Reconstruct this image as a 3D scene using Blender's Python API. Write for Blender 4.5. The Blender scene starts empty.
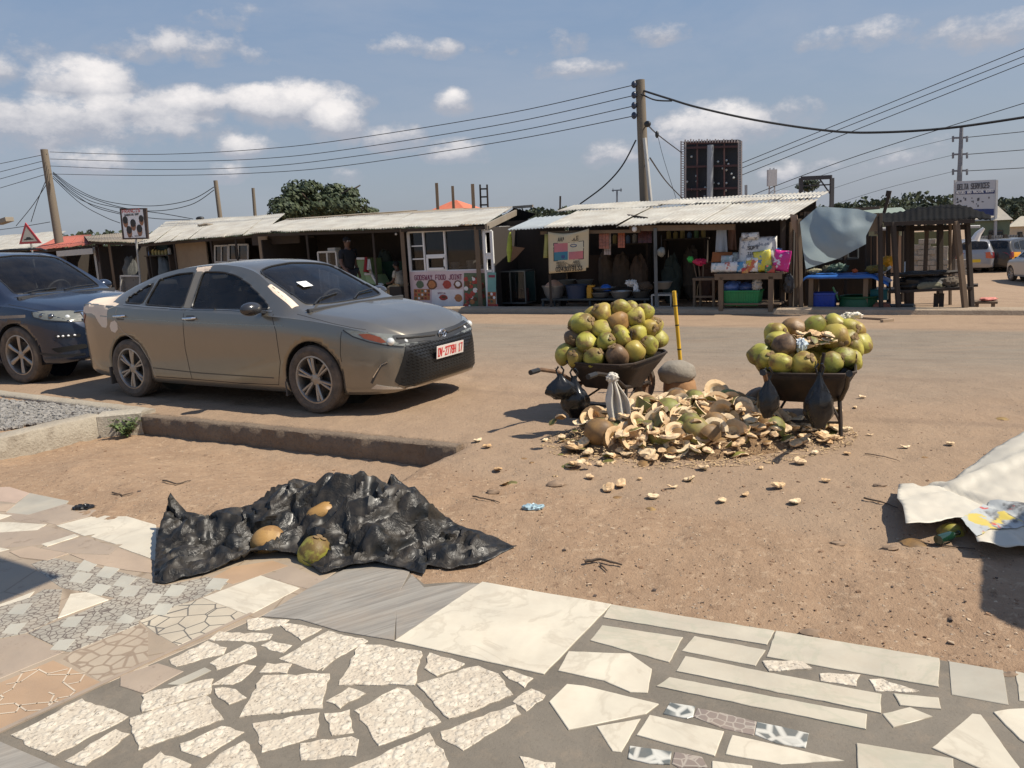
import bpy,bmesh,math,random
from mathutils import Vector,Matrix,noise,bvhtree
from math import sin,cos,pi,radians,sqrt,atan2,hypot
R_=random.Random(7)
SC=bpy.context.scene
COL=SC.collection
# ------------------------------------------------------------------ camera model (matches the camera made below)
FPX,HC=800.0,1.62
ROLL=radians(3);PITCH=math.atan(152*cos(ROLL)/FPX)
_U0=Vector((0,sin(PITCH),cos(PITCH)));_F=Vector((0,cos(PITCH),-sin(PITCH)));_R0=Vector((1,0,0))
_R=_R0*cos(ROLL)-_U0*sin(ROLL);_U=_R0*sin(ROLL)+_U0*cos(ROLL)
def ray(px,py):return _F+_R*((px-512)/FPX)+_U*((384-py)/FPX)
def P(px,py,z=0.0):
 d=ray(px,py);t=(z-HC)/d.z
 return Vector((t*d.x,t*d.y,z))
def PY(px,py,y):
 d=ray(px,py);t=y/d.y
 return Vector((t*d.x,y,HC+t*d.z))
def ss(t):
 t=max(0.0,min(1.0,t));return t*t*(3-2*t)
def proj(p):
 v=Vector(p)-Vector((0,0,HC));w=v.dot(_F)
 return(512+FPX*v.dot(_R)/w,384-FPX*v.dot(_U)/w)
# street frame: u along the street (to the right), v away from the camera, origin on the far kerb
SA=Vector((0.86,-0.51,0)).normalized();SB=Vector((0.51,0.86,0)).normalized()
def base_g(x,y):
 q=.51*x+.86*y
 z=-0.22*ss((q-8.5)/4.0)
 if x>9:z-=1.5*ss((x-9)/14.0)*ss((q-14)/4)
 return z
def PG(px,py):
 z=0.0
 for _ in range(60):
  p=P(px,py,z);z=z*.5+.5*base_g(p.x,p.y)
 return P(px,py,base_g(p.x,p.y))
SO=PG(560,312)
def S(u,v,z=0.0):
 p=SO+SA*u+SB*v;return Vector((p.x,p.y,z))
def W(px,py,v):
 """pixel -> (u, z) on the vertical plane v of the street frame"""
 d=ray(px,py);o=Vector((0,0,HC))
 t=(v-(o-SO).dot(SB))/d.dot(SB)
 p=o+d*t
 return((p-SO).dot(SA),p.z)
def SW(px,py,v):
 u,z=W(px,py,v);return S(u,v,z)
ZR=-0.22 # ground level on the far side of the road
# ------------------------------------------------------------------ object helpers
def tag(o,label=None,cat=None,group=None,kind=None):
 if label:o['label']=label
 if cat:o['category']=cat
 if group:o['group']=group
 if kind:o['kind']=kind
 return o
def empty(name,loc=(0,0,0),rz=0,label=None,cat=None,group=None):
 o=bpy.data.objects.new(name,None);COL.objects.link(o);o.location=loc
 o.rotation_euler=(0,0,rz);o.empty_display_size=.1
 return tag(o,label,cat,group)
def mkobj(name,me,parent=None):
 o=bpy.data.objects.new(name,me);COL.objects.link(o)
 if parent:o.parent=parent
 return o
def PI(o):
 if o.parent and o.parent.type=='EMPTY':o.matrix_parent_inverse=Matrix.Translation(-o.parent.location)
 return o
def kids(o):return[c for c in COL.objects if c.parent==o]
def copy_tree(o,parent=None):
 c=o.copy();COL.objects.link(c);c.parent=parent
 for ch in list(o.children):copy_tree(ch,c)
 return c
class MB:
 def __init__(s):s.v=[];s.f=[];s.m=[];s.mi=0
 def add(s,vs,fs):
  n=len(s.v);s.v+=[Vector(p)for p in vs]
  s.f+=[tuple(i+n for i in f)for f in fs];s.m+=[s.mi]*len(fs)
  return s
 def box(s,c,d,rot=None,j=0):
  x,y,z=d[0]/2,d[1]/2,d[2]/2
  vs=[Vector((a*x,b*y,e*z))for e in(-1,1)for b in(-1,1)for a in(-1,1)]
  if j:vs=[p+Vector((R_.uniform(-j,j),R_.uniform(-j,j),R_.uniform(-j,j)))for p in vs]
  if rot is not None:
   m=rot if isinstance(rot,Matrix)else Matrix.Rotation(rot,3,'Z')
   vs=[m@p for p in vs]
  c=Vector(c)
  return s.add([p+c for p in vs],[(0,2,3,1),(4,5,7,6),(0,1,5,4),(2,6,7,3),(0,4,6,2),(1,3,7,5)])
 def bar(s,a,b,w,h=None,up=(0,0,1)):
  a,b=Vector(a),Vector(b);h=h or w
  d=(b-a).normalized();u=Vector(up)
  if abs(d.dot(u))>.98:u=Vector((1,0,0))
  r=d.cross(u).normalized();u=r.cross(d)
  vs=[p+r*(x*w/2)+u*(y*h/2)for p in(a,b)for x,y in((-1,-1),(1,-1),(1,1),(-1,1))]
  return s.add(vs,[(3,2,1,0),(4,5,6,7),(0,1,5,4),(1,2,6,5),(2,3,7,6),(3,0,4,7)])
 def tube(s,pts,r,n=8,cap=True):
  pts=[Vector(p)for p in pts];rs=r if isinstance(r,(list,tuple))else[r]*len(pts)
  vs=[];u=None
  for i,p in enumerate(pts):
   d=(pts[min(i+1,len(pts)-1)]-pts[max(i-1,0)]).normalized()
   if u is None:
    u=Vector((0,0,1))if abs(d.z)<.9 else Vector((1,0,0))
   u=(u-d*u.dot(d)).normalized();w=d.cross(u)
   vs+=[p+(u*cos(2*pi*k/n)+w*sin(2*pi*k/n))*rs[i]for k in range(n)]
  fs=[(i*n+k,i*n+(k+1)%n,(i+1)*n+(k+1)%n,(i+1)*n+k)for i in range(len(pts)-1)for k in range(n)]
  if cap:fs+=[tuple(range(n-1,-1,-1)),tuple(range((len(pts)-1)*n,len(pts)*n))]
  return s.add(vs,fs)
 def lathe(s,prof,n=20,M=None,cap=False):
  vs=[Vector((r*cos(2*pi*k/n),r*sin(2*pi*k/n),z))for r,z in prof for k in range(n)]
  fs=[(i*n+k,i*n+(k+1)%n,(i+1)*n+(k+1)%n,(i+1)*n+k)for i in range(len(prof)-1)for k in range(n)]
  if cap:fs+=[tuple(range(n-1,-1,-1)),tuple(range((len(prof)-1)*n,len(prof)*n))]
  if M is not None:vs=[M@p for p in vs]
  return s.add(vs,fs)
 def ball(s,c,r,n=12,m=8,M=None,wob=0,seed=0):
  c=Vector(c);r=Vector(r)if hasattr(r,'__len__')else Vector((r,r,r))
  vs=[]
  for j in range(m+1):
   t=pi*j/m
   for k in range(n):
    d=Vector((sin(t)*cos(2*pi*k/n),sin(t)*sin(2*pi*k/n),cos(t)))
    w=1+(wob*noise.noise(d*1.7+Vector((seed*3.1,seed,0)))if wob else 0)
    p=Vector((d.x*r.x,d.y*r.y,d.z*r.z))*w
    vs.append((M@p if M is not None else p)+c)
  fs=[(j*n+k,(j+1)*n+k,(j+1)*n+(k+1)%n,j*n+(k+1)%n)for j in range(m)for k in range(n)]
  return s.add(vs,fs)
 def prism(s,poly,up,both=True):
  """closed polygon of 3D points extruded along vector up"""
  n=len(poly);up=Vector(up);poly=[Vector(p)for p in poly]
  return s.add(poly+[p+up for p in poly],[tuple(range(n-1,-1,-1)),tuple(range(n,2*n))]+[(i,(i+1)%n,(i+1)%n+n,i+n)for i in range(n)])
 def build(s,name,mat=None,parent=None,smooth=False,bevel=0,fix=True,merge=0,sharp=None):
  me=bpy.data.meshes.new(name);me.from_pydata([tuple(p)for p in s.v],[],s.f)
  mats=mat if isinstance(mat,(list,tuple))else[mat]
  for m in mats:
   if m:me.materials.append(m)
  if len(mats)>1:me.polygons.foreach_set('material_index',s.m)
  bm=bmesh.new();bm.from_mesh(me)
  if merge:bmesh.ops.remove_doubles(bm,verts=bm.verts,dist=merge)
  if fix:bmesh.ops.recalc_face_normals(bm,faces=bm.faces)
  if bevel:
   es=[e for e in bm.edges if len(e.link_faces)==2 and e.calc_face_angle(0)>.6]
   bmesh.ops.bevel(bm,geom=es,offset=bevel,segments=2,affect='EDGES',profile=.6)
  bm.to_mesh(me);bm.free()
  if smooth:
   me.polygons.foreach_set('use_smooth',[True]*len(me.polygons))
   me.set_sharp_from_angle(angle=sharp or .7)
  return mkobj(name,me,parent)
def polygrid(poly,res):
 """2D polygon -> (verts2d, quads) : grid cells inside, border snapped on to the outline"""
 xs=[p[0]for p in poly];ys=[p[1]for p in poly]
 x0,x1,y0,y1=min(xs),max(xs),min(ys),max(ys)
 nx=max(2,int((x1-x0)/res)+1);ny=max(2,int((y1-y0)/res)+1)
 def inside(x,y):
  c=False;n=len(poly)
  for i in range(n):
   a,b=poly[i],poly[(i+1)%n]
   if(a[1]>y)!=(b[1]>y)and x<(b[0]-a[0])*(y-a[1])/(b[1]-a[1])+a[0]:c=not c
  return c
 cells=[];cnt={}
 for i in range(nx):
  for j in range(ny):
   if inside(x0+(i+.5)*(x1-x0)/nx,y0+(j+.5)*(y1-y0)/ny):
    cells.append((i,j))
    for k in((i,j),(i+1,j),(i+1,j+1),(i,j+1)):cnt[k]=cnt.get(k,0)+1
 def near(x,y):
  best=None
  for i in range(len(poly)):
   a,b=poly[i],poly[(i+1)%len(poly)]
   dx,dy=b[0]-a[0],b[1]-a[1];l=dx*dx+dy*dy or 1e-9
   t=max(0,min(1,((x-a[0])*dx+(y-a[1])*dy)/l));q=(a[0]+t*dx,a[1]+t*dy)
   d=(q[0]-x)**2+(q[1]-y)**2
   if best is None or d<best[0]:best=(d,q)
  return best[1]
 idx={};vs=[]
 for k,n in cnt.items():
  x,y=x0+k[0]*(x1-x0)/nx,y0+k[1]*(y1-y0)/ny
  if n<4:x,y=near(x,y)
  idx[k]=len(vs);vs.append((x,y))
 # pull nearest border verts on to the corners
 border=[idx[k]for k,n in cnt.items()if n<4]
 for c in poly:
  if border:
   b=min(border,key=lambda i:(vs[i][0]-c[0])**2+(vs[i][1]-c[1])**2)
   if hypot(vs[b][0]-c[0],vs[b][1]-c[1])<res*1.2:vs[b]=(c[0],c[1])
 fs=[(idx[(i,j)],idx[(i+1,j)],idx[(i+1,j+1)],idx[(i,j+1)])for i,j in cells]
 return vs,fs
# ------------------------------------------------------------------ materials
MC={}
def lin(c):
 return tuple(((v/255)/12.92 if v<=10 else(((v/255)+.055)/1.055)**2.4)for v in c)
class NT:
 def __init__(s,m):s.t=m.node_tree;s.n=s.t.nodes;s.l=s.t.links
 def node(s,typ,**kw):
  n=s.n.new(typ)
  for k,v in kw.items():
   if k in n.inputs.keys()if isinstance(k,str)else False:n.inputs[k].default_value=v
   else:setattr(n,k,v)
  return n
 def link(s,a,b):s.l.new(a,b)
 def coord(s,kind='Object'):return s.node('ShaderNodeTexCoord').outputs[kind]
 def pos(s):return s.node('ShaderNodeNewGeometry').outputs['Position']
 def mapping(s,vec,scale=(1,1,1),rot=(0,0,0),loc=(0,0,0)):
  n=s.node('ShaderNodeMapping');s.link(vec,n.inputs[0]);n.inputs['Scale'].default_value=scale
  n.inputs['Rotation'].default_value=rot;n.inputs['Location'].default_value=loc
  return n.outputs[0]
 def noise(s,vec,scale,detail=4,rough=.55,dist=0):
  n=s.node('ShaderNodeTexNoise');s.link(vec,n.inputs['Vector'])
  n.inputs['Scale'].default_value=scale;n.inputs['Detail'].default_value=detail
  n.inputs['Roughness'].default_value=rough;n.inputs['Distortion'].default_value=dist
  return n.outputs['Fac']
 def voro(s,vec,scale,feature='F1',rnd=1.0,out='Distance'):
  n=s.node('ShaderNodeTexVoronoi');n.feature=feature;s.link(vec,n.inputs['Vector'])
  n.inputs['Scale'].default_value=scale;n.inputs['Randomness'].default_value=rnd
  return n.outputs[out]
 def ramp(s,fac,stops,interp='LINEAR'):
  n=s.node('ShaderNodeValToRGB');s.link(fac,n.inputs[0]);cr=n.color_ramp;cr.interpolation=interp
  while len(cr.elements)<len(stops):cr.elements.new(.5)
  for e,(p,c)in zip(cr.elements,stops):
   e.position=p;e.color=(c,c,c,1)if not hasattr(c,'__len__')else(*c[:3],1)
  return n.outputs[0]
 def mix(s,fac,a,b,mode='MIX'):
  n=s.node('ShaderNodeMix',data_type='RGBA',blend_type=mode)
  for sock,v in((n.inputs[0],fac),(n.inputs[6],a),(n.inputs[7],b)):
   if isinstance(v,bpy.types.NodeSocket):s.link(v,sock)
   elif hasattr(v,'__len__'):sock.default_value=(*v[:3],1)
   else:sock.default_value=v if sock==n.inputs[0]else(v,v,v,1)
  return n.outputs[2]
 def math(s,op,a,b=0.0,clamp=False):
  n=s.node('ShaderNodeMath',operation=op);n.use_clamp=clamp
  for sock,v in((n.inputs[0],a),(n.inputs[1],b)):
   if isinstance(v,bpy.types.NodeSocket):s.link(v,sock)
   else:sock.default_value=v
  return n.outputs[0]
 def bump(s,h,strength=.3,dist=.01,normal=None):
  n=s.node('ShaderNodeBump');s.link(h,n.inputs['Height'])
  n.inputs['Strength'].default_value=strength;n.inputs['Distance'].default_value=dist
  if normal is not None:s.link(normal,n.inputs['Normal'])
  return n.outputs[0]
def newmat(name):
 m=bpy.data.materials.new(name);m.use_nodes=True
 return m,NT(m),m.node_tree.nodes['Principled BSDF']
def put(t,b,key,v):
 s=b.inputs[key]
 if isinstance(v,bpy.types.NodeSocket):t.link(v,s)
 elif hasattr(v,'__len__')and len(v)==3:s.default_value=(*v,1)
 else:s.default_value=v
def mat(name,col,rough=.7,metal=0.0,var=.25,scale=4.0,dirt=None,dirt_amt=.4,bump=.15,bscale=40,bdist=.004,
  trans=0.0,coat=0.0,spec=.5,rnd=0.0,coord='Object',stretch=(1,1,1),alpha=1.0,sheen=0,sss=0):
 if name in MC:return MC[name]
 m,t,b=newmat(name);MC[name]=m
 v=t.mapping(t.coord(coord),stretch)
 n1=t.noise(v,scale,6,.6)
 c=t.mix(n1,tuple(x*(1-var)for x in col),tuple(min(1,x*(1+var))for x in col))
 if rnd:
  oi=t.node('ShaderNodeObjectInfo').outputs['Random']
  c=t.mix(1.0,c,t.ramp(oi,[(0,1-rnd),(1,1+rnd)]),'MULTIPLY')
 if dirt:
  f=t.ramp(t.noise(v,scale*.6+1.3,8,.7),[(.5-.25*dirt_amt,0),(.72,dirt_amt)])
  c=t.mix(f,c,dirt)
 put(t,b,'Base Color',c);put(t,b,'Roughness',t.ramp(n1,[(.3,max(.02,rough-.08)),(.7,min(1,rough+.08))]))
 b.inputs['Metallic'].default_value=metal
 b.inputs['Specular IOR Level'].default_value=spec
 if coat:b.inputs['Coat Weight'].default_value=coat;b.inputs['Coat Roughness'].default_value=.08
 if trans:b.inputs['Transmission Weight'].default_value=trans
 if alpha<1:b.inputs['Alpha'].default_value=alpha
 if bump:put(t,b,'Normal',t.bump(t.noise(v,bscale,5,.6),bump,bdist))
 return m
def flat(name,col,rough=.6,**k):return mat(name,lin(col)if max(col)>1 else col,rough,**k)
DUST=(.36,.25,.165)
# ================================================================== the draped sheet settles first, while the scene is empty
def drape_sheet():
 """let the plastic sheet fall over a few coconuts and settle; returns its settled surface"""
 TZ=-.05
 fp=[(154,584),(165,585),(205,576),(250,563),(292,560),(322,576),(345,571),(376,568),(405,571),(424,577),(428,569),(448,571),(480,566),(517,550),(490,541),(462,533),(440,521),(425,508),(402,505),(380,507),(345,510),(300,512),(262,516),(235,520),(208,526),(190,528),(172,528),(158,548)]
 g2=lambda px,py:tuple(P(px,py,TZ)[:2])
 v2,f2=polygrid([g2(*q)for q in fp],.0175)
 chain=[(190,546,.03),(222,540,.04),(255,535,.06),(285,529,.13),(315,527,.16),(348,528,.18),(380,528,.16),(405,530,.11),(425,538,.04)]
 balls=[]
 for(x0,y0,z0),(x1,y1,z1)in zip(chain,chain[1:]):
  for k in range(2):balls.append(((x0+(x1-x0)*k/2,y0+(y1-y0)*k/2),.085,z0+(z1-z0)*k/2))
 balls+=[((330,552),.07,.03),((372,552),.08,.03),((236,552),.05,.02)]
 # rim heights round the outline, (pixel, height, lean x, lean y)
 rim=[((154,584),.004,0,0),((165,585),.0,0,0),((205,576),.01,0,0),((250,563),.05,.0,.03),((292,560),.03,0,.02),((322,576),.01,0,0),((345,571),.02,0,0),((405,571),.01,0,0),((424,577),.0,0,0),((428,569),.02,0,0),((448,571),.004,0,0),((480,566),.01,0,0),((517,550),.0,0,0),((490,541),.01,0,0),((462,533),.03,0,0),((440,521),.05,0,-.02),
           ((425,508),.06,0,-.03),((402,505),.17,0,-.05),((396,505),.23,0,-.05),((388,506),.13,0,-.06),((345,510),.20,0,-.1),((300,512),.16,0,-.1),((262,516),.10,0,-.06),((235,520),.06,0,-.02),((208,526),.05,0,0),((190,528),.10,0,-.02),((180,528),.22,-.02,-.02),((172,528),.14,0,-.02),((158,548),.06,0,0)]
 RM=[(*g2(*q),h,lx,ly)for q,h,lx,ly in rim]
 mb=MB()
 for x,y in v2:
  p=Vector((x,y,0));mb.v.append(Vector((x,y,.20+.05*noise.noise(p*4)+.022*noise.noise(p*13))))
 mb.f=list(f2);mb.m=[0]*len(f2);BW2=[(*g2(*c),r,z)for c,r,z in balls]
 ec={}
 for f in f2:
  for k in range(4):e_=(min(f[k],f[(k+1)%4]),max(f[k],f[(k+1)%4]));ec[e_]=ec.get(e_,0)+1
 pi_=sorted(set(i for e_,n in ec.items()if n==1 for i in e_))
 for i,(x,y)in enumerate(v2):
  best=None
  for k in range(len(RM)):
   A,B=RM[k],RM[(k+1)%len(RM)];dx,dy=B[0]-A[0],B[1]-A[1];t=max(0,min(1,((x-A[0])*dx+(y-A[1])*dy)/(dx*dx+dy*dy+1e-9)));d=(x-A[0]-t*dx)**2+(y-A[1]-t*dy)**2
   if best is None or d<best[0]:best=(d,A[2]+(B[2]-A[2])*t,A[3]+(B[3]-A[3])*t,A[4]+(B[4]-A[4])*t)
  e=sqrt(best[0]);w_=ss(e/.16);top=max(z+r*1.05-sqrt((x-bx)**2+(y-by)**2)*.62 for bx,by,r,z in BW2);top=max(.03,top)
  wv=.012*abs(noise.noise(Vector((x*14,y*14,2))))+.014*abs(noise.noise(Vector((x*5,y*5,7))))+w_*(.05*(1-abs(noise.noise(Vector((x*3+y*2,y*9-x*6,1))))*2.5)+.02*noise.noise(Vector((x*12,y*12,1))))
  mb.v[i]=Vector((x+best[2]*(1-w_),y+best[3]*(1-w_),TZ+.004+best[1]*(1-w_)+top*w_+wv))
 o=mb.build('plastic_sheet',fix=False);vg=o.vertex_groups.new(name='pin');vg.add(pi_,1.0,'REPLACE')
 helpers=[o]
 m2=MB();m2.box((-1.5,4,TZ-.5),(8,8,1.0));b=m2.build('floor_block');helpers.append(b);b.modifiers.new('c','COLLISION');b.collision.thickness_outer=.006;b.collision.cloth_friction=25
 for c,r,z in balls:
  c=g2(*c);m2=MB();m2.ball((c[0],c[1],TZ+z),r*.95,16,10);b=m2.build('ball',smooth=True,merge=.0005);helpers.append(b)
  b.modifiers.new('c','COLLISION');b.collision.thickness_outer=.007;b.collision.cloth_friction=30
 cm=o.modifiers.new('cl','CLOTH');s=cm.settings;s.quality=6;s.mass=.07;s.tension_stiffness=40;s.compression_stiffness=40;s.shear_stiffness=25;s.bending_stiffness=.06;s.shrink_min=-.17;s.air_damping=2
 s.vertex_group_mass='pin';cc=cm.collision_settings;cc.use_self_collision=True;cc.self_distance_min=.004;cc.distance_min=.004;cc.collision_quality=2
 cm.point_cache.frame_end=60;SC.frame_end=60
 for f in range(1,34):SC.frame_set(f)
 dg=bpy.context.evaluated_depsgraph_get();e=o.evaluated_get(dg);me=e.to_mesh();vs=[v.co.copy()for v in me.vertices];e.to_mesh_clear()
 for h in helpers:
  md=h.data;bpy.data.objects.remove(h);bpy.data.meshes.remove(md)
 SC.frame_set(1)
 return vs,list(f2)
DRAPED=drape_sheet()
# ================================================================== world, sun, camera
w=bpy.data.worlds.new('World');SC.world=w;w.use_nodes=True
SUN=Vector((.74,-.16,1.0)).normalized()
def build_world():
 t=NT(w);n=t.n;n.clear()
 out=t.node('ShaderNodeOutputWorld');bg=t.node('ShaderNodeBackground')
 sky=t.node('ShaderNodeTexSky');sky.sky_type='NISHITA';sky.sun_disc=False
 sky.sun_elevation=math.asin(SUN.z);sky.sun_rotation=atan2(SUN.x,SUN.y)
 sky.air_density=1.0;sky.dust_density=2.2;sky.ozone_density=1.2;sky.altitude=30
 d=t.coord('Generated')
 def V(op,a,b=None):
  m=t.node('ShaderNodeVectorMath',operation=op)
  for s_,v in((m.inputs[0],a),(m.inputs[1],b)):
   if v is None:continue
   if isinstance(v,bpy.types.NodeSocket):t.link(v,s_)
   else:s_.default_value=v
  return m
 mask=None
 # (px, py, half width px, half height px, strength)
 blobs=[(86,85,42,21,1.15),(60,117,62,18,1.0),(120,113,70,15,.9),(190,106,45,16,1.05),(285,103,68,19,1.15),(335,118,26,24,1.1),
             (40,128,60,20,.6),(150,130,90,18,.55),(180,47,62,15,.62),(255,56,26,9,.5),(3,70,16,12,.7),(453,102,19,12,1.0),(245,148,28,12,.85),(100,163,38,13,.7),(228,172,22,10,.7),
             (397,46,26,11,.65),(440,49,20,9,.5),(395,138,28,14,.6),(460,152,35,13,.55),(590,36,36,9,.0),(580,69,46,9,.6),(660,34,28,10,.6),
             (718,128,52,24,1.0),(790,112,28,14,.5),(610,155,26,14,.55),(825,40,24,12,.62),(880,34,30,13,.6),(985,32,42,15,.65),(20,60,30,30,.3),
             (780,172,20,13,.65),(900,158,24,9,.55),(840,168,30,9,.5),(345,177,18,8,.5),(945,145,18,10,.3),(225,20,30,10,.4),(245,12,30,8,.35),(540,45,60,14,.3)]
 nz=t.noise(t.mapping(d,(1,1,1.6)),22,9,.62)
 nb=t.noise(t.mapping(d,(1,1,1.5)),9,6,.55)
 low=None
 for px,py,hw,hh,st in blobs:
  if st<=0:continue
  c=ray(px,py).normalized();rx=Vector((c.y,-c.x,0)).normalized();uy=rx.cross(c)
  # tilt with the camera roll so that blobs lie level in the air
  a=V('DOT_PRODUCT',d,tuple(rx/(hw/FPX))).outputs['Value']
  b_=t.math('SUBTRACT',V('DOT_PRODUCT',d,tuple(uy/(hh/FPX))).outputs['Value'],0)
  r2=t.math('ADD',t.math('MULTIPLY',a,a),t.math('MULTIPLY',b_,b_))
  f=t.math('MULTIPLY',t.math('SUBTRACT',1.35,t.math('MULTIPLY',r2,.75)),st)
  f=t.math('MAXIMUM',f,0.0)
  mask=f if mask is None else t.math('MAXIMUM',mask,f)
  sh=t.math('MULTIPLY',f,t.math('ADD',.5,t.math('MULTIPLY',b_,.5)))
  low=sh if low is None else t.math('MAXIMUM',low,sh)
 dens=t.math('ADD',mask,t.math('MULTIPLY',t.math('SUBTRACT',nz,.5),2.6))
 dens=t.math('ADD',dens,t.math('MULTIPLY',t.math('SUBTRACT',nb,.5),1.2))
 dens=t.math('MULTIPLY',dens,t.ramp(mask,[(0,0),(.25,1)]))
 alpha=t.ramp(dens,[(.26,0),(.60,.45),(.95,.92)])
 wisp=t.ramp(t.noise(t.mapping(d,(1,1,3.2)),3.2,8,.62,.4),[(.42,0),(.8,.42)])
 # air colour: Nishita softened by the haze of the photograph
 sep=t.node('ShaderNodeSeparateXYZ');t.link(d,sep.inputs[0])
 haze=t.ramp(sep.outputs['Z'],[(0,(.33,.37,.435)),(.07,(.30,.35,.435)),(.25,(.222,.312,.46)),(.5,(.15,.26,.46)),(1,(.06,.14,.34))])
 skyc=t.mix(1.0,sky.outputs[0],(SKY_S,SKY_S,SKY_S),'MULTIPLY')
 base=t.mix(.72,skyc,haze)
 cl=t.mix(t.ramp(t.math('ADD',low,t.math('MULTIPLY',t.math('SUBTRACT',nz,.5),1.4)),[(.25,0),(1.0,1)]),(.37,.39,.45),(.88,.84,.82))
 c2=t.mix(wisp,base,(.40,.43,.50));c3=t.mix(alpha,c2,cl)
 t.link(c3,bg.inputs[0]);bg.inputs[1].default_value=1.0
 t.link(bg.outputs[0],out.inputs[0])
SKY_S=0.10
build_world()
sl=bpy.data.lights.new('sun','SUN');sl.energy=5.0;sl.angle=radians(.55);sl.color=(1,.92,.79)
so=bpy.data.objects.new('sun',sl);COL.objects.link(so);so.rotation_euler=SUN.to_track_quat('Z','Y').to_euler();so.location=(20,0,30)
cd=bpy.data.cameras.new('camera');co=bpy.data.objects.new('camera',cd);COL.objects.link(co)
cd.sensor_width=36;cd.lens=36*FPX/1024;cd.clip_end=5000;cd.clip_start=.05
co.matrix_world=Matrix.Translation((0,0,HC))@Matrix((_R,_U,-_F)).transposed().to_4x4()
SC.camera=co
SC.view_settings.view_transform='Standard';SC.view_settings.look='None';SC.view_settings.gamma=1;SC.view_settings.exposure=0.16
SC.view_settings.use_curve_mapping=False
SC.cycles.max_bounces=8;SC.cycles.transparent_max_bounces=12;SC.cycles.use_denoising=True
# ================================================================== ground
WA=P(145,415,0.0);WB=P(474,447,0.0);WC=P(-60,451,.04);WD=P(97,415,.04)
def sd(p,a,b):
 dx,dy=b[0]-a[0],b[1]-a[1];l=hypot(dx,dy)
 return-((p[0]-a[0])*dy-(p[1]-a[1])*dx)/l*-1,((p[0]-a[0])*dx+(p[1]-a[1])*dy)/(l*l)
TE=[(-120,462),(0,487),(60,502),(97,515),(152,526),(250,545),(345,565),(380,563),(412,574),(424,584),(456,582),(480,583),(611,605),(775,632),(940,660),(1024,675),(1200,704)]
TZ=-0.05
TEW=[P(x,y,TZ)for x,y in TE]
def terr_d(x,y):
 """signed distance inside the terrace (+) using the outline"""
 best=9;sgn=1
 for i in range(len(TEW)-1):
  a,b=TEW[i],TEW[i+1];dx,dy=b.x-a.x,b.y-a.y;l=dx*dx+dy*dy
  t=max(0,min(1,((x-a.x)*dx+(y-a.y)*dy)/l));qx,qy=a.x+t*dx,a.y+t*dy
  d=hypot(x-qx,y-qy)
  if d<best:best=d;sgn=-1 if(dx*(y-a.y)-dy*(x-a.x))>0 else 1
 return best*sgn
def pit_d(x,y):
 d1=-((x-WA.x)*(WB.y-WA.y)-(y-WA.y)*(WB.x-WA.x))/hypot(WB.x-WA.x,WB.y-WA.y)*-1
 d2=((x-WC.x)*(WA.y-WC.y)-(y-WC.y)*(WA.x-WC.x))/hypot(WA.x-WC.x,WA.y-WC.y)
 d2=((x-WC.x)*(WD.y-WC.y)-(y-WC.y)*(WD.x-WC.x))/hypot(WD.x-WC.x,WD.y-WC.y)
 d3=((x-WD.x)*(WA.y-WD.y)-(y-WD.y)*(WA.x-WD.x))/hypot(WA.x-WD.x,WA.y-WD.y)
 return d1,min(d2,d3)
def G(x,y,detail=True):
 z=base_g(x,y)
 if y<9 and x<0.2 and x>-9:
  d1,d2=pit_d(x,y);d=min(d1,d2)
  if d>-.06:
   t=((x-WA.x)*(WB.x-WA.x)+(y-WA.y)*(WB.y-WA.y))/((WB.x-WA.x)**2+(WB.y-WA.y)**2)
   e=1-ss((t-.90+.02*noise.noise(Vector((x*4,y*4,0))))/.10)
   z-=.185*ss((d+.06)/.04)*(1-ss((d-.45)/1.3))*e
 if y<7.5 and abs(x)<9:
  td=terr_d(x,y)
  if td>-1.0:z=z*(ss(-td/1.0))+(TZ-.004)*(1-ss(-td/1.0))if td<0 else TZ-.004
  if td>.06:return TZ-.09*ss((td-.06)/.06)
 q=.51*x+.86*y
 if detail:
  a=1-.8*ss((q-8.6)/1.0)
  p=Vector((x,y,0))
  if y<16:
   k_=1+.8*ss((5.4-q)/.5);z+=a*(.012*noise.noise(p*1.3)+.010*noise.noise(p*4.1+Vector((5,2,0)))+k_*(.006*noise.noise(p*11)+.0035*noise.noise(p*24)))
   n3=noise.noise(p*3.3+Vector((9,9,0)))
   if q<8:z-=a*.012*ss((n3-.25)/.3)
  if y>25:z+=.15*noise.noise(p*.05)
 return z
def axis(lo,hi,cuts):
 """cuts: list of (start, end, step); outside grows"""
 a,b,s=cuts
 v=[a+i*s for i in range(int((b-a)/s)+1)]
 x=v[-1];st=s
 while x<hi:st*=1.12;x+=st;v.append(x)
 x=v[0];st=s;pre=[]
 while x>lo:st*=1.16;x-=st;pre.append(x)
 return pre[::-1]+v
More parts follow.
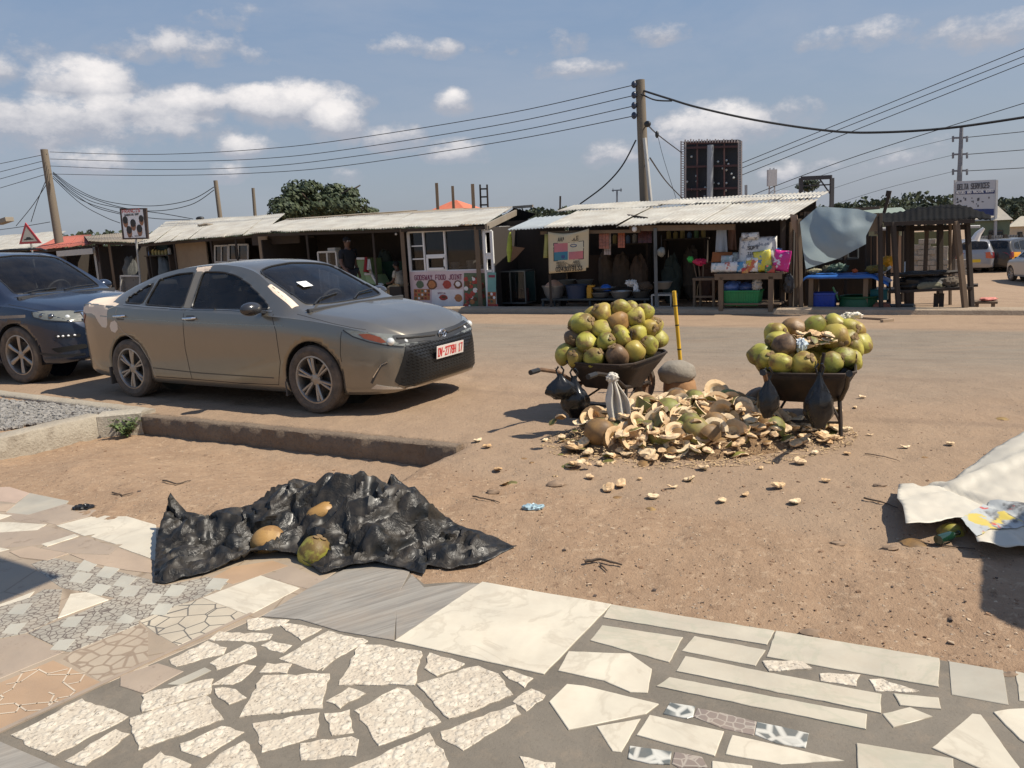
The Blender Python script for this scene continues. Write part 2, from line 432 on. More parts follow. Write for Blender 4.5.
def ground_mat():
 m,t,b=newmat('laterite_dirt_and_worn_asphalt')
 p=t.pos()
 n1=t.noise(p,.55,6,.6);n2=t.noise(p,3.2,8,.65);n3=t.noise(p,24,6,.7);n4=t.noise(p,120,3,.6)
 c=t.mix(t.ramp(n1,[(.3,0),(.7,1)]),(.32,.205,.125),(.41,.28,.178))
 c=t.mix(t.ramp(n2,[(.35,0),(.68,.65)]),c,(.26,.165,.102))
 c=t.mix(t.ramp(n3,[(.52,0),(.75,.5)]),c,(.46,.33,.22))
 c=t.mix(t.ramp(n3,[(.28,.45),(.42,0)]),c,(.17,.095,.055))
 # the strip next to the paving is redder and rough; further out the dirt is trodden grey brown
 na=P(500,478);nb_=P(1010,568);nd=(nb_-na).normalized();nn_=Vector((nd.y,-nd.x,0))
 dn=t.node('ShaderNodeVectorMath',operation='DOT_PRODUCT');t.link(p,dn.inputs[0]);dn.inputs[1].default_value=nn_
 zr=t.math('SUBTRACT',dn.outputs['Value'],na.dot(nn_)-.0);zr=t.math('ADD',zr,t.math('MULTIPLY',t.math('SUBTRACT',t.noise(p,2.2,6,.6),.5),.35));rough_z=t.ramp(t.math('ADD',t.math('MULTIPLY',zr,3.5),.5),[(.2,0),(.8,1)])
 c=t.mix(t.math('MULTIPLY',rough_z,.75),t.mix(.6,c,(.33,.24,.165)),c)
 fl=t.math('MULTIPLY',t.ramp(t.noise(p,17,5,.75),[(.56,0),(.63,1)]),t.math('ADD',t.math('MULTIPLY',rough_z,.6),.12));c=t.mix(fl,c,(.45,.325,.215))
 dk=t.math('MULTIPLY',t.ramp(t.noise(t.mapping(p,(1,1,1),(0,0,0),(4,2,0)),13,6,.75),[(.58,0),(.68,.8)]),t.math('ADD',t.math('MULTIPLY',rough_z,.7),.15));c=t.mix(dk,c,(.13,.075,.045))
 # pale pebbles and grit set in the soil
 vc=t.voro(p,42,out='Color');sp=t.node('ShaderNodeSeparateColor');t.link(vc,sp.inputs[0])
 peb=t.math('MULTIPLY',t.ramp(t.voro(p,42),[(.22,1),(.30,0)]),t.ramp(sp.outputs[0],[(.84,0),(.86,1)]))
 c=t.mix(t.math('MULTIPLY',peb,.7),c,t.mix(sp.outputs[1],(.16,.12,.09),(.52,.42,.32)))
 # worn asphalt band running along the street
 dq=t.node('ShaderNodeVectorMath',operation='DOT_PRODUCT');t.link(p,dq.inputs[0]);dq.inputs[1].default_value=(.51,.86,0)
 q=t.math('ADD',dq.outputs['Value'],t.math('MULTIPLY',t.math('SUBTRACT',t.noise(p,.45,8,.65),.5),2.6))
 a1=t.ramp(t.math('MULTIPLY',t.math('SUBTRACT',q,7.3),.3),[(0,0),(.55,.55),(1,.82)])
 a2=t.ramp(t.math('SUBTRACT',14.1,dq.outputs['Value']),[(0,0),(.35,1)])
 am=t.math('MULTIPLY',a1,a2)
 ag=t.mix(t.ramp(t.noise(t.mapping(p,(1.0,1.0,1),(0,0,.54)),1.7,8,.7),[(.3,0),(.7,1)]),(.185,.16,.128),(.265,.228,.178))
 ag=t.mix(t.ramp(t.noise(t.mapping(p,(.5,7,1),(0,0,.535)),.8,5,.6),[(.42,0),(.75,.55)]),ag,(.32,.235,.16))
 ag=t.mix(t.ramp(n4,[(.3,.5),(.5,0)]),ag,(.09,.08,.068))
 c=t.mix(am,c,ag)
 # faint wheel tracks pressed into the dirt along the street
 tk=t.math('SINE',t.math('MULTIPLY',t.math('ADD',dq.outputs['Value'],t.math('MULTIPLY',t.noise(p,.35,3,.5),1.1)),7.0));tkm=t.math('MULTIPLY',t.ramp(tk,[(.55,0),(.95,.30)]),t.ramp(t.noise(p,.8,5,.6),[(.42,0),(.6,1)]))
 tkm=t.math('MULTIPLY',tkm,t.ramp(t.math('MULTIPLY',t.math('SUBTRACT',dq.outputs['Value'],5.2),.5),[(0,0),(.5,1)]));c=t.mix(tkm,c,(.19,.135,.095))
 # damp patch / oil dark stains beside the barrows
 c=t.mix(t.ramp(t.noise(p,1.1,5,.6,.6),[(.66,0),(.8,.4)]),c,(.14,.09,.06))
 put(t,b,'Base Color',c);put(t,b,'Roughness',t.ramp(n2,[(.3,.82),(.7,.95)]));b.inputs['Specular IOR Level'].default_value=.25
 h=t.math('ADD',t.math('ADD',t.math('MULTIPLY',n3,.8),t.math('MULTIPLY',n4,.3)),t.math('MULTIPLY',n2,1.3))
 h=t.math('ADD',h,t.math('MULTIPLY',peb,.5))
 put(t,b,'Normal',t.bump(h,.8,.02))
 return m
GM=ground_mat()
def sheet(name,xs,ys,fz,mat_,keep=None):
 vs=[(x,y,fz(x,y))for y in ys for x in xs];n=len(xs)
 fs=[(j*n+i,j*n+i+1,(j+1)*n+i+1,(j+1)*n+i)for j in range(len(ys)-1)for i in range(n-1)if keep is None or keep((xs[i]+xs[i+1])/2,(ys[j]+ys[j+1])/2)]
 mb=MB();mb.add(vs,fs);o=mb.build(name,mat_,smooth=True,fix=False,sharp=1.5)
 return o
g=sheet('ground',axis(-1500,1500,(-5.5,4.6,.045)),axis(-8,3000,(1.8,9.4,.04)),lambda x,y:G(x,y),GM)
tag(g,kind='structure')
# worn road surface: own sheet a few millimetres proud
vsr,fsr=[],[]
nu,nv=150,22
U0r,U1r=-60,30
for j in range(nv+1):
 for i in range(nu+1):
  u=U0r+(U1r-U0r)*i/nu;v=-5.6+5.35*j/nv
  if j==0:v+=.35*noise.noise(Vector((u*.7,3,0)))+.12*noise.noise(Vector((u*3,1,0)))
  p=S(u,v);vsr.append((p.x,p.y,base_g(p.x,p.y)+(.012 if 0<j else-.02)))
fsr=[(j*(nu+1)+i,j*(nu+1)+i+1,(j+1)*(nu+1)+i+1,(j+1)*(nu+1)+i)for j in range(nv)for i in range(nu)]
mb=MB();mb.add(vsr,fsr);tag(mb.build('road',GM,smooth=True,fix=False),kind='structure')
# drain wall below the parked sedan, retaining kerbs round the gravel bed
def wall_mat(name,c1,c2,c3):
 m,t,b=newmat(name);p=t.pos()
 n1=t.noise(p,3.5,7,.65);n2=t.noise(p,30,6,.7)
 c=t.mix(t.ramp(n1,[(.3,0),(.7,1)]),c1,c2);c=t.mix(t.ramp(n2,[(.5,0),(.72,.6)]),c,c3)
 sz=t.node('ShaderNodeSeparateXYZ');t.link(p,sz.inputs[0])
 put(t,b,'Base Color',c);b.inputs['Roughness'].default_value=.92
 put(t,b,'Normal',t.bump(t.math('ADD',n2,t.math('MULTIPLY',n1,2)),.8,.02));return m
DRM=wall_mat('soil_caked_concrete',(.16,.115,.08),(.24,.18,.125),(.10,.075,.055))
CONC=wall_mat('grey_block_concrete',(.33,.285,.225),(.42,.37,.29),(.24,.20,.15))
def rough_wall(name,a,b,t_in,t_out,zb,zt,m,seg=.06,amp=.012,label=None,cat='wall',cap=.5):
 """wall along a->b; a/b on its camera face; extends t_in away from the camera"""
 a,b=Vector(a),Vector(b);d=(b-a);L=d.length;d.normalize();nrm=Vector((d.y,-d.x,0))
 n=int(L/seg);vs=[];fs=[]
 prof=[(t_out,zb),(t_out,zb+(zt-zb)*.3),(t_out,zb+(zt-zb)*.6),(t_out-.004,zt-.012),(t_out-.02,zt),((t_out-t_in)/2,zt+.003),(-t_in,zt),(-t_in,zb)]
 for i in range(n+1):
  p=a+d*(L*i/n)
  for o,z in prof:
   q=p+nrm*o;q.z=z(i/n)if callable(z)else z
   w=Vector((q.x,q.y,q.z))*7
   q+=nrm*amp*noise.noise(w)+Vector((0,0,amp*.6*noise.noise(w+Vector((7,3,1)))))
   vs.append(q)
 k=len(prof)
 fs=[(i*k+j,i*k+(j+1)%k,(i+1)*k+(j+1)%k,(i+1)*k+j)for i in range(n)for j in range(k)]
 fs+=[tuple(range(k)),tuple(range(n*k,n*k+k))]
 mb=MB();mb.add(vs,fs);o=mb.build(name,m,smooth=True,sharp=.9)
 return tag(o,label,cat)
WAx=WA+(WA-WB).normalized()*.02
rough_wall('drain_wall',(WA.x,WA.y,0),(WB.x-.12,WB.y+.07,0),.05,.05,-.30,.002,DRM,amp=.016,label='low soil caked drain wall running below the parked grey sedan')
c0,c1=P(-60,451,.04),P(97,415,.04)
rough_wall('gravel_kerb',(c0.x,c0.y,0),(c1.x,c1.y,0),.16,.05,-.32,.045,CONC,amp=.012,label='pale concrete kerb in front of the grey gravel bed')
c2,c3=P(97,415,.04),P(146,411,.03)
rough_wall('kerb_block',(c2.x+.01,c2.y,0),(WA.x-.03,WA.y+.02,0),.17,.065,-.32,.04,wall_mat('lighter_block',(.38,.34,.27),(.46,.41,.33),(.28,.24,.18)),amp=.006,label='smooth concrete block ending the gravel kerb beside the green weed')
k0,k1=P(-60,387,.03),P(143,412,.03)
rough_wall('gravel_kerb',(k0.x,k0.y,0),(k1.x,k1.y,0),.14,.02,-.1,.035,CONC,amp=.008,label='narrow concrete kerb between the gravel bed and the parked cars')
# gravel bed: loose grey stones
GRV=mat('grey_gravel',(.26,.245,.225),.9,var=.5,scale=30,bump=.4)
mb=MB();rr=random.Random(3)
def inside_tri(p,a,b,c):
 s=lambda p,q,r:(p[0]-r[0])*(q[1]-r[1])-(q[0]-r[0])*(p[1]-r[1])
 x=(s(p,a,b),s(p,b,c),s(p,c,a));return not(min(x)<0<max(x))
ta,tb_,tc=P(-70,440,.02),P(122,410.5,.02),P(-70,393,.02)
for _ in range(5200):
 while True:
  x,y=rr.uniform(min(ta.x,tc.x),tb_.x),rr.uniform(6.2,10.5)
  if inside_tri((x,y),ta,tb_,tc):break
 r=rr.uniform(.008,.021);M=Matrix.Rotation(rr.uniform(0,6),3,'Z')@Matrix.Rotation(rr.uniform(-.6,.6),3,'X')
 hs=[Vector((a*rr.uniform(.6,1.2),b*rr.uniform(.6,1.1),c*rr.uniform(.4,.8)))*r for c in(-1,1)for b in(-1,1)for a in(-1,1)]
 cc=Vector((x,y,.012+rr.uniform(0,.012)))
 mb.add([M@h+cc for h in hs],[(0,2,3,1),(4,5,7,6),(0,1,5,4),(2,6,7,3),(0,4,6,2),(1,3,7,5)])
o=mb.build('gravel',GRV,fix=False);tag(o,'loose grey gravel filling the kerbed bed','gravel',kind='stuff')
# far kerb
def kerb(name,u0,u1,v0,v1,z0,z1,label):
 n=max(2,int((u1-u0)/.5));vs=[]
 for i in range(n+1):
  u=u0+(u1-u0)*i/n;j=.015*noise.noise(Vector((u*1.7,v0,0)))
  for v,z in((v0-.09,z0),(v0-.02,z1-.02),(v0+.02,z1),(v1,z1),(v1,z0)):
   p=S(u,v+j);g0=base_g(p.x,p.y);vs.append((p.x,p.y,g0+z+j*.6))
 fs=[(i*5+j,i*5+(j+1)%5,(i+1)*5+(j+1)%5,(i+1)*5+j)for i in range(n)for j in range(5)]
 fs+=[(0,1,2,3,4),tuple(n*5+k for k in(4,3,2,1,0))]
 mb=MB();mb.add(vs,fs);return tag(mb.build(name,KM,smooth=True,sharp=.6),label,kind='structure')
KM=wall_mat('dusty_kerb_concrete',(.34,.255,.175),(.42,.33,.235),(.22,.16,.11))
kerb('kerb',-40,26,-.2,.16,-.1,.11,'low dusty concrete kerb along the far side of the road')
# ================================================================== paved terrace
def Z(x0,y0,s,pts):return[(x0+a/s,y0+b/s)for a,b in pts]
def grout_mat():
 m,t,b=newmat('cement_grout');p=t.pos()
 n1=t.noise(p,1.9,7,.65,.5);n2=t.noise(p,14,7,.7);n3=t.noise(p,90,4,.7)
 c=t.mix(t.ramp(n1,[(.3,0),(.7,1)]),(.13,.112,.088),(.22,.19,.15))
 c=t.mix(t.ramp(n2,[(.5,0),(.75,.5)]),c,(.27,.21,.15));c=t.mix(t.ramp(n3,[(.25,.5),(.45,0)]),c,(.09,.075,.055))
 put(t,b,'Base Color',c);b.inputs['Roughness'].default_value=.85
 put(t,b,'Normal',t.bump(t.math('ADD',n2,t.math('MULTIPLY',n3,.4)),.5,.008));return m
def stone_mat(name,base,vein=None,cracks=None,cscale=20,pits=None,grain=3.0,rough=.45,bands=None,cr_w=.03,dust=.35,rot=0.0,bump=.2,shell=None):
 m,t,b=newmat(name);p=t.mapping(t.pos(),(1,1,1),(0,0,rot))
 n1=t.noise(p,grain,8,.62,.4);n2=t.noise(p,35,6,.65)
 c=t.mix(t.ramp(n1,[(.3,0),(.7,1)]),tuple(x*.86 for x in base),tuple(min(1,x*1.10)for x in base))
 h=t.math('MULTIPLY',n2,.3)
 if bands:
  bb=t.noise(t.mapping(p,(1.2,22,1)),1.6,6,.7,.6)
  c=t.mix(t.ramp(bb,[(.32,0),(.5,.55),(.62,1)]),bands[0],bands[1]);c=t.mix(t.ramp(t.noise(t.mapping(p,(2,45,1)),1.3,5,.7,.5),[(.6,0),(.72,.7)]),c,bands[2])
 if vein:
  vv=t.ramp(t.math('ABSOLUTE',t.math('SUBTRACT',t.noise(p,2.2,6,.6,1.2),.5)),[(.0,.8),(.035,0)])
  c=t.mix(t.math('MULTIPLY',vv,.5),c,vein)
 if pits:
  f=t.ramp(t.noise(p,pits[1],5,.75,.3),[(.58,0),(.66,.8)]);c=t.mix(f,c,pits[0]);h=t.math('SUBTRACT',h,t.math('MULTIPLY',f,.6))
 if shell:
  # raised round shells side by side, three sizes
  d1=t.voro(p,shell[1],'F1',.75);d2=t.voro(p,shell[1]*2.3,'F1',.9);g1=t.ramp(d1,[(.36,0),(.55,1)]);rim=t.ramp(d1,[(.18,0),(.30,.5),(.36,0)]);h=t.math('ADD',t.math('SUBTRACT',h,t.math('MULTIPLY',g1,.9)),t.math('MULTIPLY',rim,.4));h=t.math('ADD',h,t.math('MULTIPLY',t.math('MULTIPLY',t.ramp(d2,[(.1,1),(.5,0)]),g1),.5))
  c=t.mix(t.math('MULTIPLY',g1,.42),c,shell[0]);c=t.mix(t.math('MULTIPLY',rim,.25),c,tuple(min(1,x*1.12)for x in base))
 if cracks:
  dd=t.voro(p,cscale,'DISTANCE_TO_EDGE');f=t.ramp(dd,[(0,1),(cr_w,.8),(cr_w*1.8,0)]);c=t.mix(f,c,cracks);h=t.math('SUBTRACT',h,t.math('MULTIPLY',f,.5))
 c=t.mix(t.ramp(t.noise(t.pos(),5.3,9,.72),[(.45,0),(.8,dust)]),c,(.42,.31,.21))
 put(t,b,'Base Color',c);put(t,b,'Roughness',t.ramp(n1,[(.3,rough-.08),(.7,rough+.15)]))
 put(t,b,'Normal',t.bump(h,bump,.004));return m
GRO=grout_mat()
tb=MB()
pts=[P(x,y,TZ)for x,y in TE]+[Vector((5,-2,TZ)),Vector((-9,-2,TZ))]
pts=[Vector((-9,4.6,TZ))]+pts
tb.prism([p-Vector((0,0,.12))for p in pts],(0,0,.12))
terr=tag(tb.build('terrace',GRO),'terrace paved with broken marble and tile offcuts set in grey cement',kind='structure')
rt=random.Random(5)
def stones(name,mt,polys,h=.008,rag=.004,bevel=True,label=None):
 mb=MB()
 for poly in polys:
  w3=[P(x,y,TZ)for x,y in poly]
  # ragged broken edge
  out=[]
  for i in range(len(w3)):
   a,b=w3[i],w3[(i+1)%len(w3)];L=(b-a).length;n=max(1,int(L/.03))if rag else 1
   d=(b-a).normalized();nn=Vector((d.y,-d.x,0))
   for k in range(n):
    q=a+(b-a)*(k/n)
    if k:q+=nn*rag*rt.uniform(-1,1)+nn*rag*1.5*noise.noise(q*9)
    out.append(q)
  c=sum(out,Vector())/len(out);top=h+rt.uniform(-.0012,.0012)
  n=len(out)
  ring0=[q+Vector((0,0,-.005))for q in out];ring1=[q+Vector((0,0,top-.0018))for q in out]
  ring2=[q+(c-q).normalized()*min(.0025,(c-q).length*.3)+Vector((0,0,top))for q in out]
  mb.add(ring0+ring1+ring2,[(i,(i+1)%n,n+(i+1)%n,n+i)for i in range(n)]+[(n+i,n+(i+1)%n,2*n+(i+1)%n,2*n+i)for i in range(n)]+[tuple(range(2*n,3*n))])
 o=mb.build(name,mt,terr);return o
z2=lambda*p:Z(0,560,2.926,p);z3=lambda*p:Z(340,560,2.844,p);z4=lambda*p:Z(680,560,2.977,p);z1=lambda*p:Z(0,480,6.4,p);z5=lambda*p:Z(120,560,5.69,p);z6=lambda*p:Z(0,590,4.314,p)
WT=stone_mat('cream_pebble_relief_tile',(.66,.59,.475),shell=((.47,.39,.29),27),pits=((.30,.21,.14),60),rough=.55,bump=.9,grain=9)
CM=stone_mat('cream_marble',(.65,.585,.46),vein=(.42,.36,.27),rough=.35,dust=.25)
CB=stone_mat('beige_marble_strip',(.53,.475,.37),vein=(.38,.38,.28),rough=.4,dust=.35)
GB=stone_mat('grey_banded_marble',(.3,.3,.3),bands=((.20,.18,.155),(.32,.295,.255),(.50,.46,.40)),rough=.6,rot=radians(-31),dust=.35)
BB=stone_mat('brown_beige_tile',(.36,.285,.215),pits=((.25,.19,.14),12),rough=.5)
OT=stone_mat('peach_tile',(.42,.28,.17),rough=.45)
GY=stone_mat('pale_grey_tile',(.42,.385,.31),rough=.4,dust=.3)
stones('base_tile',stone_mat('tan_base_tile',(.36,.285,.205),cracks=(.24,.18,.12),cscale=2.2,cr_w=.006,pits=((.27,.20,.14),7),rough=.5),[[(-100,470),(0,488),(60,503),(97,516),(152,527),(250,547),(345,566),(310,590),(262,616),(-60,756)]],h=.0015,rag=0)
stones('paving_stone',WT,[z6((45,628),(355,470),(555,548),(235,718),(160,690)),z5((280,570),(500,462),(608,500),(590,540),(320,608)),z5((150,762),(530,680),(515,768)),
 z5((510,590),(590,545),(640,520),(720,480),(755,490),(780,545),(640,600),(550,628)),z5((520,715),(705,595),(775,605),(690,690),(640,712)),z5((505,455),(560,410),(870,425),(850,455),(760,470)),
 z5((720,345),(780,332),(965,345),(900,380),(770,405),(725,400)),z5((800,490),(860,460),(980,488),(930,532),(880,520)),z5((790,645),(835,590),(980,595),(950,650)),
 z2((415,398),(625,350),(612,395),(415,447)),z2((380,465),(605,398),(655,468),(405,558)),z2((628,378),(650,374),(690,380),(722,405),(670,425),(640,405)),
 [(276.5,624),(290,624),(322,629.5),(301,641)],[(279,659),(329,631),(368,641),(317,671)],z2((700,463),(770,340),(965,335),(945,435)),z2((738,480),(935,448),(925,520),(765,565)),
 z2((525,540),(650,487),(715,505),(590,580),(530,560)),z2((190,590),(340,497),(380,510),(250,605)),z2((600,612),(640,570),(715,530),(745,570),(765,615),(640,640)),z2((420,600),(470,562),(560,600),(540,630),(400,640)),
 [(324,714),(350,710),(354,733),(332,736)],[(300,744),(352,737),(359,740),(356,757),(301,761)],[(326,702),(349,688),(366,694),(340,709)],[(338.5,686),(359,644),(421.5,652),(414.5,686)],
 [(340,635),(368,641.6),(340,656.7),(322,671),(337,650)],
 z3((240,310),(255,265),(355,297),(275,332)),z3((218,355),(395,303),(450,325),(493,385),(310,453)),z3((460,320),(480,313),(550,338),(525,365),(480,340)),
 z3((490,405),(545,367),(585,385),(530,432)),z3((40,430),(120,385),(165,363),(195,370),(240,420),(288,462),(110,530),(80,480)),z3((285,490),(500,412),(515,440),(350,543),(290,510)),
 z3((10,600),(255,492),(300,560),(320,640),(10,640)),z4((245,303),(365,305),(395,325),(265,333)),z4((415,340),(537,343),(525,378),(418,362)),z4((562,357),(600,355),(715,393),(582,392)),z3((510,560),(613,578),(610,610),(540,610))],h=.0045,rag=.006)
stones('marble_slab',CM,[z3((155,232),(405,64),(772,128),(580,327)),z5((470,218),(800,90),(1024,162),(735,318)),z3((595,405),(645,355),(695,360),(907,412),(870,440),(650,485)),z3((620,317),(650,262),(825,268),(887,312),(875,380),(825,378),(750,345)),
 z3((730,475),(855,453),(800,548),(775,545)),z3((843,500),(880,443),(1092,490),(1066,560)),z4((135,580),(155,523),(300,555),(490,600),(300,610)),z4((870,460),(895,463),(1010,619),(1015,650),(930,640),(750,562)),
 z4((932,455),(980,446),(1060,443),(1060,570),(1010,535)),z4((95,600),(215,615),(215,640),(95,640)),z1((360,295),(630,225),(720,238),(810,235),(1000,290),(1000,520),(760,432),(790,415),(740,415),(580,365),(610,350),(540,362)),z1((265,415),(480,350),(508,362),(300,430)),
 z1((-60,330),(-40,275),(50,272),(300,287),(240,325),(0,340)),z1((-50,215),(78,228),(0,255),(-50,262)),z1((-60,430),(0,435),(60,448),(0,462),(-60,470)),z6((-40,85),(0,65),(150,8),(120,42),(0,75)),z6((250,125),(305,20),(375,12),(470,45))],h=.0045,rag=.001)
stones('marble_strip',CB,[[(611,605),(774.5,631.5),(767,645.5),(603,618)],z4((285,213),(772,295),(770,380),(257,290)),z4((998,333),(1060,345),(1060,428),(1010,420)),[(590,641),(602,626),(683,638),(669,663)],z4((5,272),(42,228),(255,270),(225,317)),
 [(676,672),(685,657),(881.5,695),(881,714)],[(656,687),(669,678),(867,715),(866,730)],z4((635,400),(770,413),(777,446),(655,435)),z4((602,460),(685,440),(752,468),(635,500)),z4((525,548),(813,595),(820,650),(530,640))],h=.0045,rag=.0015)
stones('banded_slab',GB,[[(262,617),(310,588),(352,566),(380,563),(410,572),(398,596),(394,641),(340,632),(300,620)],[(396,596.5),(412,575),(424,588),(456,584),(480,585),(396,640)],[(-60,735),(0,742),(60,768),(80,800),(-60,800)]],h=.004,rag=0)
stones('brown_tile',BB,[[(265,577),(290,566),(328,581),(309,590)],z6((-60,400),(-60,230),(110,192),(275,270),(0,385)),z1((-80,340),(300,300),(500,355),(270,420),(0,440),(-80,440)),z1((270,440),(540,365),(750,435),(700,480),(440,470)),z1((30,210),(200,225),(300,290),(100,262)),z1((150,235),(420,155),(620,195),(560,235),(360,290)),
 z5((0,660),(215,590),(362,636),(135,762),(0,720))],h=.003,rag=.001)
stones('brown_tile',stone_mat('tan_tile',(.42,.32,.23),pits=((.33,.25,.18),8)),[z1((60,465),(200,428),(270,445),(440,475),(300,520),(130,500)),z1((450,480),(700,485),(760,440),(975,520),(970,600),(800,580),(600,540)),z1((-60,200),(-60,150),(100,160),(40,205))],h=.0045,rag=.001)
stones('peach_tile',OT,[z5((520,105),(640,40),(870,5),(960,35),(800,90),(640,140)),z6((-90,440),(230,305),(437,400),(40,590),(-90,620))],h=.0035,rag=0)
stones('peach_tile',stone_mat('faded_pink_tile',(.50,.37,.28)),[z1((-80,130),(-60,50),(60,45),(190,85),(100,150))],h=.0035,rag=0)
stones('grey_tile',GY,[z5((270,712),(485,615),(520,632),(350,715)),z4((800,303),(962,330),(978,433),(808,402)),z1((35,210),(190,85),(440,135),(400,185),(170,225))],h=.0035,rag=0)
MOS=stone_mat('grey_mosaic_tile',(.37,.335,.27),cracks=(.13,.10,.08),cscale=30,cr_w=.05,rough=.45)
DIA=stone_mat('pale_diamond_insert',(.46,.435,.36),rough=.4,dust=.3)
stones('mosaic_tile',MOS,[z6((-90,230),(-90,90),(0,75),(130,35),(190,0),(270,0),(250,125),(180,160),(110,190)),z6((120,188),(185,160),(350,100),(470,48),(600,0),(600,150),(480,200),(310,270),(285,268)),z1((200,540),(330,500),(560,545),(760,590),(960,640),(980,700),(930,800),(560,720),(420,700),(390,690),(330,650)),
 z5((30,310),(0,240),(180,130),(245,150),(500,100),(620,135),(470,215),(280,280),(110,350))],h=.0045,rag=0)
dia=[]
for(cx,cy)in[(85,85),(205,60),(310,140),(415,180),(270,240),(60,170),(455,90),(550,125)]:
 dia.append(z6((cx-55,cy+22),(cx-15,cy-20),(cx+60,cy-26),(cx+15,cy+25)))
for(cx,cy)in[(520,625),(640,700),(800,650),(560,548),(690,590),(860,720)]:
 dia.append(z1((cx-80,cy+30),(cx-20,cy-35),(cx+80,cy-20),(cx+10,cy+45)))
for(cx,cy)in[(180,225),(315,180),(60,180),(240,285),(550,140)]:
 dia.append(z5((cx-70,cy+30),(cx-20,cy-35),(cx+70,cy-28),(cx+20,cy+35)))
stones('mosaic_insert',DIA,dia,h=.0045,rag=0)
PEB=stone_mat('beige_river_pebble_tile',(.42,.345,.255),cracks=(.27,.20,.14),cscale=15,cr_w=.06,rough=.5)
stones('pebble_tile',PEB,[z6((270,300),(345,230),(600,145),(640,175),(640,330),(440,400))],h=.003,rag=0)
CRZ=stone_mat('crazed_cream_tile',(.52,.45,.34),cracks=(.09,.085,.075),cscale=11,cr_w=.025,rough=.45)
stones('crazed_tile',CRZ,[z5((110,350),(280,280),(470,220),(735,320),(330,490),(200,420))],h=.0035,rag=0)
DKP=stone_mat('dark_pebble_in_white_cement',(.14,.15,.14),cracks=(.62,.60,.53),cscale=17,cr_w=.10,rough=.35)
z7=lambda*p:Z(620,690,5.12,p)
stones('pebble_strip',DKP,[z7((220,125),(255,68),(385,88),(375,140),(345,150)),z7((690,230),(700,165),(830,190),(968,225),(950,300),(800,275)),z7((40,355),(50,290),(265,320),(255,385),(150,380))],h=.004,rag=0)
stones('pebble_strip',stone_mat('brown_pebble_concrete',(.25,.20,.17),cracks=(.40,.35,.29),cscale=30,cr_w=.05),[z7((375,140),(395,95),(530,120),(640,150),(700,165),(685,235),(530,200)),z7((265,380),(280,320),(420,345),(450,400),(300,400))],h=.0035,rag=0)
# thin pale star lines on the peach tile
mb=MB()
def line2(pts,wd,h):
 q=[P(x,y,TZ)for x,y in pts]
 for a,b in zip(q,q[1:]):
  d=(b-a).normalized();n=Vector((d.y,-d.x,0))*wd/2;a2=a-d*wd*.3;b2=b+d*wd*.3
  mb.add([p+Vector((0,0,h))for p in(a2-n,b2-n,b2+n,a2+n)],[(0,1,2,3)])
for pl in[((-20,500),(15,468),(0,455),(-20,470)),((15,450),(55,430),(95,365)),((95,358),(165,345),(205,365),(290,345)),((30,410),(90,400),(165,350)),((205,370),(300,368),(365,362)),((308,340),(272,400),(325,440),(300,462),(250,470),(212,505)),
           ((365,368),(345,400),(295,410)),((212,445),(235,455),(210,500)),((-20,500),(65,492),(115,525),(200,520)),((-20,540),(70,530),(90,500),(160,492),(250,485))]:
 line2(z6(*pl),.0065,.0042)
mb.build('star_pattern',stone_mat('pale_star_line',(.60,.50,.38)),terr,fix=False)
mb=MB();
def strip(a,b,wd,h):
 a,b=P(*a,TZ),P(*b,TZ);d=(b-a).normalized();n=Vector((d.y,-d.x,0))*wd/2
 mb.prism([a-n+Vector((0,0,-.002)),b-n+Vector((0,0,-.002)),b+n+Vector((0,0,-.002)),a+n+Vector((0,0,-.002))],(0,0,h+.002))
strip((-60,760),(252,614),.022,.006)
mb.build('edge_strip',BB,terr)
# ================================================================== vehicles
def interp(tab,x):
 """monotone cubic through (x, v) keys"""
 n=len(tab)
 if x<=tab[0][0]:return tab[0][1]
 if x>=tab[-1][0]:return tab[-1][1]
 for i in range(n-1):
  if tab[i][0]<=x<=tab[i+1][0]:break
 def sl_(j):
  if j<=0 or j>=n-1:return None
  a=(tab[j][1]-tab[j-1][1])/(tab[j][0]-tab[j-1][0]);b=(tab[j+1][1]-tab[j][1])/(tab[j+1][0]-tab[j][0])
  return 0 if a*b<=0 else 2*a*b/(a+b)
 x0,v0=tab[i];x1,v1=tab[i+1];h=x1-x0;d=(v1-v0)/h
 m0=sl_(i);m1=sl_(i+1);m0=d if m0 is None else m0;m1=d if m1 is None else m1
 t=(x-x0)/h
 return v0*(2*t**3-3*t*t+1)+h*m0*(t**3-2*t*t+t)+v1*(-2*t**3+3*t*t)+h*m1*(t**3-t*t)
def catmull(pts,cnt):
 out=[];n=len(pts)
 for i in range(n-1):
  p0,p1,p2,p3=pts[max(0,i-1)],pts[i],pts[i+1],pts[min(n-1,i+2)]
  for k in range(cnt[i]):
   t=k/cnt[i]
   out.append(tuple(.5*((2*p1[j])+(-p0[j]+p2[j])*t+(2*p0[j]-5*p1[j]+4*p2[j]-p3[j])*t*t+(-p0[j]+3*p1[j]-3*p2[j]+p3[j])*t**3)for j in(0,1)))
 out.append(tuple(pts[-1]));return out
GLASS=None
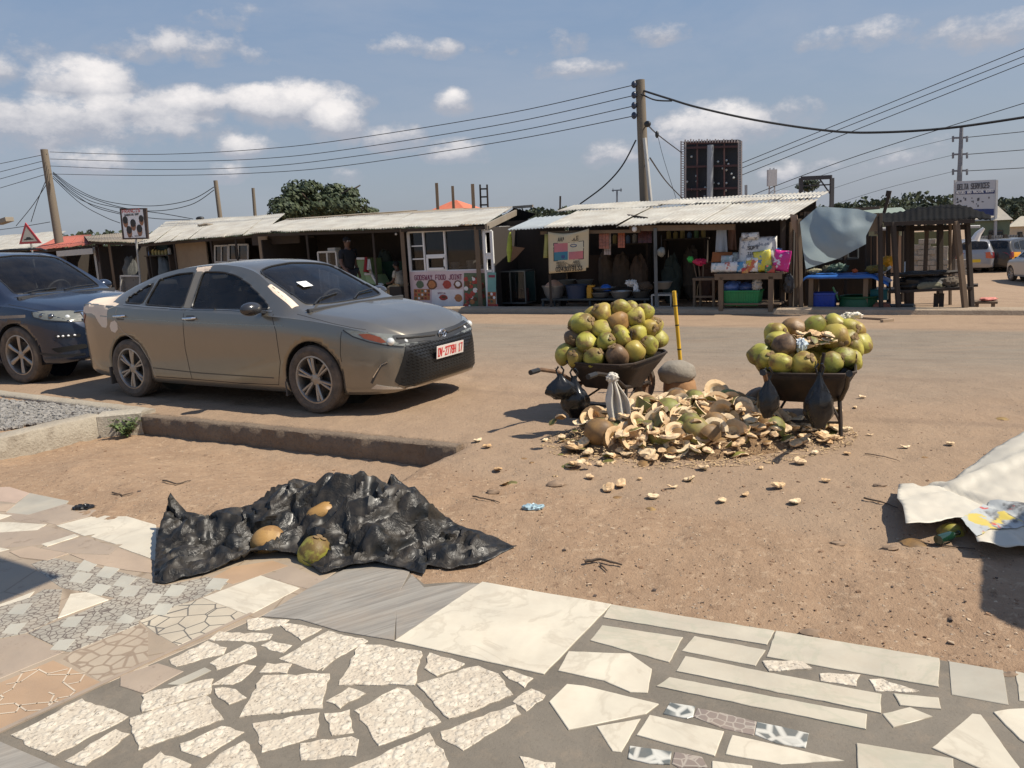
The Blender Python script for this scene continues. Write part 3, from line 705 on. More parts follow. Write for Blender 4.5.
def glass_mat(name,tint=(.10,.12,.12),transp=.5):
 if name in MC:return MC[name]
 m=bpy.data.materials.new(name);m.use_nodes=True;MC[name]=m;t=NT(m);t.n.clear()
 o=t.node('ShaderNodeOutputMaterial');g=t.node('ShaderNodeBsdfGlossy');g.inputs['Roughness'].default_value=.03;g.inputs['Color'].default_value=(.85,.9,.95,1)
 tr=t.node('ShaderNodeBsdfTransparent');tr.inputs['Color'].default_value=(*[transp*(.8+x)for x in tint],1)
 df=t.node('ShaderNodeBsdfDiffuse');df.inputs['Color'].default_value=(.30,.25,.19,1)
 fr=t.node('ShaderNodeLayerWeight');fr.inputs['Blend'].default_value=.5;f5=t.math('ADD',t.math('MULTIPLY',t.math('POWER',fr.outputs['Facing'],5.0),.9),.04)
 m1=t.node('ShaderNodeMixShader');t.link(f5,m1.inputs[0]);t.link(tr.outputs[0],m1.inputs[1]);t.link(g.outputs[0],m1.inputs[2])
 m2=t.node('ShaderNodeMixShader');t.link(t.ramp(t.noise(t.coord('Object'),5,6,.7),[(.3,.01),(.8,.06)]),m2.inputs[0]);t.link(m1.outputs[0],m2.inputs[1]);t.link(df.outputs[0],m2.inputs[2])
 t.link(m2.outputs[0],o.inputs[0]);return m
def paint(name,col,patches=None,metal=.55,rough=.3,dustc=(.40,.32,.235),dust=.5):
 m,t,b=newmat(name);oc=t.coord('Object')
 n1=t.noise(oc,2.5,6,.6);fl=t.noise(oc,900,1,.5)
 c=t.mix(n1,tuple(x*.93 for x in col),tuple(x*1.07 for x in col))
 sx=t.node('ShaderNodeSeparateXYZ');t.link(oc,sx.inputs[0]);ge=t.node('ShaderNodeNewGeometry');sn=t.node('ShaderNodeSeparateXYZ');t.link(ge.outputs['Normal'],sn.inputs[0])
 # dust settles on upward faces and along the sills
 up=t.ramp(sn.outputs['Z'],[(.35,0),(1.0,.55)])
 sill=t.ramp(sx.outputs['Z'],[(.20,.75),(.42,0)])
 d=t.math('MULTIPLY',t.math('ADD',up,sill,True),t.ramp(t.noise(oc,3.0,8,.7),[(.25,.25),(.8,1)]))
 d=t.math('MULTIPLY',t.math('ADD',d,.13),dust)
 c2=t.mix(d,c,dustc);rg=t.math('ADD',t.math('MULTIPLY',d,.55),rough);mt=t.math('SUBTRACT',metal,t.math('MULTIPLY',d,metal))
 put(t,b,'Base Color',c2);put(t,b,'Roughness',rg);put(t,b,'Metallic',mt)
 put(t,b,'Normal',t.bump(n1,.02,.01))
 b.inputs['Coat Weight'].default_value=.8;b.inputs['Coat Roughness'].default_value=.05
 return m
BLK=mat('black_plastic',(.022,.022,.023),.45,bump=.05);RUB=mat('dusty_rubber',(.045,.04,.036),.85,var=.3,dirt=(.26,.19,.13),dirt_amt=.75,scale=8)
CHR=mat('chrome',(.75,.75,.75),.16,1.0,var=.03,bump=0);ALLOY=mat('dusty_alloy',(.42,.40,.37),.38,.8,dirt=(.25,.18,.12),dirt_amt=.6,scale=9,bump=.05)
ALLOYD=mat('dark_alloy',(.06,.055,.05),.5,.5,dirt=(.2,.15,.1),dirt_amt=.5,bump=0)
INTR=mat('car_interior',(.035,.035,.037),.8,bump=.05);SEATM=mat('seat_fabric',(.09,.085,.08),.9,bump=.1)
WELL=mat('wheel_well',(.012,.011,.010),.95,bump=0)
LENS=None
def lens_mat(name,col,rough=.08):
 m,t,b=newmat(name);n=t.noise(t.coord('Object'),18,3,.5)
 put(t,b,'Base Color',t.mix(n,tuple(x*.6 for x in col),col));b.inputs['Roughness'].default_value=rough;b.inputs['Metallic'].default_value=.25
 b.inputs['Coat Weight'].default_value=1;b.inputs['Coat Roughness'].default_value=.03
 return m
HLENS=lens_mat('clear_headlight_lens',(.27,.27,.23));RLENS=lens_mat('dark_red_lens',(.26,.02,.02));ALENS=lens_mat('amber_lens',(.34,.08,.02));ILENS=lens_mat('bright_reflector',(.95,.95,.9))
def car_body(sp):
 """returns ring function data and meshes for the body"""
 L0,L1=sp['zt'][0][0],sp['zt'][-1][0];res=sp.get('res',.03)
 xs=[];x=L0
 # denser near both ends
 N=int((L1-L0)/res)
 for i in range(N+1):
  xs.append(L0+(L1-L0)*i/N)
 e=[.002,.006,.012,.02]
 xs=sorted(set([round(L0+a,4)for a in e]+[round(L1-a,4)for a in e]+[round(v,4)for v in xs]))
 cnt=sp.get('cnt',[4,2,2,4,5,4,3,2,11,3,3,8])
 rings=[]
 for x in xs:
  zb,zs,zt,w_,wr,zr=[interp(sp[k],x)for k in('zb','zs','zt','w','wr','zr')]
  zr=min(zr,zt-.002);zs_=min(zs,zr-.004)
  hh=max(.02,zs_-zb);fl=interp(sp['flare'],x)if 'flare' in sp else 0
  k=[(0,zb),(w_*.82,zb),(w_*.955,zb+.02),(w_*.985,zb+hh*.12),(w_*(.997)+fl*.5,zb+hh*.38),(w_+fl,zb+hh*.62),(w_*.992+fl*.6,zb+hh*.86),(w_*.962,zs_),
             (w_*.962-(w_*.962-wr)*.10,zs_+(zr-zs_)*.06+.002),(wr+.008*(1 if zr-zs_>.1 else 0),zr-(zr-zs_)*.03),(wr-.05*wr/.6,zr+(zt-zr)*.32),(wr*.66,zr+(zt-zr)*.72),(0,zt)]
  rings.append(catmull(k,cnt))
 nr=len(rings[0]);full=2*(nr-1)
 vs=[];
 for x,r in zip(xs,rings):
  for y,z in r:vs.append(Vector((x,-y,z))) # right side (y<0) first
  for y,z in r[-2:0:-1]:vs.append(Vector((x,y,z)))
 n=2*nr-2
 fs=[(i*n+k,i*n+(k+1)%n,(i+1)*n+(k+1)%n,(i+1)*n+k)for i in range(len(xs)-1)for k in range(n)]
 caps=[tuple(range(n-1,-1,-1)),tuple(range((len(xs)-1)*n,len(xs)*n))]
 return vs,fs,caps
def inpoly(poly,x,y):
 c=False;n=len(poly)
 for i in range(n):
  a,b=poly[i],poly[(i+1)%n]
  if(a[1]>y)!=(b[1]>y)and x<(b[0]-a[0])*(y-a[1])/(b[1]-a[1])+a[0]:c=not c
 return c
def nearpoly(poly,x,y):
 best=None
 for i in range(len(poly)):
  a,b=poly[i],poly[(i+1)%len(poly)]
  dx,dy=b[0]-a[0],b[1]-a[1];l=dx*dx+dy*dy or 1e-9
  t=max(0,min(1,((x-a[0])*dx+(y-a[1])*dy)/l));q=(a[0]+t*dx,a[1]+t*dy);d=(q[0]-x)**2+(q[1]-y)**2
  if best is None or d<best[0]:best=(d,q)
 return best[1]
def rounded(poly,r=.04,n=3):
 out=[]
 m=len(poly)
 for i in range(m):
  p0,p1,p2=Vector(poly[i-1]),Vector(poly[i]),Vector(poly[(i+1)%m])
  a=(p0-p1);b=(p2-p1);rr=min(r,a.length*.4,b.length*.4);a=p1+a.normalized()*rr;b=p1+b.normalized()*rr
  for k in range(n+1):
   t=k/n;q=a*(1-t)**2+p1*2*t*(1-t)+b*t*t;out.append((q.x,q.y))
 return out
def make_car(sp,name,label,cat='car',group=None):
 root=empty(name,label=label,cat=cat,group=group)
 vs,fs,caps=car_body(sp)
 PM=sp['paint']
 regs=[] # (name, kind, side, poly)
 for s in(-1,1):
  for nm,poly in sp['side_glass']:regs.append((nm,'side',s,rounded(poly,.05)))
  for x in(sp['wf'],sp['wrr']):
   r=sp['arch'];regs.append(('arch','arch',s,[(x+r*cos(a*pi/18),sp['wr_']+.01+r*1.0*sin(a*pi/18))for a in range(36)]))
 regs.append(('windscreen','top',1,rounded(sp['screen'],.08)));regs.append(('rear_window','top',1,rounded(sp['rear_glass'],.08)))
 owner={}
 def fc(f):return sum((vs[i]for i in f),Vector())/len(f)
 def fnorm(f):a,b,c=vs[f[0]],vs[f[1]],vs[f[2]];return(b-a).cross(c-a)
 for fi,f in enumerate(fs):
  c=fc(f)
  for ri,(nm,kd,s,poly)in enumerate(regs):
   if kd in('side','arch'):
    if c.y*s>.42 and inpoly(poly,c.x,c.z):
     owner[fi]=ri;break
   elif c.z>sp['screen_z']and inpoly(poly,c.x,c.y):owner[fi]=ri;break
 # vertices on region borders snap on to the outline
 vf={}
 for fi,f in enumerate(fs):
  for v in f:vf.setdefault(v,[]).append(fi)
 snapped={}
 for v,fl in vf.items():
  own=set(owner.get(fi,-1)for fi in fl)
  if len(own)>1:
   ri=max(own);nm,kd,s,poly=regs[ri]
   if kd in('side','arch'):
    q=nearpoly(poly,vs[v].x,vs[v].z);vs[v]=Vector((q[0],vs[v].y,q[1]))
   else:
    q=nearpoly(poly,vs[v].x,vs[v].y);p=vs[v]
    # keep on the surface: move z along the slope estimated from the neighbours
    dz=0;h=.02
    z0=interp(sp['zt'],p.x);z1=interp(sp['zt'],q[0]);dz=z1-z0
    vs[v]=Vector((q[0],q[1],p.z+dz))
 body=MB();body.v=vs[:];
 bf=[f for fi,f in enumerate(fs)if fi not in owner]+caps
 body.f=bf;body.m=[0]*len(bf)
 # body mesh
 me_=body
 bo=body.build('body',PM,root,smooth=True,fix=False,sharp=sp.get('sharp',.62))
 bmm=bmesh.new();bmm.from_mesh(bo.data)
 bmesh.ops.delete(bmm,geom=[v for v in bmm.verts if not v.link_faces],context='VERTS')
 # inner lips for the wheel arches
 bmesh.ops.recalc_face_normals(bmm,faces=bmm.faces)
 be=[e for e in bmm.edges if e.is_boundary and all(abs(v.co.y)>.42 and min(hypot(v.co.x-sp['wf'],v.co.z-sp['wr_']-.01),hypot(v.co.x-sp['wrr'],v.co.z-sp['wr_']-.01))<sp['arch']+.03 for v in e.verts)]
 ex=bmesh.ops.extrude_edge_only(bmm,edges=be)
 for v in[g_ for g_ in ex['geom']if isinstance(g_,bmesh.types.BMVert)]:v.co.y*=.965
 bmm.to_mesh(bo.data);bmm.free()
 if sp.get('patches'):pass
 # full (unholed) surface for projecting parts on
 full=bvhtree.BVHTree.FromPolygons([tuple(v)for v in vs],fs+caps)
 # glass
 gm=sp['glass'];trim=MB()
 for ri,(nm,kd,s,poly)in enumerate(regs):
  if kd=='arch':continue
  ff=[fs[fi]for fi,o_ in owner.items()if o_==ri]
  if not ff:continue
  idx={};mb=MB();
  for f in ff:
   for v in f:
    if v not in idx:idx[v]=len(mb.v);mb.v.append(vs[v].copy())
   mb.f.append(tuple(idx[v]for v in f));mb.m.append(0)
  # push 8 mm inwards
  cen=Vector((0,0,.9))
  for i,v in enumerate(mb.v):
   if kd=='side':v.y-=s*.008
   else:v.z-=.006
  g_=mb.build(nm,gm if nm!='rear_window' else gm,root,smooth=True,fix=False,sharp=2)
  # border loop as a rubber seal
  ec={}
  for f in ff:
   for a,b in zip(f,f[1:]+f[:1]):k=(min(a,b),max(a,b));ec[k]=ec.get(k,0)+1
  be=[k for k,n in ec.items()if n==1];nb={}
  for a,b in be:nb.setdefault(a,[]).append(b);nb.setdefault(b,[]).append(a)
  st=be[0][0];loop=[st];prev=None;cur=st
  while True:
   nx=[x for x in nb[cur]if x!=prev]
   if not nx or nx[0]==st:break
   prev,cur=cur,nx[0];loop.append(cur)
   if len(loop)>2000:break
  mbs=MB();mbs.tube([vs[i]for i in loop]+[vs[loop[0]],vs[loop[1]]],.0095,5,cap=False);sb=mbs.build('window_seal',BLK,g_,smooth=True)
  for k_ in range(1):pass
 W_=sp['wr_']
 # wheel wells, floor, interior
 mb=MB()
 for x in(sp['wf'],sp['wrr']):
  for s in(-1,1):
   mb=MB();n=14;r=sp['arch']+.005;pv=[]
   for k in range(n+1):
    a=-.35+(pi+.7)*k/n
    for yy in(.42,interp(sp['w'],x)*.96):pv.append((x+r*cos(a),s*yy,W_+.01+r*sin(a)))
   mb.add(pv,[(2*k,2*k+1,2*k+3,2*k+2)for k in range(n)])
   mb.add([(x+r*cos(-.35+(pi+.7)*k/n),s*.42,W_+.01+r*sin(-.35+(pi+.7)*k/n))for k in range(n+1)],[tuple(range(n+1))])
   mb.build('wheel_well',WELL,root,fix=False)
 mb=MB();xf,xr=sp['cabin'];fz=sp['floor_z']
 mb.box(((xf+xr)/2,0,fz),(xf-xr,1.45,.03));mb.box((xf+.02,0,(fz+sp['dash_z'])/2),(.04,1.5,sp['dash_z']-fz))
 mb.box((xf-.16,0,sp['dash_z']-.09),(.42,1.44,.16),rot=Matrix.Rotation(.05,3,'Y'))
 mb.box((xr,0,(fz+sp['dash_z'])/2),(.05,1.4,sp['dash_z']-fz-.05))
 for s in(-1,1):mb.box(((xf+xr)/2,s*.74,(fz+sp['dash_z']-.12)/2),(xf-xr,.03,sp['dash_z']-.14-fz))
 mb.build('dashboard',INTR,root,bevel=.01)
 for(sx,sy,back)in sp['seats']:
  mb=MB();mb.box((sx,sy,fz+.22),(.5,.5,.16));mb.box((sx-.27,sy,fz+.52),(.13,.48,.58),rot=Matrix.Rotation(-.2,3,'Y'));mb.box((sx-.36,sy,fz+.88),(.09,.26,.17),rot=Matrix.Rotation(-.2,3,'Y'))
  mb.build('seat',SEATM,root,bevel=.04)
 mb=MB();sw=sp['wheelpos'];M=Matrix.Translation(Vector(sw))@Matrix.Rotation(-1.1,4,'Y')
 mb.tube([M@Vector((.19*cos(a),.19*sin(a),0))for a in[k*2*pi/24 for k in range(25)]],.014,6)
 mb.bar(M@Vector((-.18,0,0)),M@Vector((.18,0,0)),.05,.02);mb.bar(M@Vector((0,-.18,0)),M@Vector((0,.18,0)),.05,.02)
 mb.build('steering_wheel',mat('wheel_grey',(.22,.21,.2),.5),root)
 # wheels
 wm=wheel_meshes(sp)
 for x in(sp['wf'],sp['wrr']):
  for s in(-1,1):
   ty=mkobj('wheel',wm[0],root);ty.location=(x,s*sp['track'],W_);ty.rotation_euler=(0,R_.uniform(0,1),0 if s<0 else pi)
   if x==sp['wf']and sp.get('steer'):ty.rotation_euler[2]+=sp['steer']
   rm=mkobj('rim',wm[1],ty)
   bk=mkobj('brake_disc',wm[2],ty)
 def surf(axis,side,a,b):
  """project a 2D point on to the body. axis 'side': (x,z); 'front'/'rear': (y,z); 'top': (x,y)"""
  if axis=='side':o,d=Vector((a,side*3,b)),Vector((0,-side,0))
  elif axis=='front':o,d=Vector((5,a,b)),Vector((-1,0,0))
  elif axis=='rear':o,d=Vector((-5,a,b)),Vector((1,0,0))
  elif axis=='diag':o=Vector((sp['wf']+.25,0,b))+Vector((cos(a),side*sin(a),0))*3;d=Vector((-cos(a),-side*sin(a),0))
  elif axis=='diagr':o=Vector((sp['wrr']-.25,0,b))+Vector((-cos(a),side*sin(a),0))*3;d=Vector((cos(a),-side*sin(a),0))
  else:o,d=Vector((a,b,4)),Vector((0,0,-1))
  h=full.ray_cast(o,d)
  if h[0]is None:return None
  n=h[1]
  if n.dot(d)>0:n=-n
  return h[0],n
 def decal(nm,axis,side,poly,mt,off=.004,res=.02,parent=root,deep=.02,round_=0,asp=1.0,dome=0.0):
  if round_:poly=rounded(poly,round_)
  v2,f2=polygrid(poly,res)
  top=[];bot=[]
  for a,b in v2:
   h=surf(axis,side,a,b)
   if h is None:h=(Vector((0,0,-9)),Vector((0,0,1)))
   top.append(h[0]+h[1]*off);bot.append(h[0]-h[1]*deep)
  ok=[f for f in f2 if all(top[i].z>-5 for i in f)]
  bad=[i for i in range(len(top))if top[i].z<-5]
  n=len(top);ec={}
  for f in ok:
   for i in range(len(f)):a,b=f[i],f[(i+1)%len(f)];ec[(a,b)]=1
  side_f=[(a,b,b+n,a+n)for(a,b)in ec if(b,a)not in ec]
  mb=MB();mb.add(top+bot,ok+side_f)
  o=mb.build(nm,mt,parent,smooth=True,sharp=.8)
  bb=bmesh.new();bb.from_mesh(o.data);bmesh.ops.delete(bb,geom=[v for v in bb.verts if not v.link_faces],context='VERTS');bb.to_mesh(o.data);bb.free()
  return o
 def seam(axis,side,pts,wd=.006,mt=WELL,off=.0012,nm='door_gap',parent=root):
  mb=MB();P3=[]
  for a,b in zip(pts,pts[1:]):
   n=max(1,int(hypot(b[0]-a[0],b[1]-a[1])/.03))
   for k in range(n):P3.append((a[0]+(b[0]-a[0])*k/n,a[1]+(b[1]-a[1])*k/n))
  P3.append(pts[-1]);hs=[surf(axis,side,*p)for p in P3];hs=[h for h in hs if h]
  vs_=[]
  for i,(p,n)in enumerate(hs):
   d=(hs[min(i+1,len(hs)-1)][0]-hs[max(i-1,0)][0]).normalized();r=d.cross(n).normalized()
   vs_+=[p+r*wd/2+n*off,p-r*wd/2+n*off]
  mb.add(vs_,[(2*i,2*i+1,2*i+3,2*i+2)for i in range(len(hs)-1)])
  return mb.build(nm,mt,parent,fix=False)
 return root,bo,surf,decal,seam
def wheel_meshes(sp):
 r,wd,rr,style,ns=sp['tyre_r'],sp['tyre_w'],sp['rim_r'],sp['rim'],sp['spokes']
 prof=[(rr-.005,-wd*.40),(rr+.01,-wd*.46),(r-.05,-wd*.5),(r-.012,-wd*.44),(r,-wd*.34),(r+.001,-wd*.1),(r-.006,-wd*.09),(r-.006,-wd*.05),(r+.001,-wd*.04),(r+.001,wd*.04),(r-.006,wd*.05),(r-.006,wd*.09),(r,wd*.1),(r,wd*.34),(r-.012,wd*.44),(r-.05,wd*.5),(rr+.01,wd*.46),(rr-.005,wd*.40)]
 MR=Matrix.Rotation(pi/2,4,'X') # lathe axis z -> -y ; outer face towards -y
 mb=MB();mb.lathe(prof,40,MR);t=mb.build('tyre_src',RUB,smooth=True,sharp=.5);me0=t.data;bpy.data.objects.remove(t)
 mb=MB();o=wd*.40
 mb.lathe([(rr+.004,o+.006),(rr-.012,o+.008),(rr-.022,o-.01),(rr-.03,-o*.2),(rr-.03,-o)],40,MR)
 mb.lathe([(0,o-.012),(.035,o-.014),(.06,o-.022),(.062,o-.05)],20,MR)
 for k in range(5):a=k*2*pi/5+.3;mb.lathe([(0,.004),(.009,.004),(.010,-.01)],6,MR@Matrix.Translation((.05*cos(a),.05*sin(a),o-.02)))
 for k in range(ns):
  a0=2*pi*k/ns
  offs=(-.13,.13)if style=='twin' else(0,)
  for da in offs:
   a=a0+da*(.9)
   w0,w1=(.012,.017)if style=='twin' else(.018,.035)
   i0=Vector((.045*cos(a0+da*.6),.045*sin(a0+da*.6),o-.02));i1=Vector(((rr-.015)*cos(a),(rr-.015)*sin(a),o-.012));mid=(i0+i1)/2+Vector((0,0,.004))
   pr=[]
   for q,ww in((i0,w0),(mid,(w0+w1)/2),(i1,w1)):
    tn=Vector((-sin(a),cos(a),0));pr+=[q+tn*ww+Vector((0,0,-.004)),q+tn*ww*.5+Vector((0,0,.006)),q-tn*ww*.5+Vector((0,0,.006)),q-tn*ww+Vector((0,0,-.004)),q-tn*ww*.8+Vector((0,0,-.035)),q+tn*ww*.8+Vector((0,0,-.035))]
   mb.add([MR@p for p in pr],[(i*6+j,i*6+(j+1)%6,(i+1)*6+(j+1)%6,(i+1)*6+j)for i in range(2)for j in range(6)])
 t=mb.build('rim_src',ALLOY,smooth=True,sharp=.6);me1=t.data;bpy.data.objects.remove(t)
 mb=MB();mb.lathe([(0,0),(rr*.62,0),(rr*.62,-.02),(rr*.3,-.02)],24,MR);mb.lathe([(rr-.035,-o*.9),(0,-o*.9)],24,MR)
 t=mb.build('brake_src',ALLOYD,smooth=True,sharp=.6);me2=t.data;bpy.data.objects.remove(t)
 return me0,me1,me2
# ---- small vector lettering: strokes per character on a 4 x 6 cell
FONT={'A':[(0,0,2,6),(2,6,4,0),(.8,2.2,3.2,2.2)],'B':[(0,0,0,6),(0,6,3,6),(3,6,4,5),(4,5,4,4),(4,4,3,3),(0,3,3,3),(3,3,4,2),(4,2,4,1),(4,1,3,0),(0,0,3,0)],
 'C':[(4,5,3,6),(3,6,1,6),(1,6,0,5),(0,5,0,1),(0,1,1,0),(1,0,3,0),(3,0,4,1)],'D':[(0,0,0,6),(0,6,2.6,6),(2.6,6,4,4.6),(4,4.6,4,1.4),(4,1.4,2.6,0),(2.6,0,0,0)],
 'E':[(0,0,0,6),(0,6,4,6),(0,3,3.2,3),(0,0,4,0)],'F':[(0,0,0,6),(0,6,4,6),(0,3,3.2,3)],'G':[(4,5,3,6),(3,6,1,6),(1,6,0,5),(0,5,0,1),(0,1,1,0),(1,0,3,0),(3,0,4,1),(4,1,4,2.8),(4,2.8,2.2,2.8)],
 'H':[(0,0,0,6),(4,0,4,6),(0,3,4,3)],'I':[(2,0,2,6),(1,0,3,0),(1,6,3,6)],'J':[(3.4,6,3.4,1),(3.4,1,2.4,0),(2.4,0,1,0),(1,0,0,1)],'K':[(0,0,0,6),(4,6,0,2.6),(1.4,3.8,4,0)],'L':[(0,6,0,0),(0,0,4,0)],
 'M':[(0,0,0,6),(0,6,2,3),(2,3,4,6),(4,6,4,0)],'N':[(0,0,0,6),(0,6,4,0),(4,0,4,6)],'O':[(1,0,3,0),(3,0,4,1),(4,1,4,5),(4,5,3,6),(3,6,1,6),(1,6,0,5),(0,5,0,1),(0,1,1,0)],
 'P':[(0,0,0,6),(0,6,3,6),(3,6,4,5),(4,5,4,4),(4,4,3,3),(3,3,0,3)],'R':[(0,0,0,6),(0,6,3,6),(3,6,4,5),(4,5,4,4),(4,4,3,3),(3,3,0,3),(1.6,3,4,0)],
 'S':[(4,5,3,6),(3,6,1,6),(1,6,0,5),(0,5,0,4),(0,4,1,3),(1,3,3,3),(3,3,4,2),(4,2,4,1),(4,1,3,0),(3,0,1,0),(1,0,0,1)],'T':[(0,6,4,6),(2,6,2,0)],'U':[(0,6,0,1),(0,1,1,0),(1,0,3,0),(3,0,4,1),(4,1,4,6)],
 'V':[(0,6,2,0),(2,0,4,6)],'W':[(0,6,1,0),(1,0,2,3.4),(2,3.4,3,0),(3,0,4,6)],'X':[(0,0,4,6),(0,6,4,0)],'Y':[(0,6,2,3),(4,6,2,3),(2,3,2,0)],'Z':[(0,6,4,6),(4,6,0,0),(0,0,4,0)],
 '0':[(1,0,3,0),(3,0,4,1),(4,1,4,5),(4,5,3,6),(3,6,1,6),(1,6,0,5),(0,5,0,1),(0,1,1,0)],'1':[(2,0,2,6),(2,6,1,5),(1,0,3,0)],'2':[(0,5,1,6),(1,6,3,6),(3,6,4,5),(4,5,4,4),(4,4,0,0),(0,0,4,0)],
 '3':[(0,6,4,6),(4,6,2,3.5),(2,3.5,3,3.5),(3,3.5,4,2.5),(4,2.5,4,1),(4,1,3,0),(3,0,1,0),(1,0,0,1)],'4':[(3,0,3,6),(3,6,0,2),(0,2,4,2)],'5':[(4,6,0,6),(0,6,0,3.4),(0,3.4,3,3.4),(3,3.4,4,2.4),(4,2.4,4,1),(4,1,3,0),(3,0,0,0)],
 '6':[(3.6,6,1.4,6),(1.4,6,0,4),(0,4,0,1),(0,1,1,0),(1,0,3,0),(3,0,4,1),(4,1,4,2.4),(4,2.4,3,3.4),(3,3.4,0,3.2)],'7':[(0,6,4,6),(4,6,1.4,0)],
 '8':[(1,0,3,0),(3,0,4,1),(4,1,4,2.2),(4,2.2,3,3.1),(3,3.1,1,3.1),(1,3.1,0,4),(0,4,0,5),(0,5,1,6),(1,6,3,6),(3,6,4,5),(4,5,4,4),(4,4,3,3.1),(1,3.1,0,2.2),(0,2.2,0,1),(0,1,1,0)],
 '9':[(4,2.6,1,2.6),(1,2.6,0,3.6),(0,3.6,0,5),(0,5,1,6),(1,6,3,6),(3,6,4,5),(4,5,4,2),(4,2,3,0),(3,0,1,0)],'-':[(.8,3,3.2,3)],'&':[(4,0,1,4.6),(1,4.6,1.6,6),(1.6,6,2.6,5.4),(2.6,5.4,.4,1.6),(.4,1.6,1.4,0),(1.4,0,4,2.2)],'.':[(1.6,0,2.2,0)],'/':[(0,0,4,6)],' ':[]}
def text_mesh(mb,txt,o,ux,uy,h,wd=None,sw=.13,off=.001,center=False):
 """strokes of txt on the plane (o, ux, uy), letter height h"""
 o,ux,uy=Vector(o),Vector(ux).normalized(),Vector(uy).normalized();nz=ux.cross(uy);k=h/6;adv=5.6*k
 tot=len(txt)*adv-1.6*k
 sx=(wd/tot)if wd else 1.0
 if center:o=o-ux*(tot*sx/2)
 for ci,ch in enumerate(txt):
  for i,(x0,y0,x1,y1)in enumerate(FONT.get(ch,[])):
   a=o+ux*((ci*adv+x0*k)*sx)+uy*(y0*k)+nz*(off+.00012*(i%5));b=o+ux*((ci*adv+x1*k)*sx)+uy*(y1*k)+nz*(off+.00012*(i%5))
   d=(b-a);
   if d.length<1e-7:d=ux*.3*k
   d.normalize();n=nz.cross(d)*(h*sw/2);e=d*(h*sw*.4)
   mb.add([a-n-e,b-n+e,b+n+e,a+n-e],[(0,1,2,3)])
# ------------------------------------------------------------------ the grey sedan
SED=dict(
 zt=[(-2.50,.62),(-2.485,.80),(-2.46,1.0),(-2.42,1.105),(-2.30,1.135),(-2.0,1.15),(-1.82,1.155),(-1.4,1.30),(-1.0,1.415),(-.6,1.46),(-.1,1.478),(.2,1.46),(.42,1.415),(.7,1.285),(1.0,1.13),(1.18,1.025),(1.3,.995),(1.6,.955),(1.9,.90),(2.1,.835),(2.22,.77),(2.31,.68),(2.37,.58),(2.385,.50)],
 zs=[(-2.50,.58),(-2.46,.92),(-2.40,1.03),(-2.2,1.055),(-1.9,1.05),(-1.3,1.015),(-.4,.985),(.5,.955),(1.0,.93),(1.5,.885),(1.9,.82),(2.15,.74),(2.31,.62),(2.385,.46)],
 zr=[(-2.50,.60),(-2.46,.96),(-2.42,1.08),(-2.0,1.105),(-1.82,1.11),(-1.4,1.245),(-1.0,1.355),(-.6,1.405),(-.1,1.425),(.2,1.40),(.42,1.355),(.7,1.225),(1.0,1.07),(1.18,.985),(1.4,.95),(1.9,.87),(2.1,.80),(2.22,.73),(2.31,.64),(2.385,.48)],
 zb=[(-2.50,.45),(-2.48,.34),(-2.40,.27),(-1.9,.21),(-1,.185),(1.2,.18),(1.9,.19),(2.2,.20),(2.33,.235),(2.385,.33)],
 w=[(-2.50,.40),(-2.49,.58),(-2.465,.70),(-2.40,.78),(-2.25,.835),(-1.9,.875),(-1.2,.897),(0,.905),(1.2,.905),(1.6,.895),(1.85,.868),(2.0,.83),(2.12,.78),(2.22,.71),(2.30,.61),(2.35,.48),(2.375,.33),(2.385,.18)],
 wr=[(-2.50,.30),(-2.46,.60),(-2.40,.66),(-2.0,.70),(-1.82,.70),(-1.4,.63),(-1.0,.585),(-.5,.575),(.1,.585),(.42,.60),(.8,.675),(1.1,.74),(1.4,.75),(1.9,.68),(2.1,.60),(2.25,.48),(2.34,.33),(2.385,.12)],
 wf=1.42,wrr=-1.355,wr_=.333,arch=.365,tyre_r=.333,tyre_w=.215,rim_r=.232,rim='twin',spokes=6,track=.795,
 side_glass=[('front_window',[(.86,1.005),(.74,1.085),(.42,1.262),(.2,1.345),(-.02,1.375),(-.30,1.382),(-.27,1.012)]),('rear_door_window',[(-.40,1.02),(-.43,1.38),(-.70,1.368),(-.95,1.325),(-1.02,1.3),(-1.05,1.05)]),('quarter_window',[(-1.10,1.055),(-1.075,1.285),(-1.25,1.215),(-1.42,1.12),(-1.40,1.075)])],
 screen=[(1.14,-.60),(1.20,-.3),(1.215,0),(1.20,.3),(1.14,.60),(.47,.545),(.40,.3),(.375,0),(.40,-.3),(.47,-.545)],rear_glass=[(-1.80,-.60),(-1.84,0),(-1.80,.60),(-1.08,.52),(-1.02,0),(-1.08,-.52)],screen_z=.98,
 cabin=(1.28,-1.5),floor_z=.33,dash_z=1.0,seats=[(.05,.38,1),(.05,-.38,1),(-.85,.38,1),(-.85,-.38,1)],wheelpos=(.55,.38,.93))
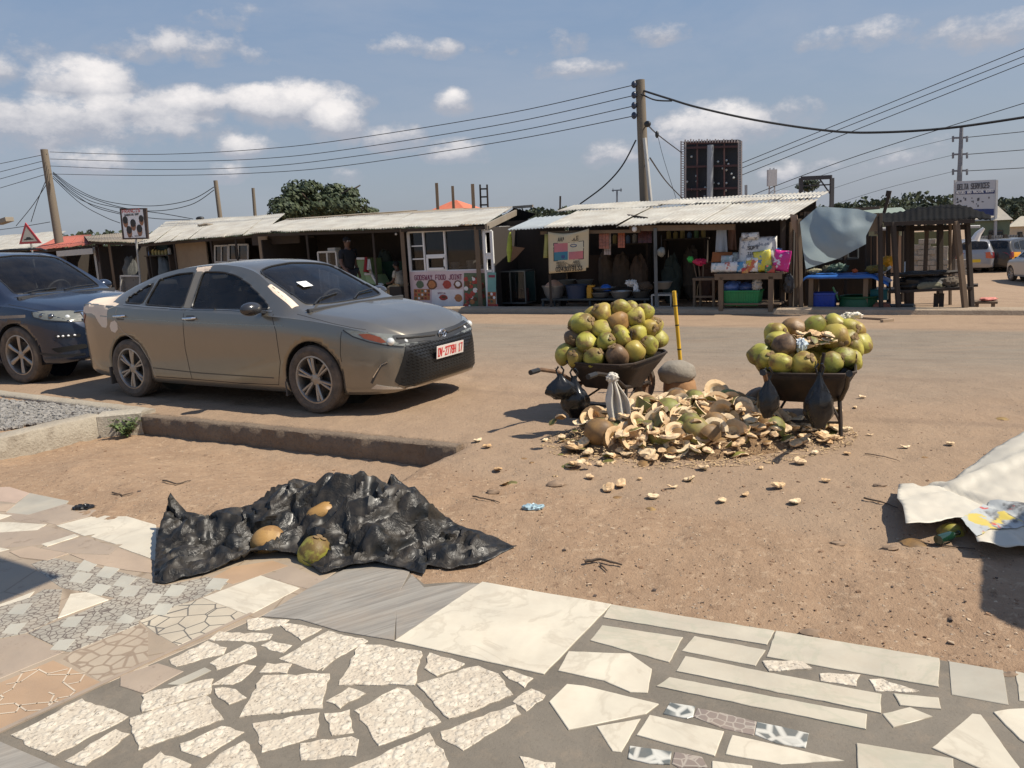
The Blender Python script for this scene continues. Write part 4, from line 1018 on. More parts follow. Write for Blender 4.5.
def sedan():
 for k in('zt','zs','zr','zb','w','wr'):SED[k]=[((-1.8+(x+1.8)*.78)if x<-1.8 else x,v)for x,v in SED[k]]
 pm,t,b=newmat('dusty_olive_grey_paint');bpy.data.materials.remove(pm)
 pm=paint('dusty_warm_grey_paint',(.24,.218,.18),metal=.8,rough=.28,dust=.22)
 SED['paint']=pm;SED['glass']=glass_mat('tinted_car_glass',(.05,.07,.07),.42)
 root,body,surf,decal,seam=make_car(SED,'sedan','dusty warm grey sedan with beige primer patches on its rear fender')
 PRM=mat('beige_primer',(.82,.66,.51),.75,var=.12,bump=.1)
 # primer patches: top of fender, roof rail spot, A pillar
 decal('primer_patch','side',-1,[(-2.237,1.02),(-2.299,.985),(-2.268,.90),(-2.237,.90),(-2.221,.965),(-2.128,.955),(-1.979,.955),(-1.901,.93),(-1.847,.86),(-1.78,.80),(-1.70,.795),(-1.67,.83),(-1.66,1.0),(-1.55,1.03),(-1.5,1.06),(-1.6,1.075),(-1.75,1.075),(-1.878,1.07),(-2.034,1.06)],PRM,.0015,.03,deep=.0)
 decal('primer_patch','side',-1,[(-1.60,.86),(-1.52,.88),(-1.48,.85),(-1.48,.78),(-1.54,.74),(-1.61,.76),(-1.63,.81)],PRM,.0015,.02,deep=0)
 decal('primer_patch','top',-1,[(-1.65,-.80),(-1.63,-.60),(-1.878,-.64),(-2.190,-.62),(-2.237,-.72),(-2.034,-.80),(-1.839,-.80)],PRM,.0018,.03,deep=0)
 decal('primer_patch','top',-1,[(-.40,-.60),(-.22,-.60),(-.18,-.555),(-.30,-.53),(-.44,-.55)],PRM,.002,.02,deep=0)
 decal('primer_patch','side',-1,[(-.43,1.40),(-.2,1.405),(-.2,1.432),(-.43,1.428)],PRM,.002,.02,deep=0)
 decal('primer_patch','top',-1,[(1.12,-.68),(1.10,-.755),(.96,-.725),(.80,-.69),(.70,-.66),(.72,-.625),(.9,-.635)],PRM,.002,.02,deep=0)
 # doors: shut lines, B pillar, handles
 seam('side',-1,[(.93,.96),(1.0,.80),(1.02,.5),(.95,.26)]);seam('side',-1,[(-.34,1.40),(-.345,.99),(-.36,.6),(-.33,.26)]);seam('side',-1,[(-1.48,1.04),(-1.53,.88),(-1.40,.76),(-1.12,.62),(-.98,.42),(-.93,.26)],.008,mat('bare_edge',(.45,.38,.3),.5))
 seam('side',-1,[(-.33,.262),(.4,.252),(.95,.262)]);seam('side',-1,[(-.93,.262),(-.33,.262)])
 seam('side',1,[(.93,.96),(1.0,.80),(1.02,.5),(.95,.26)]);seam('side',1,[(-.34,.99),(-.36,.6),(-.33,.26)])
 seam('top',1,[(1.24,-.70),(1.27,-.3),(1.275,0),(1.27,.3),(1.24,.70)],.012,BLK,.002,'hood_gap')
 seam('side',-1,[(1.2,.955),(1.5,.905),(1.8,.85),(2.0,.81)],.006,WELL,.001,'hood_gap');seam('top',1,[(2.24,-.55),(2.29,-.3),(2.305,0),(2.29,.3),(2.24,.55)],.008,WELL,.001,'hood_gap')
 for s in(-1,1):
  seam('side',s,[(.90,.985),(.3,1.0),(-.4,1.008),(-1.0,1.03),(-1.42,1.055)],.014,mat('belt_chrome',(.42,.40,.37),.35,.8,bump=0),.004,'belt_trim')
  decal('door_pillar','side',s,[(-.39,1.02),(-.28,1.015),(-.31,1.385),(-.42,1.385)],mat('scratched_black_tape',(.20,.18,.15),.5,var=.5,scale=3,stretch=(1,1,.1)),.003,.02)
 for x in(-.22,-1.40):
  h=surf('side',-1,x-.02,.915 if x>-1 else .93)[0]
  mb=MB();mb.tube([h+Vector((-.08,-.002,0)),h+Vector((-.065,-.035,0)),h+Vector((0,-.042,.002)),h+Vector((.07,-.035,.004)),h+Vector((.085,-.002,.004))],[.012,.013,.013,.013,.012],8)
  hd=mb.build('door_handle',CHR,root,smooth=True);decal('handle_recess','side',-1,rounded([(x-.09,.885),(x+.055,.885),(x+.055,.945),(x-.09,.945)],.03),mat('recess_grey',(.10,.09,.08),.4,.5),.001,.015,hd,deep=0)
 # mirror
 for s in(-1,1):
  h=surf('side',s,.80,.98)[0];mb=MB();c=h+Vector((-.02,s*.15,.045))
  mb.ball(c,(.085,.125,.068),14,10);mb.bar(h+Vector((0,0,.0)),c+Vector((0,-s*.06,-.03)),.06,.03)
  for v in mb.v:
   if v.x<c.x-.035:v.x=c.x-.035
  mb.build('side_mirror',mat('gloss_black_shell',(.03,.03,.033),.2,coat=.6,bump=0),root,smooth=True)
 # headlight (wraps the corner)
 for s in(-1,1):
  hl=decal('headlight','diag',s,[(1.40,.815),(1.28,.755),(1.10,.70),(.92,.66),(.76,.635),(.60,.625),(.53,.635),(.56,.672),(.68,.712),(.90,.752),(1.12,.785),(1.30,.81)],HLENS,.006,.022,deep=.03)
  decal('reflector','diag',s,[(1.16,.735),(.98,.685),(.93,.69),(1.0,.745),(1.12,.775),(1.22,.775)],ALENS,.008,.015,hl,deep=.003)
  for a_,z_,r_ in((.88,.70,.040),(.70,.675,.030)):
   p,n=surf('diag',s,a_,z_);MBx=MB();MBx.ball(p-n*.014,(r_,r_,r_),14,10);MBx.build('reflector',ILENS,hl,smooth=True)
  seam('diag',s,[(1.40,.815),(1.28,.755),(1.10,.70),(.92,.66),(.76,.635),(.60,.625)],.012,BLK,.008,'headlight_seal',hl)
  # fog slash and lower chrome wing
  seam('side',s,[(2.20,.50),(2.15,.47),(2.09,.37),(2.06,.315)],.022,mat('slash_dark',(.05,.045,.04),.5),.003,'bumper_slash')
  seam('side',s,[(2.205,.51),(2.155,.485),(2.08,.37)],.008,CHR,.006,'bumper_slash')
  decal('bumper_wing','side',s,[(2.05,.262),(2.10,.300),(2.27,.255),(2.28,.24)],mat('bright_lip',(.62,.58,.52),.25,.6,bump=0),.006,.02)
  seam('side',s,[(1.80,.80),(1.78,.60),(1.785,.52)],.005)
 # grille
 gr=decal('grille','front',0,rounded([(-.56,.655),(-.69,.31),(-.62,.262),(.62,.262),(.69,.31),(.56,.655),(.25,.63),(-.25,.63)],.03),mat('grille_black',(.010,.010,.010),.4,bump=0),.006,.025)
 mb=MB()
 def gp(y,z,off):
  h=surf('front',0,y,z);return h[0]+h[1]*off
 for zc in[k*.03+.285 for k in range(12)]:
  zz=[gp(-.66+.0255*k,zc+(.008 if k%2 else-.008),.011)for k in range(52)if abs(-.66+.0255*k)<.66-(zc-.3)*.34]
  for a,b_ in zip(zz,zz[1:]):
   mb.bar(a,b_,.003,.004)
 mb.build('grille_mesh',mat('grille_weave',(.022,.021,.02),.4,.4,bump=0),gr,fix=False)
 up=decal('upper_grille','front',0,rounded([(-.62,.735),(-.64,.66),(-.3,.645),(-.1,.618),(.1,.618),(.3,.645),(.64,.66),(.62,.735),(.3,.715),(0,.705),(-.3,.715)],.02),BLK,.008,.02)
 for(ya,za,yb,zb_)in((-.60,.704,-.10,.672),(.60,.704,.10,.672)):
  mb=MB();q=[gp(ya+(yb-ya)*k/10,za+(zb_-za)*k/10,.014)for k in range(11)]
  for a,b_ in zip(q,q[1:]):mb.bar(a,b_,.016,.012)
  mb.build('grille_bar',mat('gunmetal',(.12,.12,.12),.3,.7,bump=0),up,fix=False)
 # oval badge of two crossed ovals
 c=gp(0,.668,.02);mb=MB()
 def oval(cy,cz,ry,rz,r=.0045):mb.tube([c+Vector((.004,cy+ry*cos(a),cz+rz*sin(a)))for a in[2*pi*k/20 for k in range(21)]],r,5)
 oval(0,0,.062,.042,.006);oval(0,.004,.019,.035);oval(0,.016,.045,.016)
 mb.build('badge',CHR,up,smooth=True)
 # number plate
 pc=gp(.0,.52,.02);ux=Vector((0,-1,0));ux=Vector((0,1,0));uz=Vector((.10,0,1)).normalized();nx=Vector((1,0,-.1)).normalized()
 pc=pc+Vector((.02,0,0))
 mb=MB();ce=pc
 q=[ce+ux*a*.235+uz*b_*.062 for a,b_ in((-1,-1),(1,-1),(1,1),(-1,1))]
 mb.prism([p-nx*.004 for p in q],nx*.006);pl=mb.build('number_plate',mat('plate_white',(.70,.62,.56),.45,bump=0),root)
 mb=MB();text_mesh(mb,'DV-2778H 17',ce+uz*(-.038)+nx*.0035,ux,uz,.076,wd=.42,sw=.17,center=True);mb.mi=0
 mb.build('plate_lettering',mat('plate_red',(.55,.04,.04),.4,bump=0),pl,fix=False)
 for s in(-1,1):
  seam('side',s,[(-1.8,.93),(-1.2,.90),(-.3,.875),(.6,.855),(1.1,.85)],.010,mat('crease_highlight',(.30,.28,.24),.25,.8,bump=0),.0015,'painted_crease_line')  # flat strips: crease highlight and shade are painted in their colours
  seam('side',s,[(-.95,.36),(-.2,.335),(.9,.33)],.012,mat('crease_shade',(.10,.09,.075),.5,.3,bump=0),.0015,'painted_crease_line')
 # front lip
 seam('front',0,[(-.60,.245),(-.3,.238),(0,.236),(.3,.238),(.60,.245)],.020,mat('lip_paint',(.50,.44,.36),.35,.4),.012,'bumper_lip')
 # tail light (visible corner), rear plate area
 for s in(-1,1):
  decal('tail_light','side',s,[(-2.323,.99),(-2.190,.965),(-2.128,.94),(-2.167,.88),(-2.237,.835),(-2.323,.82)],RLENS,.006,.025)
 decal('tail_light','rear',0,[(-.70,.98),(-.45,.97),(-.42,.86),(-.70,.84)],RLENS,.006,.03);decal('tail_light','rear',0,[(.42,.97),(.70,.98),(.70,.84),(.42,.86)],RLENS,.006,.03)
 # paper on the windscreen, wipers
 mb=MB();zs=lambda x:interp(SED['zt'],x)
 mb.add([(.90,-.36,zs(.90)-.02),(.90,-.22,zs(.90)-.018),(.80,-.22,zs(.80)-.018),(.80,-.36,zs(.80)-.02)],[(0,1,2,3)])
 for v in mb.v:v.z+=.022
 mb.build('windscreen_paper',mat('paper',(.8,.8,.78),.7,bump=0),root,fix=False)
 mb=MB()
 for y0 in(-.55,.05):
  mb.tube([(1.20,y0,zs(1.20)+.01),(1.10,y0+.2,zs(1.10)+.006),(1.06,y0+.5,zs(1.06)+.003)],.008,5)
 mb.build('wiper',BLK,root)
 # mud guard at the rear wheel
 mb=MB();mb.box((-1.355-.37,-.82,.24),(.02,.16,.2));mb.box((1.42-.37,-.83,.24),(.02,.13,.18));mb.build('mud_flap',mat('mud_flap',(.08,.07,.06),.8),root,bevel=.006)
 mb=MB()
 for s in(-1,1):mb.tube([(-1.3,s*.62,.19),(1.1,s*.62,.185)],.03,6)
 mb.box((-.1,0,.235),(3.6,1.3,.06));mb.build('underbody',WELL,root)
 return root
cam_sed=sedan()
# pose from the two visible wheel contact points
def pose(root,sp,pf,pr,side=-1,scale=True):
 tf=Vector((sp['wf'],side*(sp['track']+sp['tyre_w']*.3),0));tr=Vector((sp['wrr'],side*(sp['track']+sp['tyre_w']*.3),0))
 d=(pf-pr);a=atan2(d.y,d.x);k=d.length/(tf-tr).length if scale else 1.0
 root.scale=(k,k,k);root.rotation_euler=(0,0,a)
 m=Matrix.Rotation(a,3,'Z');o=(pf+pr)/2-m@((tf+tr)/2*k);root.location=(o.x,o.y,0)
 return k,a
print('sedan scale',pose(cam_sed,SED,P(319,413,0),P(137,397,0)))
# ------------------------------------------------------------------ the blue SUV
SUV=dict(
 zt=[(-2.35,.7),(-2.33,.95),(-2.30,1.15),(-2.15,1.42),(-1.95,1.60),(-1.6,1.675),(-1.0,1.71),(-.3,1.72),(.1,1.70),(.35,1.655),(.7,1.48),(1.0,1.30),(1.2,1.165),(1.35,1.12),(1.7,1.075),(2.0,1.00),(2.15,.93),(2.26,.82),(2.33,.68),(2.36,.58)],
 zs=[(-2.35,.66),(-2.31,.95),(-2.2,1.10),(-1.8,1.12),(-1,1.08),(0,1.05),(1,1.02),(1.5,.98),(1.9,.91),(2.15,.82),(2.3,.66),(2.36,.54)],
 zr=[(-2.35,.68),(-2.31,1.0),(-2.2,1.3),(-1.95,1.54),(-1.6,1.62),(-1.0,1.655),(-.3,1.66),(.1,1.64),(.35,1.59),(.7,1.42),(1.0,1.24),(1.2,1.11),(1.5,1.04),(1.9,.97),(2.15,.88),(2.28,.74),(2.36,.56)],
 zb=[(-2.35,.50),(-2.3,.36),(-2.1,.28),(-1,.24),(1.3,.24),(2.0,.25),(2.25,.28),(2.36,.40)],
 w=[(-2.35,.5),(-2.32,.72),(-2.2,.84),(-1.8,.92),(-1,.935),(1.2,.935),(1.6,.925),(1.9,.89),(2.08,.82),(2.2,.72),(2.29,.57),(2.34,.38),(2.36,.2)],
 wr=[(-2.35,.35),(-2.3,.62),(-2.1,.63),(-1.6,.64),(-.5,.655),(.35,.665),(.8,.73),(1.15,.79),(1.5,.79),(1.9,.72),(2.1,.62),(2.25,.47),(2.33,.3),(2.36,.12)],
 wf=1.42,wrr=-1.405,wr_=.375,arch=.405,tyre_r=.375,tyre_w=.235,rim_r=.262,rim='single',spokes=6,track=.81,
 side_glass=[('front_window',[(.92,1.125),(.60,1.335),(.30,1.50),(.08,1.585),(-.30,1.605),(-.30,1.12)]),('rear_door_window',[(-.42,1.13),(-.42,1.605),(-1.1,1.60),(-1.32,1.55),(-1.28,1.17)]),('quarter_window',[(-1.40,1.19),(-1.42,1.54),(-1.7,1.48),(-1.98,1.28),(-1.95,1.22)])],
 screen=[(1.18,-.66),(1.235,-.3),(1.25,0),(1.235,.3),(1.18,.66),(.42,.60),(.36,.3),(.34,0),(.36,-.3),(.42,-.60)],rear_glass=[(-2.27,-.56),(-2.28,0),(-2.27,.56),(-2.02,.54),(-2.0,0),(-2.02,-.54)],screen_z=1.08,
 cabin=(1.32,-1.9),floor_z=.42,dash_z=1.12,seats=[(.05,.40,1),(.05,-.40,1),(-.85,.40,1),(-.85,-.40,1)],wheelpos=(.60,.40,1.10))
def suv():
 SUV['paint']=paint('deep_blue_paint',(.012,.024,.052),metal=.4,rough=.2,dust=.12);SUV['glass']=glass_mat('suv_glass',(.06,.09,.10),.40)
 root,body,surf,decal,seam=make_car(SUV,'suv','dark blue sport utility vehicle parked nose against the tail of the grey sedan','suv')
 for s in(-1,1):
  hl=decal('headlight','side',s,[(1.76,.925),(1.80,.865),(1.95,.825),(2.12,.80),(2.24,.775),(2.29,.80),(2.26,.86),(2.1,.915),(1.9,.935)],HLENS,.006,.022,deep=.03)
  for(x,z,r)in((1.90,.885,.034),(2.02,.868,.04),(2.14,.85,.036)):
   p,n=surf('side',s,x,z);m_=MB();m_.ball(p-n*.016,r,14,10);m_.build('reflector',ILENS if x>2.1 else mat('lamp_grey',(.2,.2,.2),.15,.9,bump=0),hl,smooth=True)
  seam('side',s,[(1.76,.925),(1.80,.865),(1.95,.825),(2.12,.80),(2.24,.775)],.012,BLK,.008,'headlight_seal',hl)
  fg=decal('fog_lamp','side',s,[(2.05,.635),(2.26,.62),(2.26,.585),(2.07,.59)],BLK,.004,.02)
  for k in range(4):
   p,n=surf('side',s,2.09+.045*k,.61);m_=MB();m_.ball(p+n*.002,(.017,.017,.014),8,6);m_.build('led',mat('led_white',(.9,.9,.88),.2),fg,smooth=True)
  decal('bumper_slot','side',s,rounded([(1.98,.46),(2.28,.49),(2.29,.43),(2.05,.40)],.02),WELL,.003,.02)
  seam('side',s,[(1.80,.40),(2.1,.36),(2.27,.355)],.03,BLK,.004,'bumper_lip')
  seam('side',s,[(.93,1.06),(1.02,.85),(1.0,.5),(.9,.3)]);seam('side',s,[(-.36,1.60),(-.36,1.1),(-.38,.6),(-.34,.30)])
  h=surf('side',s,.84,1.10)[0];mb=MB();c=h+Vector((-.02,s*.15,.05));mb.ball(c,(.09,.13,.085),14,10);mb.bar(h,c+Vector((0,-s*.05,-.03)),.07,.04)
  mb.build('side_mirror',SUV['paint'],root,smooth=True)
  mb=MB();mb.tube([(-1.5,s*.60,1.69),(-1.4,s*.60,1.73),(-.6,s*.62,1.75),(.1,s*.61,1.735),(.22,s*.605,1.70)],.014,6);mb.build('roof_rail',BLK,root,smooth=True)
  h=surf('side',s,-.2,1.0)[0];mb=MB();mb.tube([h+Vector((-.08,0,0)),h+Vector((-.05,s*.04,0)),h+Vector((.06,s*.04,0)),h+Vector((.08,0,0))],.013,6);mb.build('door_handle',CHR,root,smooth=True)
  decal('scuffed_strip','side',s,[(1.05,.89),(1.66,.90),(1.66,.865),(1.05,.85)],mat('scuff',(.32,.26,.2),.7),.002,.03,deep=0)
 gr=decal('grille','front',0,rounded([(-.55,.90),(-.60,.80),(-.3,.66),(.3,.66),(.60,.80),(.55,.90),(0,.915)],.03),BLK,.006,.022)
 mb=MB()
 for y in[k*.085-.51 for k in range(13)]:
  z0=.70+.10*min(1,abs(y)/.5);z1=.885
  a=surf('front',0,y,z0);b_=surf('front',0,y,z1);mb.bar(a[0]+Vector((.02,0,0)),b_[0]+Vector((.02,0,0)),.030,.012)
 q=[]
 for k in range(21):
  y=-.58+.058*k;z=.905-.0*abs(y);h=surf('front',0,y,.895);q.append(h[0]+Vector((.014,0,0)))
 mb.tube(q,.014,6)
 q=[surf('front',0,-.56+.056*k,.68+.12*min(1,abs(-.56+.056*k)/.56))[0]+Vector((.02,0,0))for k in range(21)];mb.tube(q,.012,6)
 mb.build('chrome_bars',CHR,gr,smooth=True,fix=False)
 seam('top',1,[(1.26,-.74),(1.30,-.3),(1.31,0),(1.30,.3),(1.26,.74)],.014,BLK,.002,'hood_gap')
 seam('side',-1,[(1.3,1.03),(1.6,.99),(1.9,.935)],.006,WELL,.001,'hood_gap')
 zs=lambda x:interp(SUV['zt'],x);mb=MB()
 for y0 in(-.6,.0):mb.tube([(1.26,y0,zs(1.26)+.012),(1.19,y0+.25,zs(1.19)+.006),(1.17,y0+.55,zs(1.17)+.003)],.009,5)
 mb.build('wiper',BLK,root)
 mb=MB();mb.tube([(-.2,-.02,1.715),(-.75,-.02,2.02)],[.006,.003],5);mb.build('aerial',BLK,root)
 mb=MB();mb.box((0,0,.30),(3.6,1.4,.06));mb.build('underbody',WELL,root)
 return root
suv_o=suv()
poseh=(-.72,P(26,383,0))
def pose_h(root,sp,pf,a,side=-1,k=1.0,z=0):
 m=Matrix.Rotation(a,3,'Z');o=pf-m@(Vector((sp['wf'],side*(sp['track']+sp['tyre_w']*.3),0))*k)
 root.scale=(k,k,k);root.rotation_euler=(0,0,a);root.location=(o.x,o.y,z)
pose_h(suv_o,SUV,P(26,383,0),-.42)
# ================================================================== coconuts, barrows, husks
def coco_mat(name,c1,c2,c3,rnd=.25):
 m,t,b=newmat(name);oc=t.coord('Object');oi=t.node('ShaderNodeObjectInfo').outputs['Random']
 v=t.node('ShaderNodeVectorMath',operation='ADD');t.link(oc,v.inputs[0])
 cb=t.node('ShaderNodeCombineXYZ');t.link(t.math('MULTIPLY',oi,37.0),cb.inputs[0]);t.link(t.math('MULTIPLY',oi,11.0),cb.inputs[1]);t.link(cb.outputs[0],v.inputs[1])
 n1=t.noise(v.outputs[0],7,7,.65);n2=t.noise(v.outputs[0],3.2,4,.5);n3=t.noise(t.mapping(v.outputs[0],(9,9,1.3)),6,5,.6)
 sz=t.node('ShaderNodeSeparateXYZ');t.link(oc,sz.inputs[0])
 c=t.mix(t.ramp(n2,[(.35,0),(.65,1)]),c1,c2)
 c=t.mix(t.ramp(n1,[(.50,0),(.58,.85)]),c,c3)
 c=t.mix(t.ramp(t.math('ABSOLUTE',sz.outputs['Z']),[(.045,0),(.105,.55)]),c,t.mix(n1,c3,(.22,.13,.05)))
 c=t.mix(t.ramp(n3,[(.6,0),(.8,.35)]),c,(.42,.34,.16))
 c=t.mix(1.0,c,t.ramp(oi,[(0,1-rnd),(1,1+rnd)]),'MULTIPLY')
 c=t.mix(t.ramp(oi,[(.0,.0),(.45,.08),(.8,.5),(1,.8)]),c,t.mix(n1,(.52,.36,.075),(.20,.10,.035)))
 put(t,b,'Base Color',c);put(t,b,'Roughness',t.ramp(n1,[(.3,.38),(.7,.62)]));b.inputs['Specular IOR Level'].default_value=.45
 put(t,b,'Normal',t.bump(t.math('ADD',n3,n1),.35,.006));return m
CGR=coco_mat('green_coconut_skin',(.25,.27,.04),(.60,.53,.10),(.17,.095,.035))
CBR=coco_mat('brown_coconut_skin',(.15,.09,.05),(.26,.155,.08),(.07,.04,.025),.15)
COR=coco_mat('orange_brown_coconut_skin',(.38,.20,.06),(.42,.25,.09),(.25,.13,.05),.1)
CAP=mat('coconut_stem_scar',(.20,.13,.06),.9,var=.4,scale=30,bump=.6)
def coco_mesh(seed,el=1.18):
 mb=MB();n,m=22,16;rr=random.Random(seed);ph=rr.uniform(0,6)
 for j in range(m+1):
  t=pi*j/m;z=cos(t)
  for k in range(n):
   a=2*pi*k/n
   r=sin(t)**.92*(1+.085*cos(3*a+ph)*sin(t));zz=z*el*(1-.05*z)
   d=Vector((r*cos(a),r*sin(a),zz));d*=1+.10*noise.noise(d*1.4+Vector((seed,0,0)))
   if z>.96:d.z-=.05
   mb.v.append(d*.1)
 fs=[(j*n+k,(j+1)*n+k,(j+1)*n+(k+1)%n,j*n+(k+1)%n)for j in range(m)for k in range(n)]
 mb.f=fs;mb.m=[0]*len(fs)
 o=mb.build('coconut_src',CGR,smooth=True,sharp=3,merge=.0004);me=o.data;bpy.data.objects.remove(o)
 # three sepals round the stem scar
 mb=MB()
 mb.lathe([(0,.116*el/1.18),(.012,.118*el/1.18),(.016,.112*el/1.18),(.018,.104*el/1.18)],10)
 for k in range(3):
  a=k*2*pi/3+ph;c=Vector((.026*cos(a),.026*sin(a),.112*el/1.18));mb.ball(c,(.022,.022,.006),8,5)
 o=mb.build('cap_src',CAP,smooth=True);me2=o.data;bpy.data.objects.remove(o)
 return me,me2
COCO=[coco_mesh(s,e)for s,e in((1,1.15),(2,1.25),(3,1.05),(4,1.2))]
def mat_variant(me,m):
 c=me.copy();c.materials.clear();c.materials.append(m);return c
COCO_B=[(mat_variant(a,CBR),b)for a,b in COCO[:2]];COCO_O=[(mat_variant(a,COR),b)for a,b in COCO[:2]]
rc=random.Random(11)
def coconut(p,r,axis,label,group,src=None,nm='coconut'):
 me,cap=src or rc.choice(COCO)
 o=mkobj(nm,me);o.location=p;k=r/.1;o.scale=(k*rc.uniform(.95,1.05),k*rc.uniform(.95,1.05),k*rc.uniform(.95,1.05))
 ax=Vector(axis).normalized();o.rotation_euler=(ax.to_track_quat('Z','Y')@Matrix.Rotation(rc.uniform(0,6.28),3,'Z').to_quaternion()).to_euler()
 c=mkobj('stem_scar',cap,o);tag(o,label,'coconut',group);return o
def zc(x0,y0,s,x,y):return(x0+x/s,y0+y/s)
def heap(cent,lst,s0,label,group,specials={}):
 """lst: (zx, zy, zr, yoff) in the zoomed crop; placed at camera distance cent.y+yoff"""
 out=[]
 for i,(x,y,r,dy)in enumerate(lst):
  px,py=zc(*s0,x,y);p=PY(px,py,cent.y+dy);rad=r/s0[2]/FPX*p.y*1.02
  rad=max(.082,min(.124,rad*1.07))
  sp_=specials.get(i)
  ax=(rc.uniform(-.8,.8),rc.uniform(-1,.1),rc.uniform(-.5,.9))if rc.random()<.6 else(rc.uniform(-1,1),-.2,rc.uniform(-.4,.4))
  out.append(coconut(p,rad,ax,sp_[0]if sp_ else label,group,sp_[1]if sp_ else None))
 return out
IRON=mat('dark_barrow_steel',(.026,.022,.019),.62,.35,var=.35,dirt=(.12,.07,.042),dirt_amt=.5,scale=6,bump=.3,bscale=25)
RUSTY=mat('rusty_tube',(.10,.06,.04),.7,.3,var=.4,dirt=(.30,.17,.09),dirt_amt=.7,scale=12)
def barrow(label,loc,ang,lift=.12,spread=.27):
 root=empty('wheelbarrow',loc,ang,label,'wheelbarrow','wheelbarrows selling coconuts')
 # local: +x towards the wheel
 mb=MB();top=[(-.36,-.33,.50),(.50,-.31,.50),(.50,.31,.50),(-.36,.33,.50)];bot=[(-.22,-.21,.27),(.22,-.17,.24),(.22,.17,.24),(-.22,.21,.27)]
 nn=6;vs=[]
 def lerp(a,b,t):return Vector(a)*(1-t)+Vector(b)*t
 rings=[]
 for t in(0,.25,.5,.75,1):
  q=[lerp(b_,t_,t)for b_,t_ in zip(bot,top)];rg=[]
  for i in range(4):
   a,b_=q[i],q[(i+1)%4]
   for k in range(nn):
    u=.12+.76*k/(nn-1);p=a.lerp(b_,u);out_=(p-Vector((.03,0,p.z)));out_.z=0
    p+=out_.normalized()*.015*sin(pi*k/(nn-1));rg.append(p)
  rings.append(rg)
 n=len(rings[0]);mb.v=[p for r in rings for p in r];mb.f=[(i*n+k,i*n+(k+1)%n,(i+1)*n+(k+1)%n,(i+1)*n+k)for i in range(4)for k in range(n)]+[tuple(range(n))];mb.m=[0]*len(mb.f)
 tr=mb.build('tray',IRON,root,smooth=True,sharp=.8)
 so_=tr.modifiers.new('s','SOLIDIFY');so_.thickness=.006
 m2=MB();rim=rings[-1];m2.tube([p for p in rim]+[rim[0]],.011,6,cap=False);m2.build('tray_rim',IRON,tr,smooth=True)
 for s in(-1,1):
  m3=MB();m3.tube([(.52,s*.06,.19),(.2,s*.15,.235),(-.25,s*.235,.30),(-.50,s*spread*.98,.44),(-.74,s*spread,.50+lift*.8),(-.86,s*spread,.50+lift)],.017,8)
  h=m3.build('handle',RUSTY if s>0 else IRON,root,smooth=True)
  m3=MB();m3.tube([(-.77,s*spread,.50+lift*.84),(-.885,s*spread,.50+lift*1.03)],.022,8);m3.build('grip',BLK,h,smooth=True)
  m3=MB();m3.tube([(-.20,s*.225,.29),(-.24,s*.235,.15),(-.27,s*.24,.008)],.015,8);m3.tube([(-.27,s*.24,.012),(-.20,s*.24,.012)],.015,6);m3.tube([(-.25,s*.235,.12),(.15,s*.14,.24)],.010,6)
  m3.build('leg',IRON,root,smooth=True)
  m3=MB();m3.bar((.52,s*.06,.19),(.56,s*.055,.17),.03,.03);m3.bar((.45,s*.10,.46),(.54,s*.06,.2),.015,.03);m3.build('brace',IRON,root)
 m3=MB();m3.tube([(-.25,-.235,.12),(-.25,.235,.12)],.010,6);m3.build('cross_bar',IRON,root,smooth=True)
 MR=Matrix.Translation((.56,0,.17))@Matrix.Rotation(pi/2,4,'X')
 m3=MB();m3.lathe([(.115,-.035),(.15,-.04),(.168,-.022),(.172,0),(.168,.022),(.15,.04),(.115,.035)],26,MR);wh=m3.build('wheel',RUB,root,smooth=True)
 m3=MB();m3.lathe([(.118,.034),(.105,.02),(.045,.008),(.03,.04),(0,.042)],20,MR);m3.lathe([(.118,-.034),(.105,-.02),(.045,-.008),(.03,-.04),(0,-.042)],20,MR);m3.tube([(.56,-.075,.17),(.56,.075,.17)],.012,8)
 m3.build('rim',RUSTY,wh,smooth=True)
 return root
# left barrow
B1=Vector((.90,6.90,0));A1=atan2(.80,.60)
barrow('wheelbarrow under the tall coconut heap with a white rag tied on',B1,A1,lift=.0)
B2=Vector((2.27,6.02,0));A2=atan2(.93,.37)
barrow('wheelbarrow whose coconut heap holds cut husk slices in the middle',B2,A2,lift=.10)
z530=(530,290,4.267)
L1=[(150,272,34,-.02),(195,288,37,-.12),(275,290,40,-.24),(370,282,44,-.28),(445,262,44,-.22),(505,235,38,-.1),(545,212,30,.06),(185,208,34,.02),(240,228,40,-.12),(325,220,38,-.18),(390,200,38,-.14),(458,187,37,-.08),(503,162,32,.02),(528,158,30,.08),
      (230,150,46,0),(310,172,38,-.06),(375,140,44,-.04),(448,118,40,0),(488,94,32,.08),(310,104,44,.06),(385,80,37,.06),(268,108,28,.14),(366,108,28,.1),(430,90,34,.12),(205,140,36,.1)]
spec={3:('dark brown coconut at the rim above the white rag',COCO_B[0]),16:('orange brown coconut midway up the tall heap',COCO_O[0]),7:('brownish coconut',COCO_B[1])}
spec[7]=('brownish round coconut at the outer edge of the tall heap',COCO_B[1])
heap(B1,L1,z530,'green coconut heaped in the barrow with the white rag','coconuts heaped in the barrow with the rag',spec)
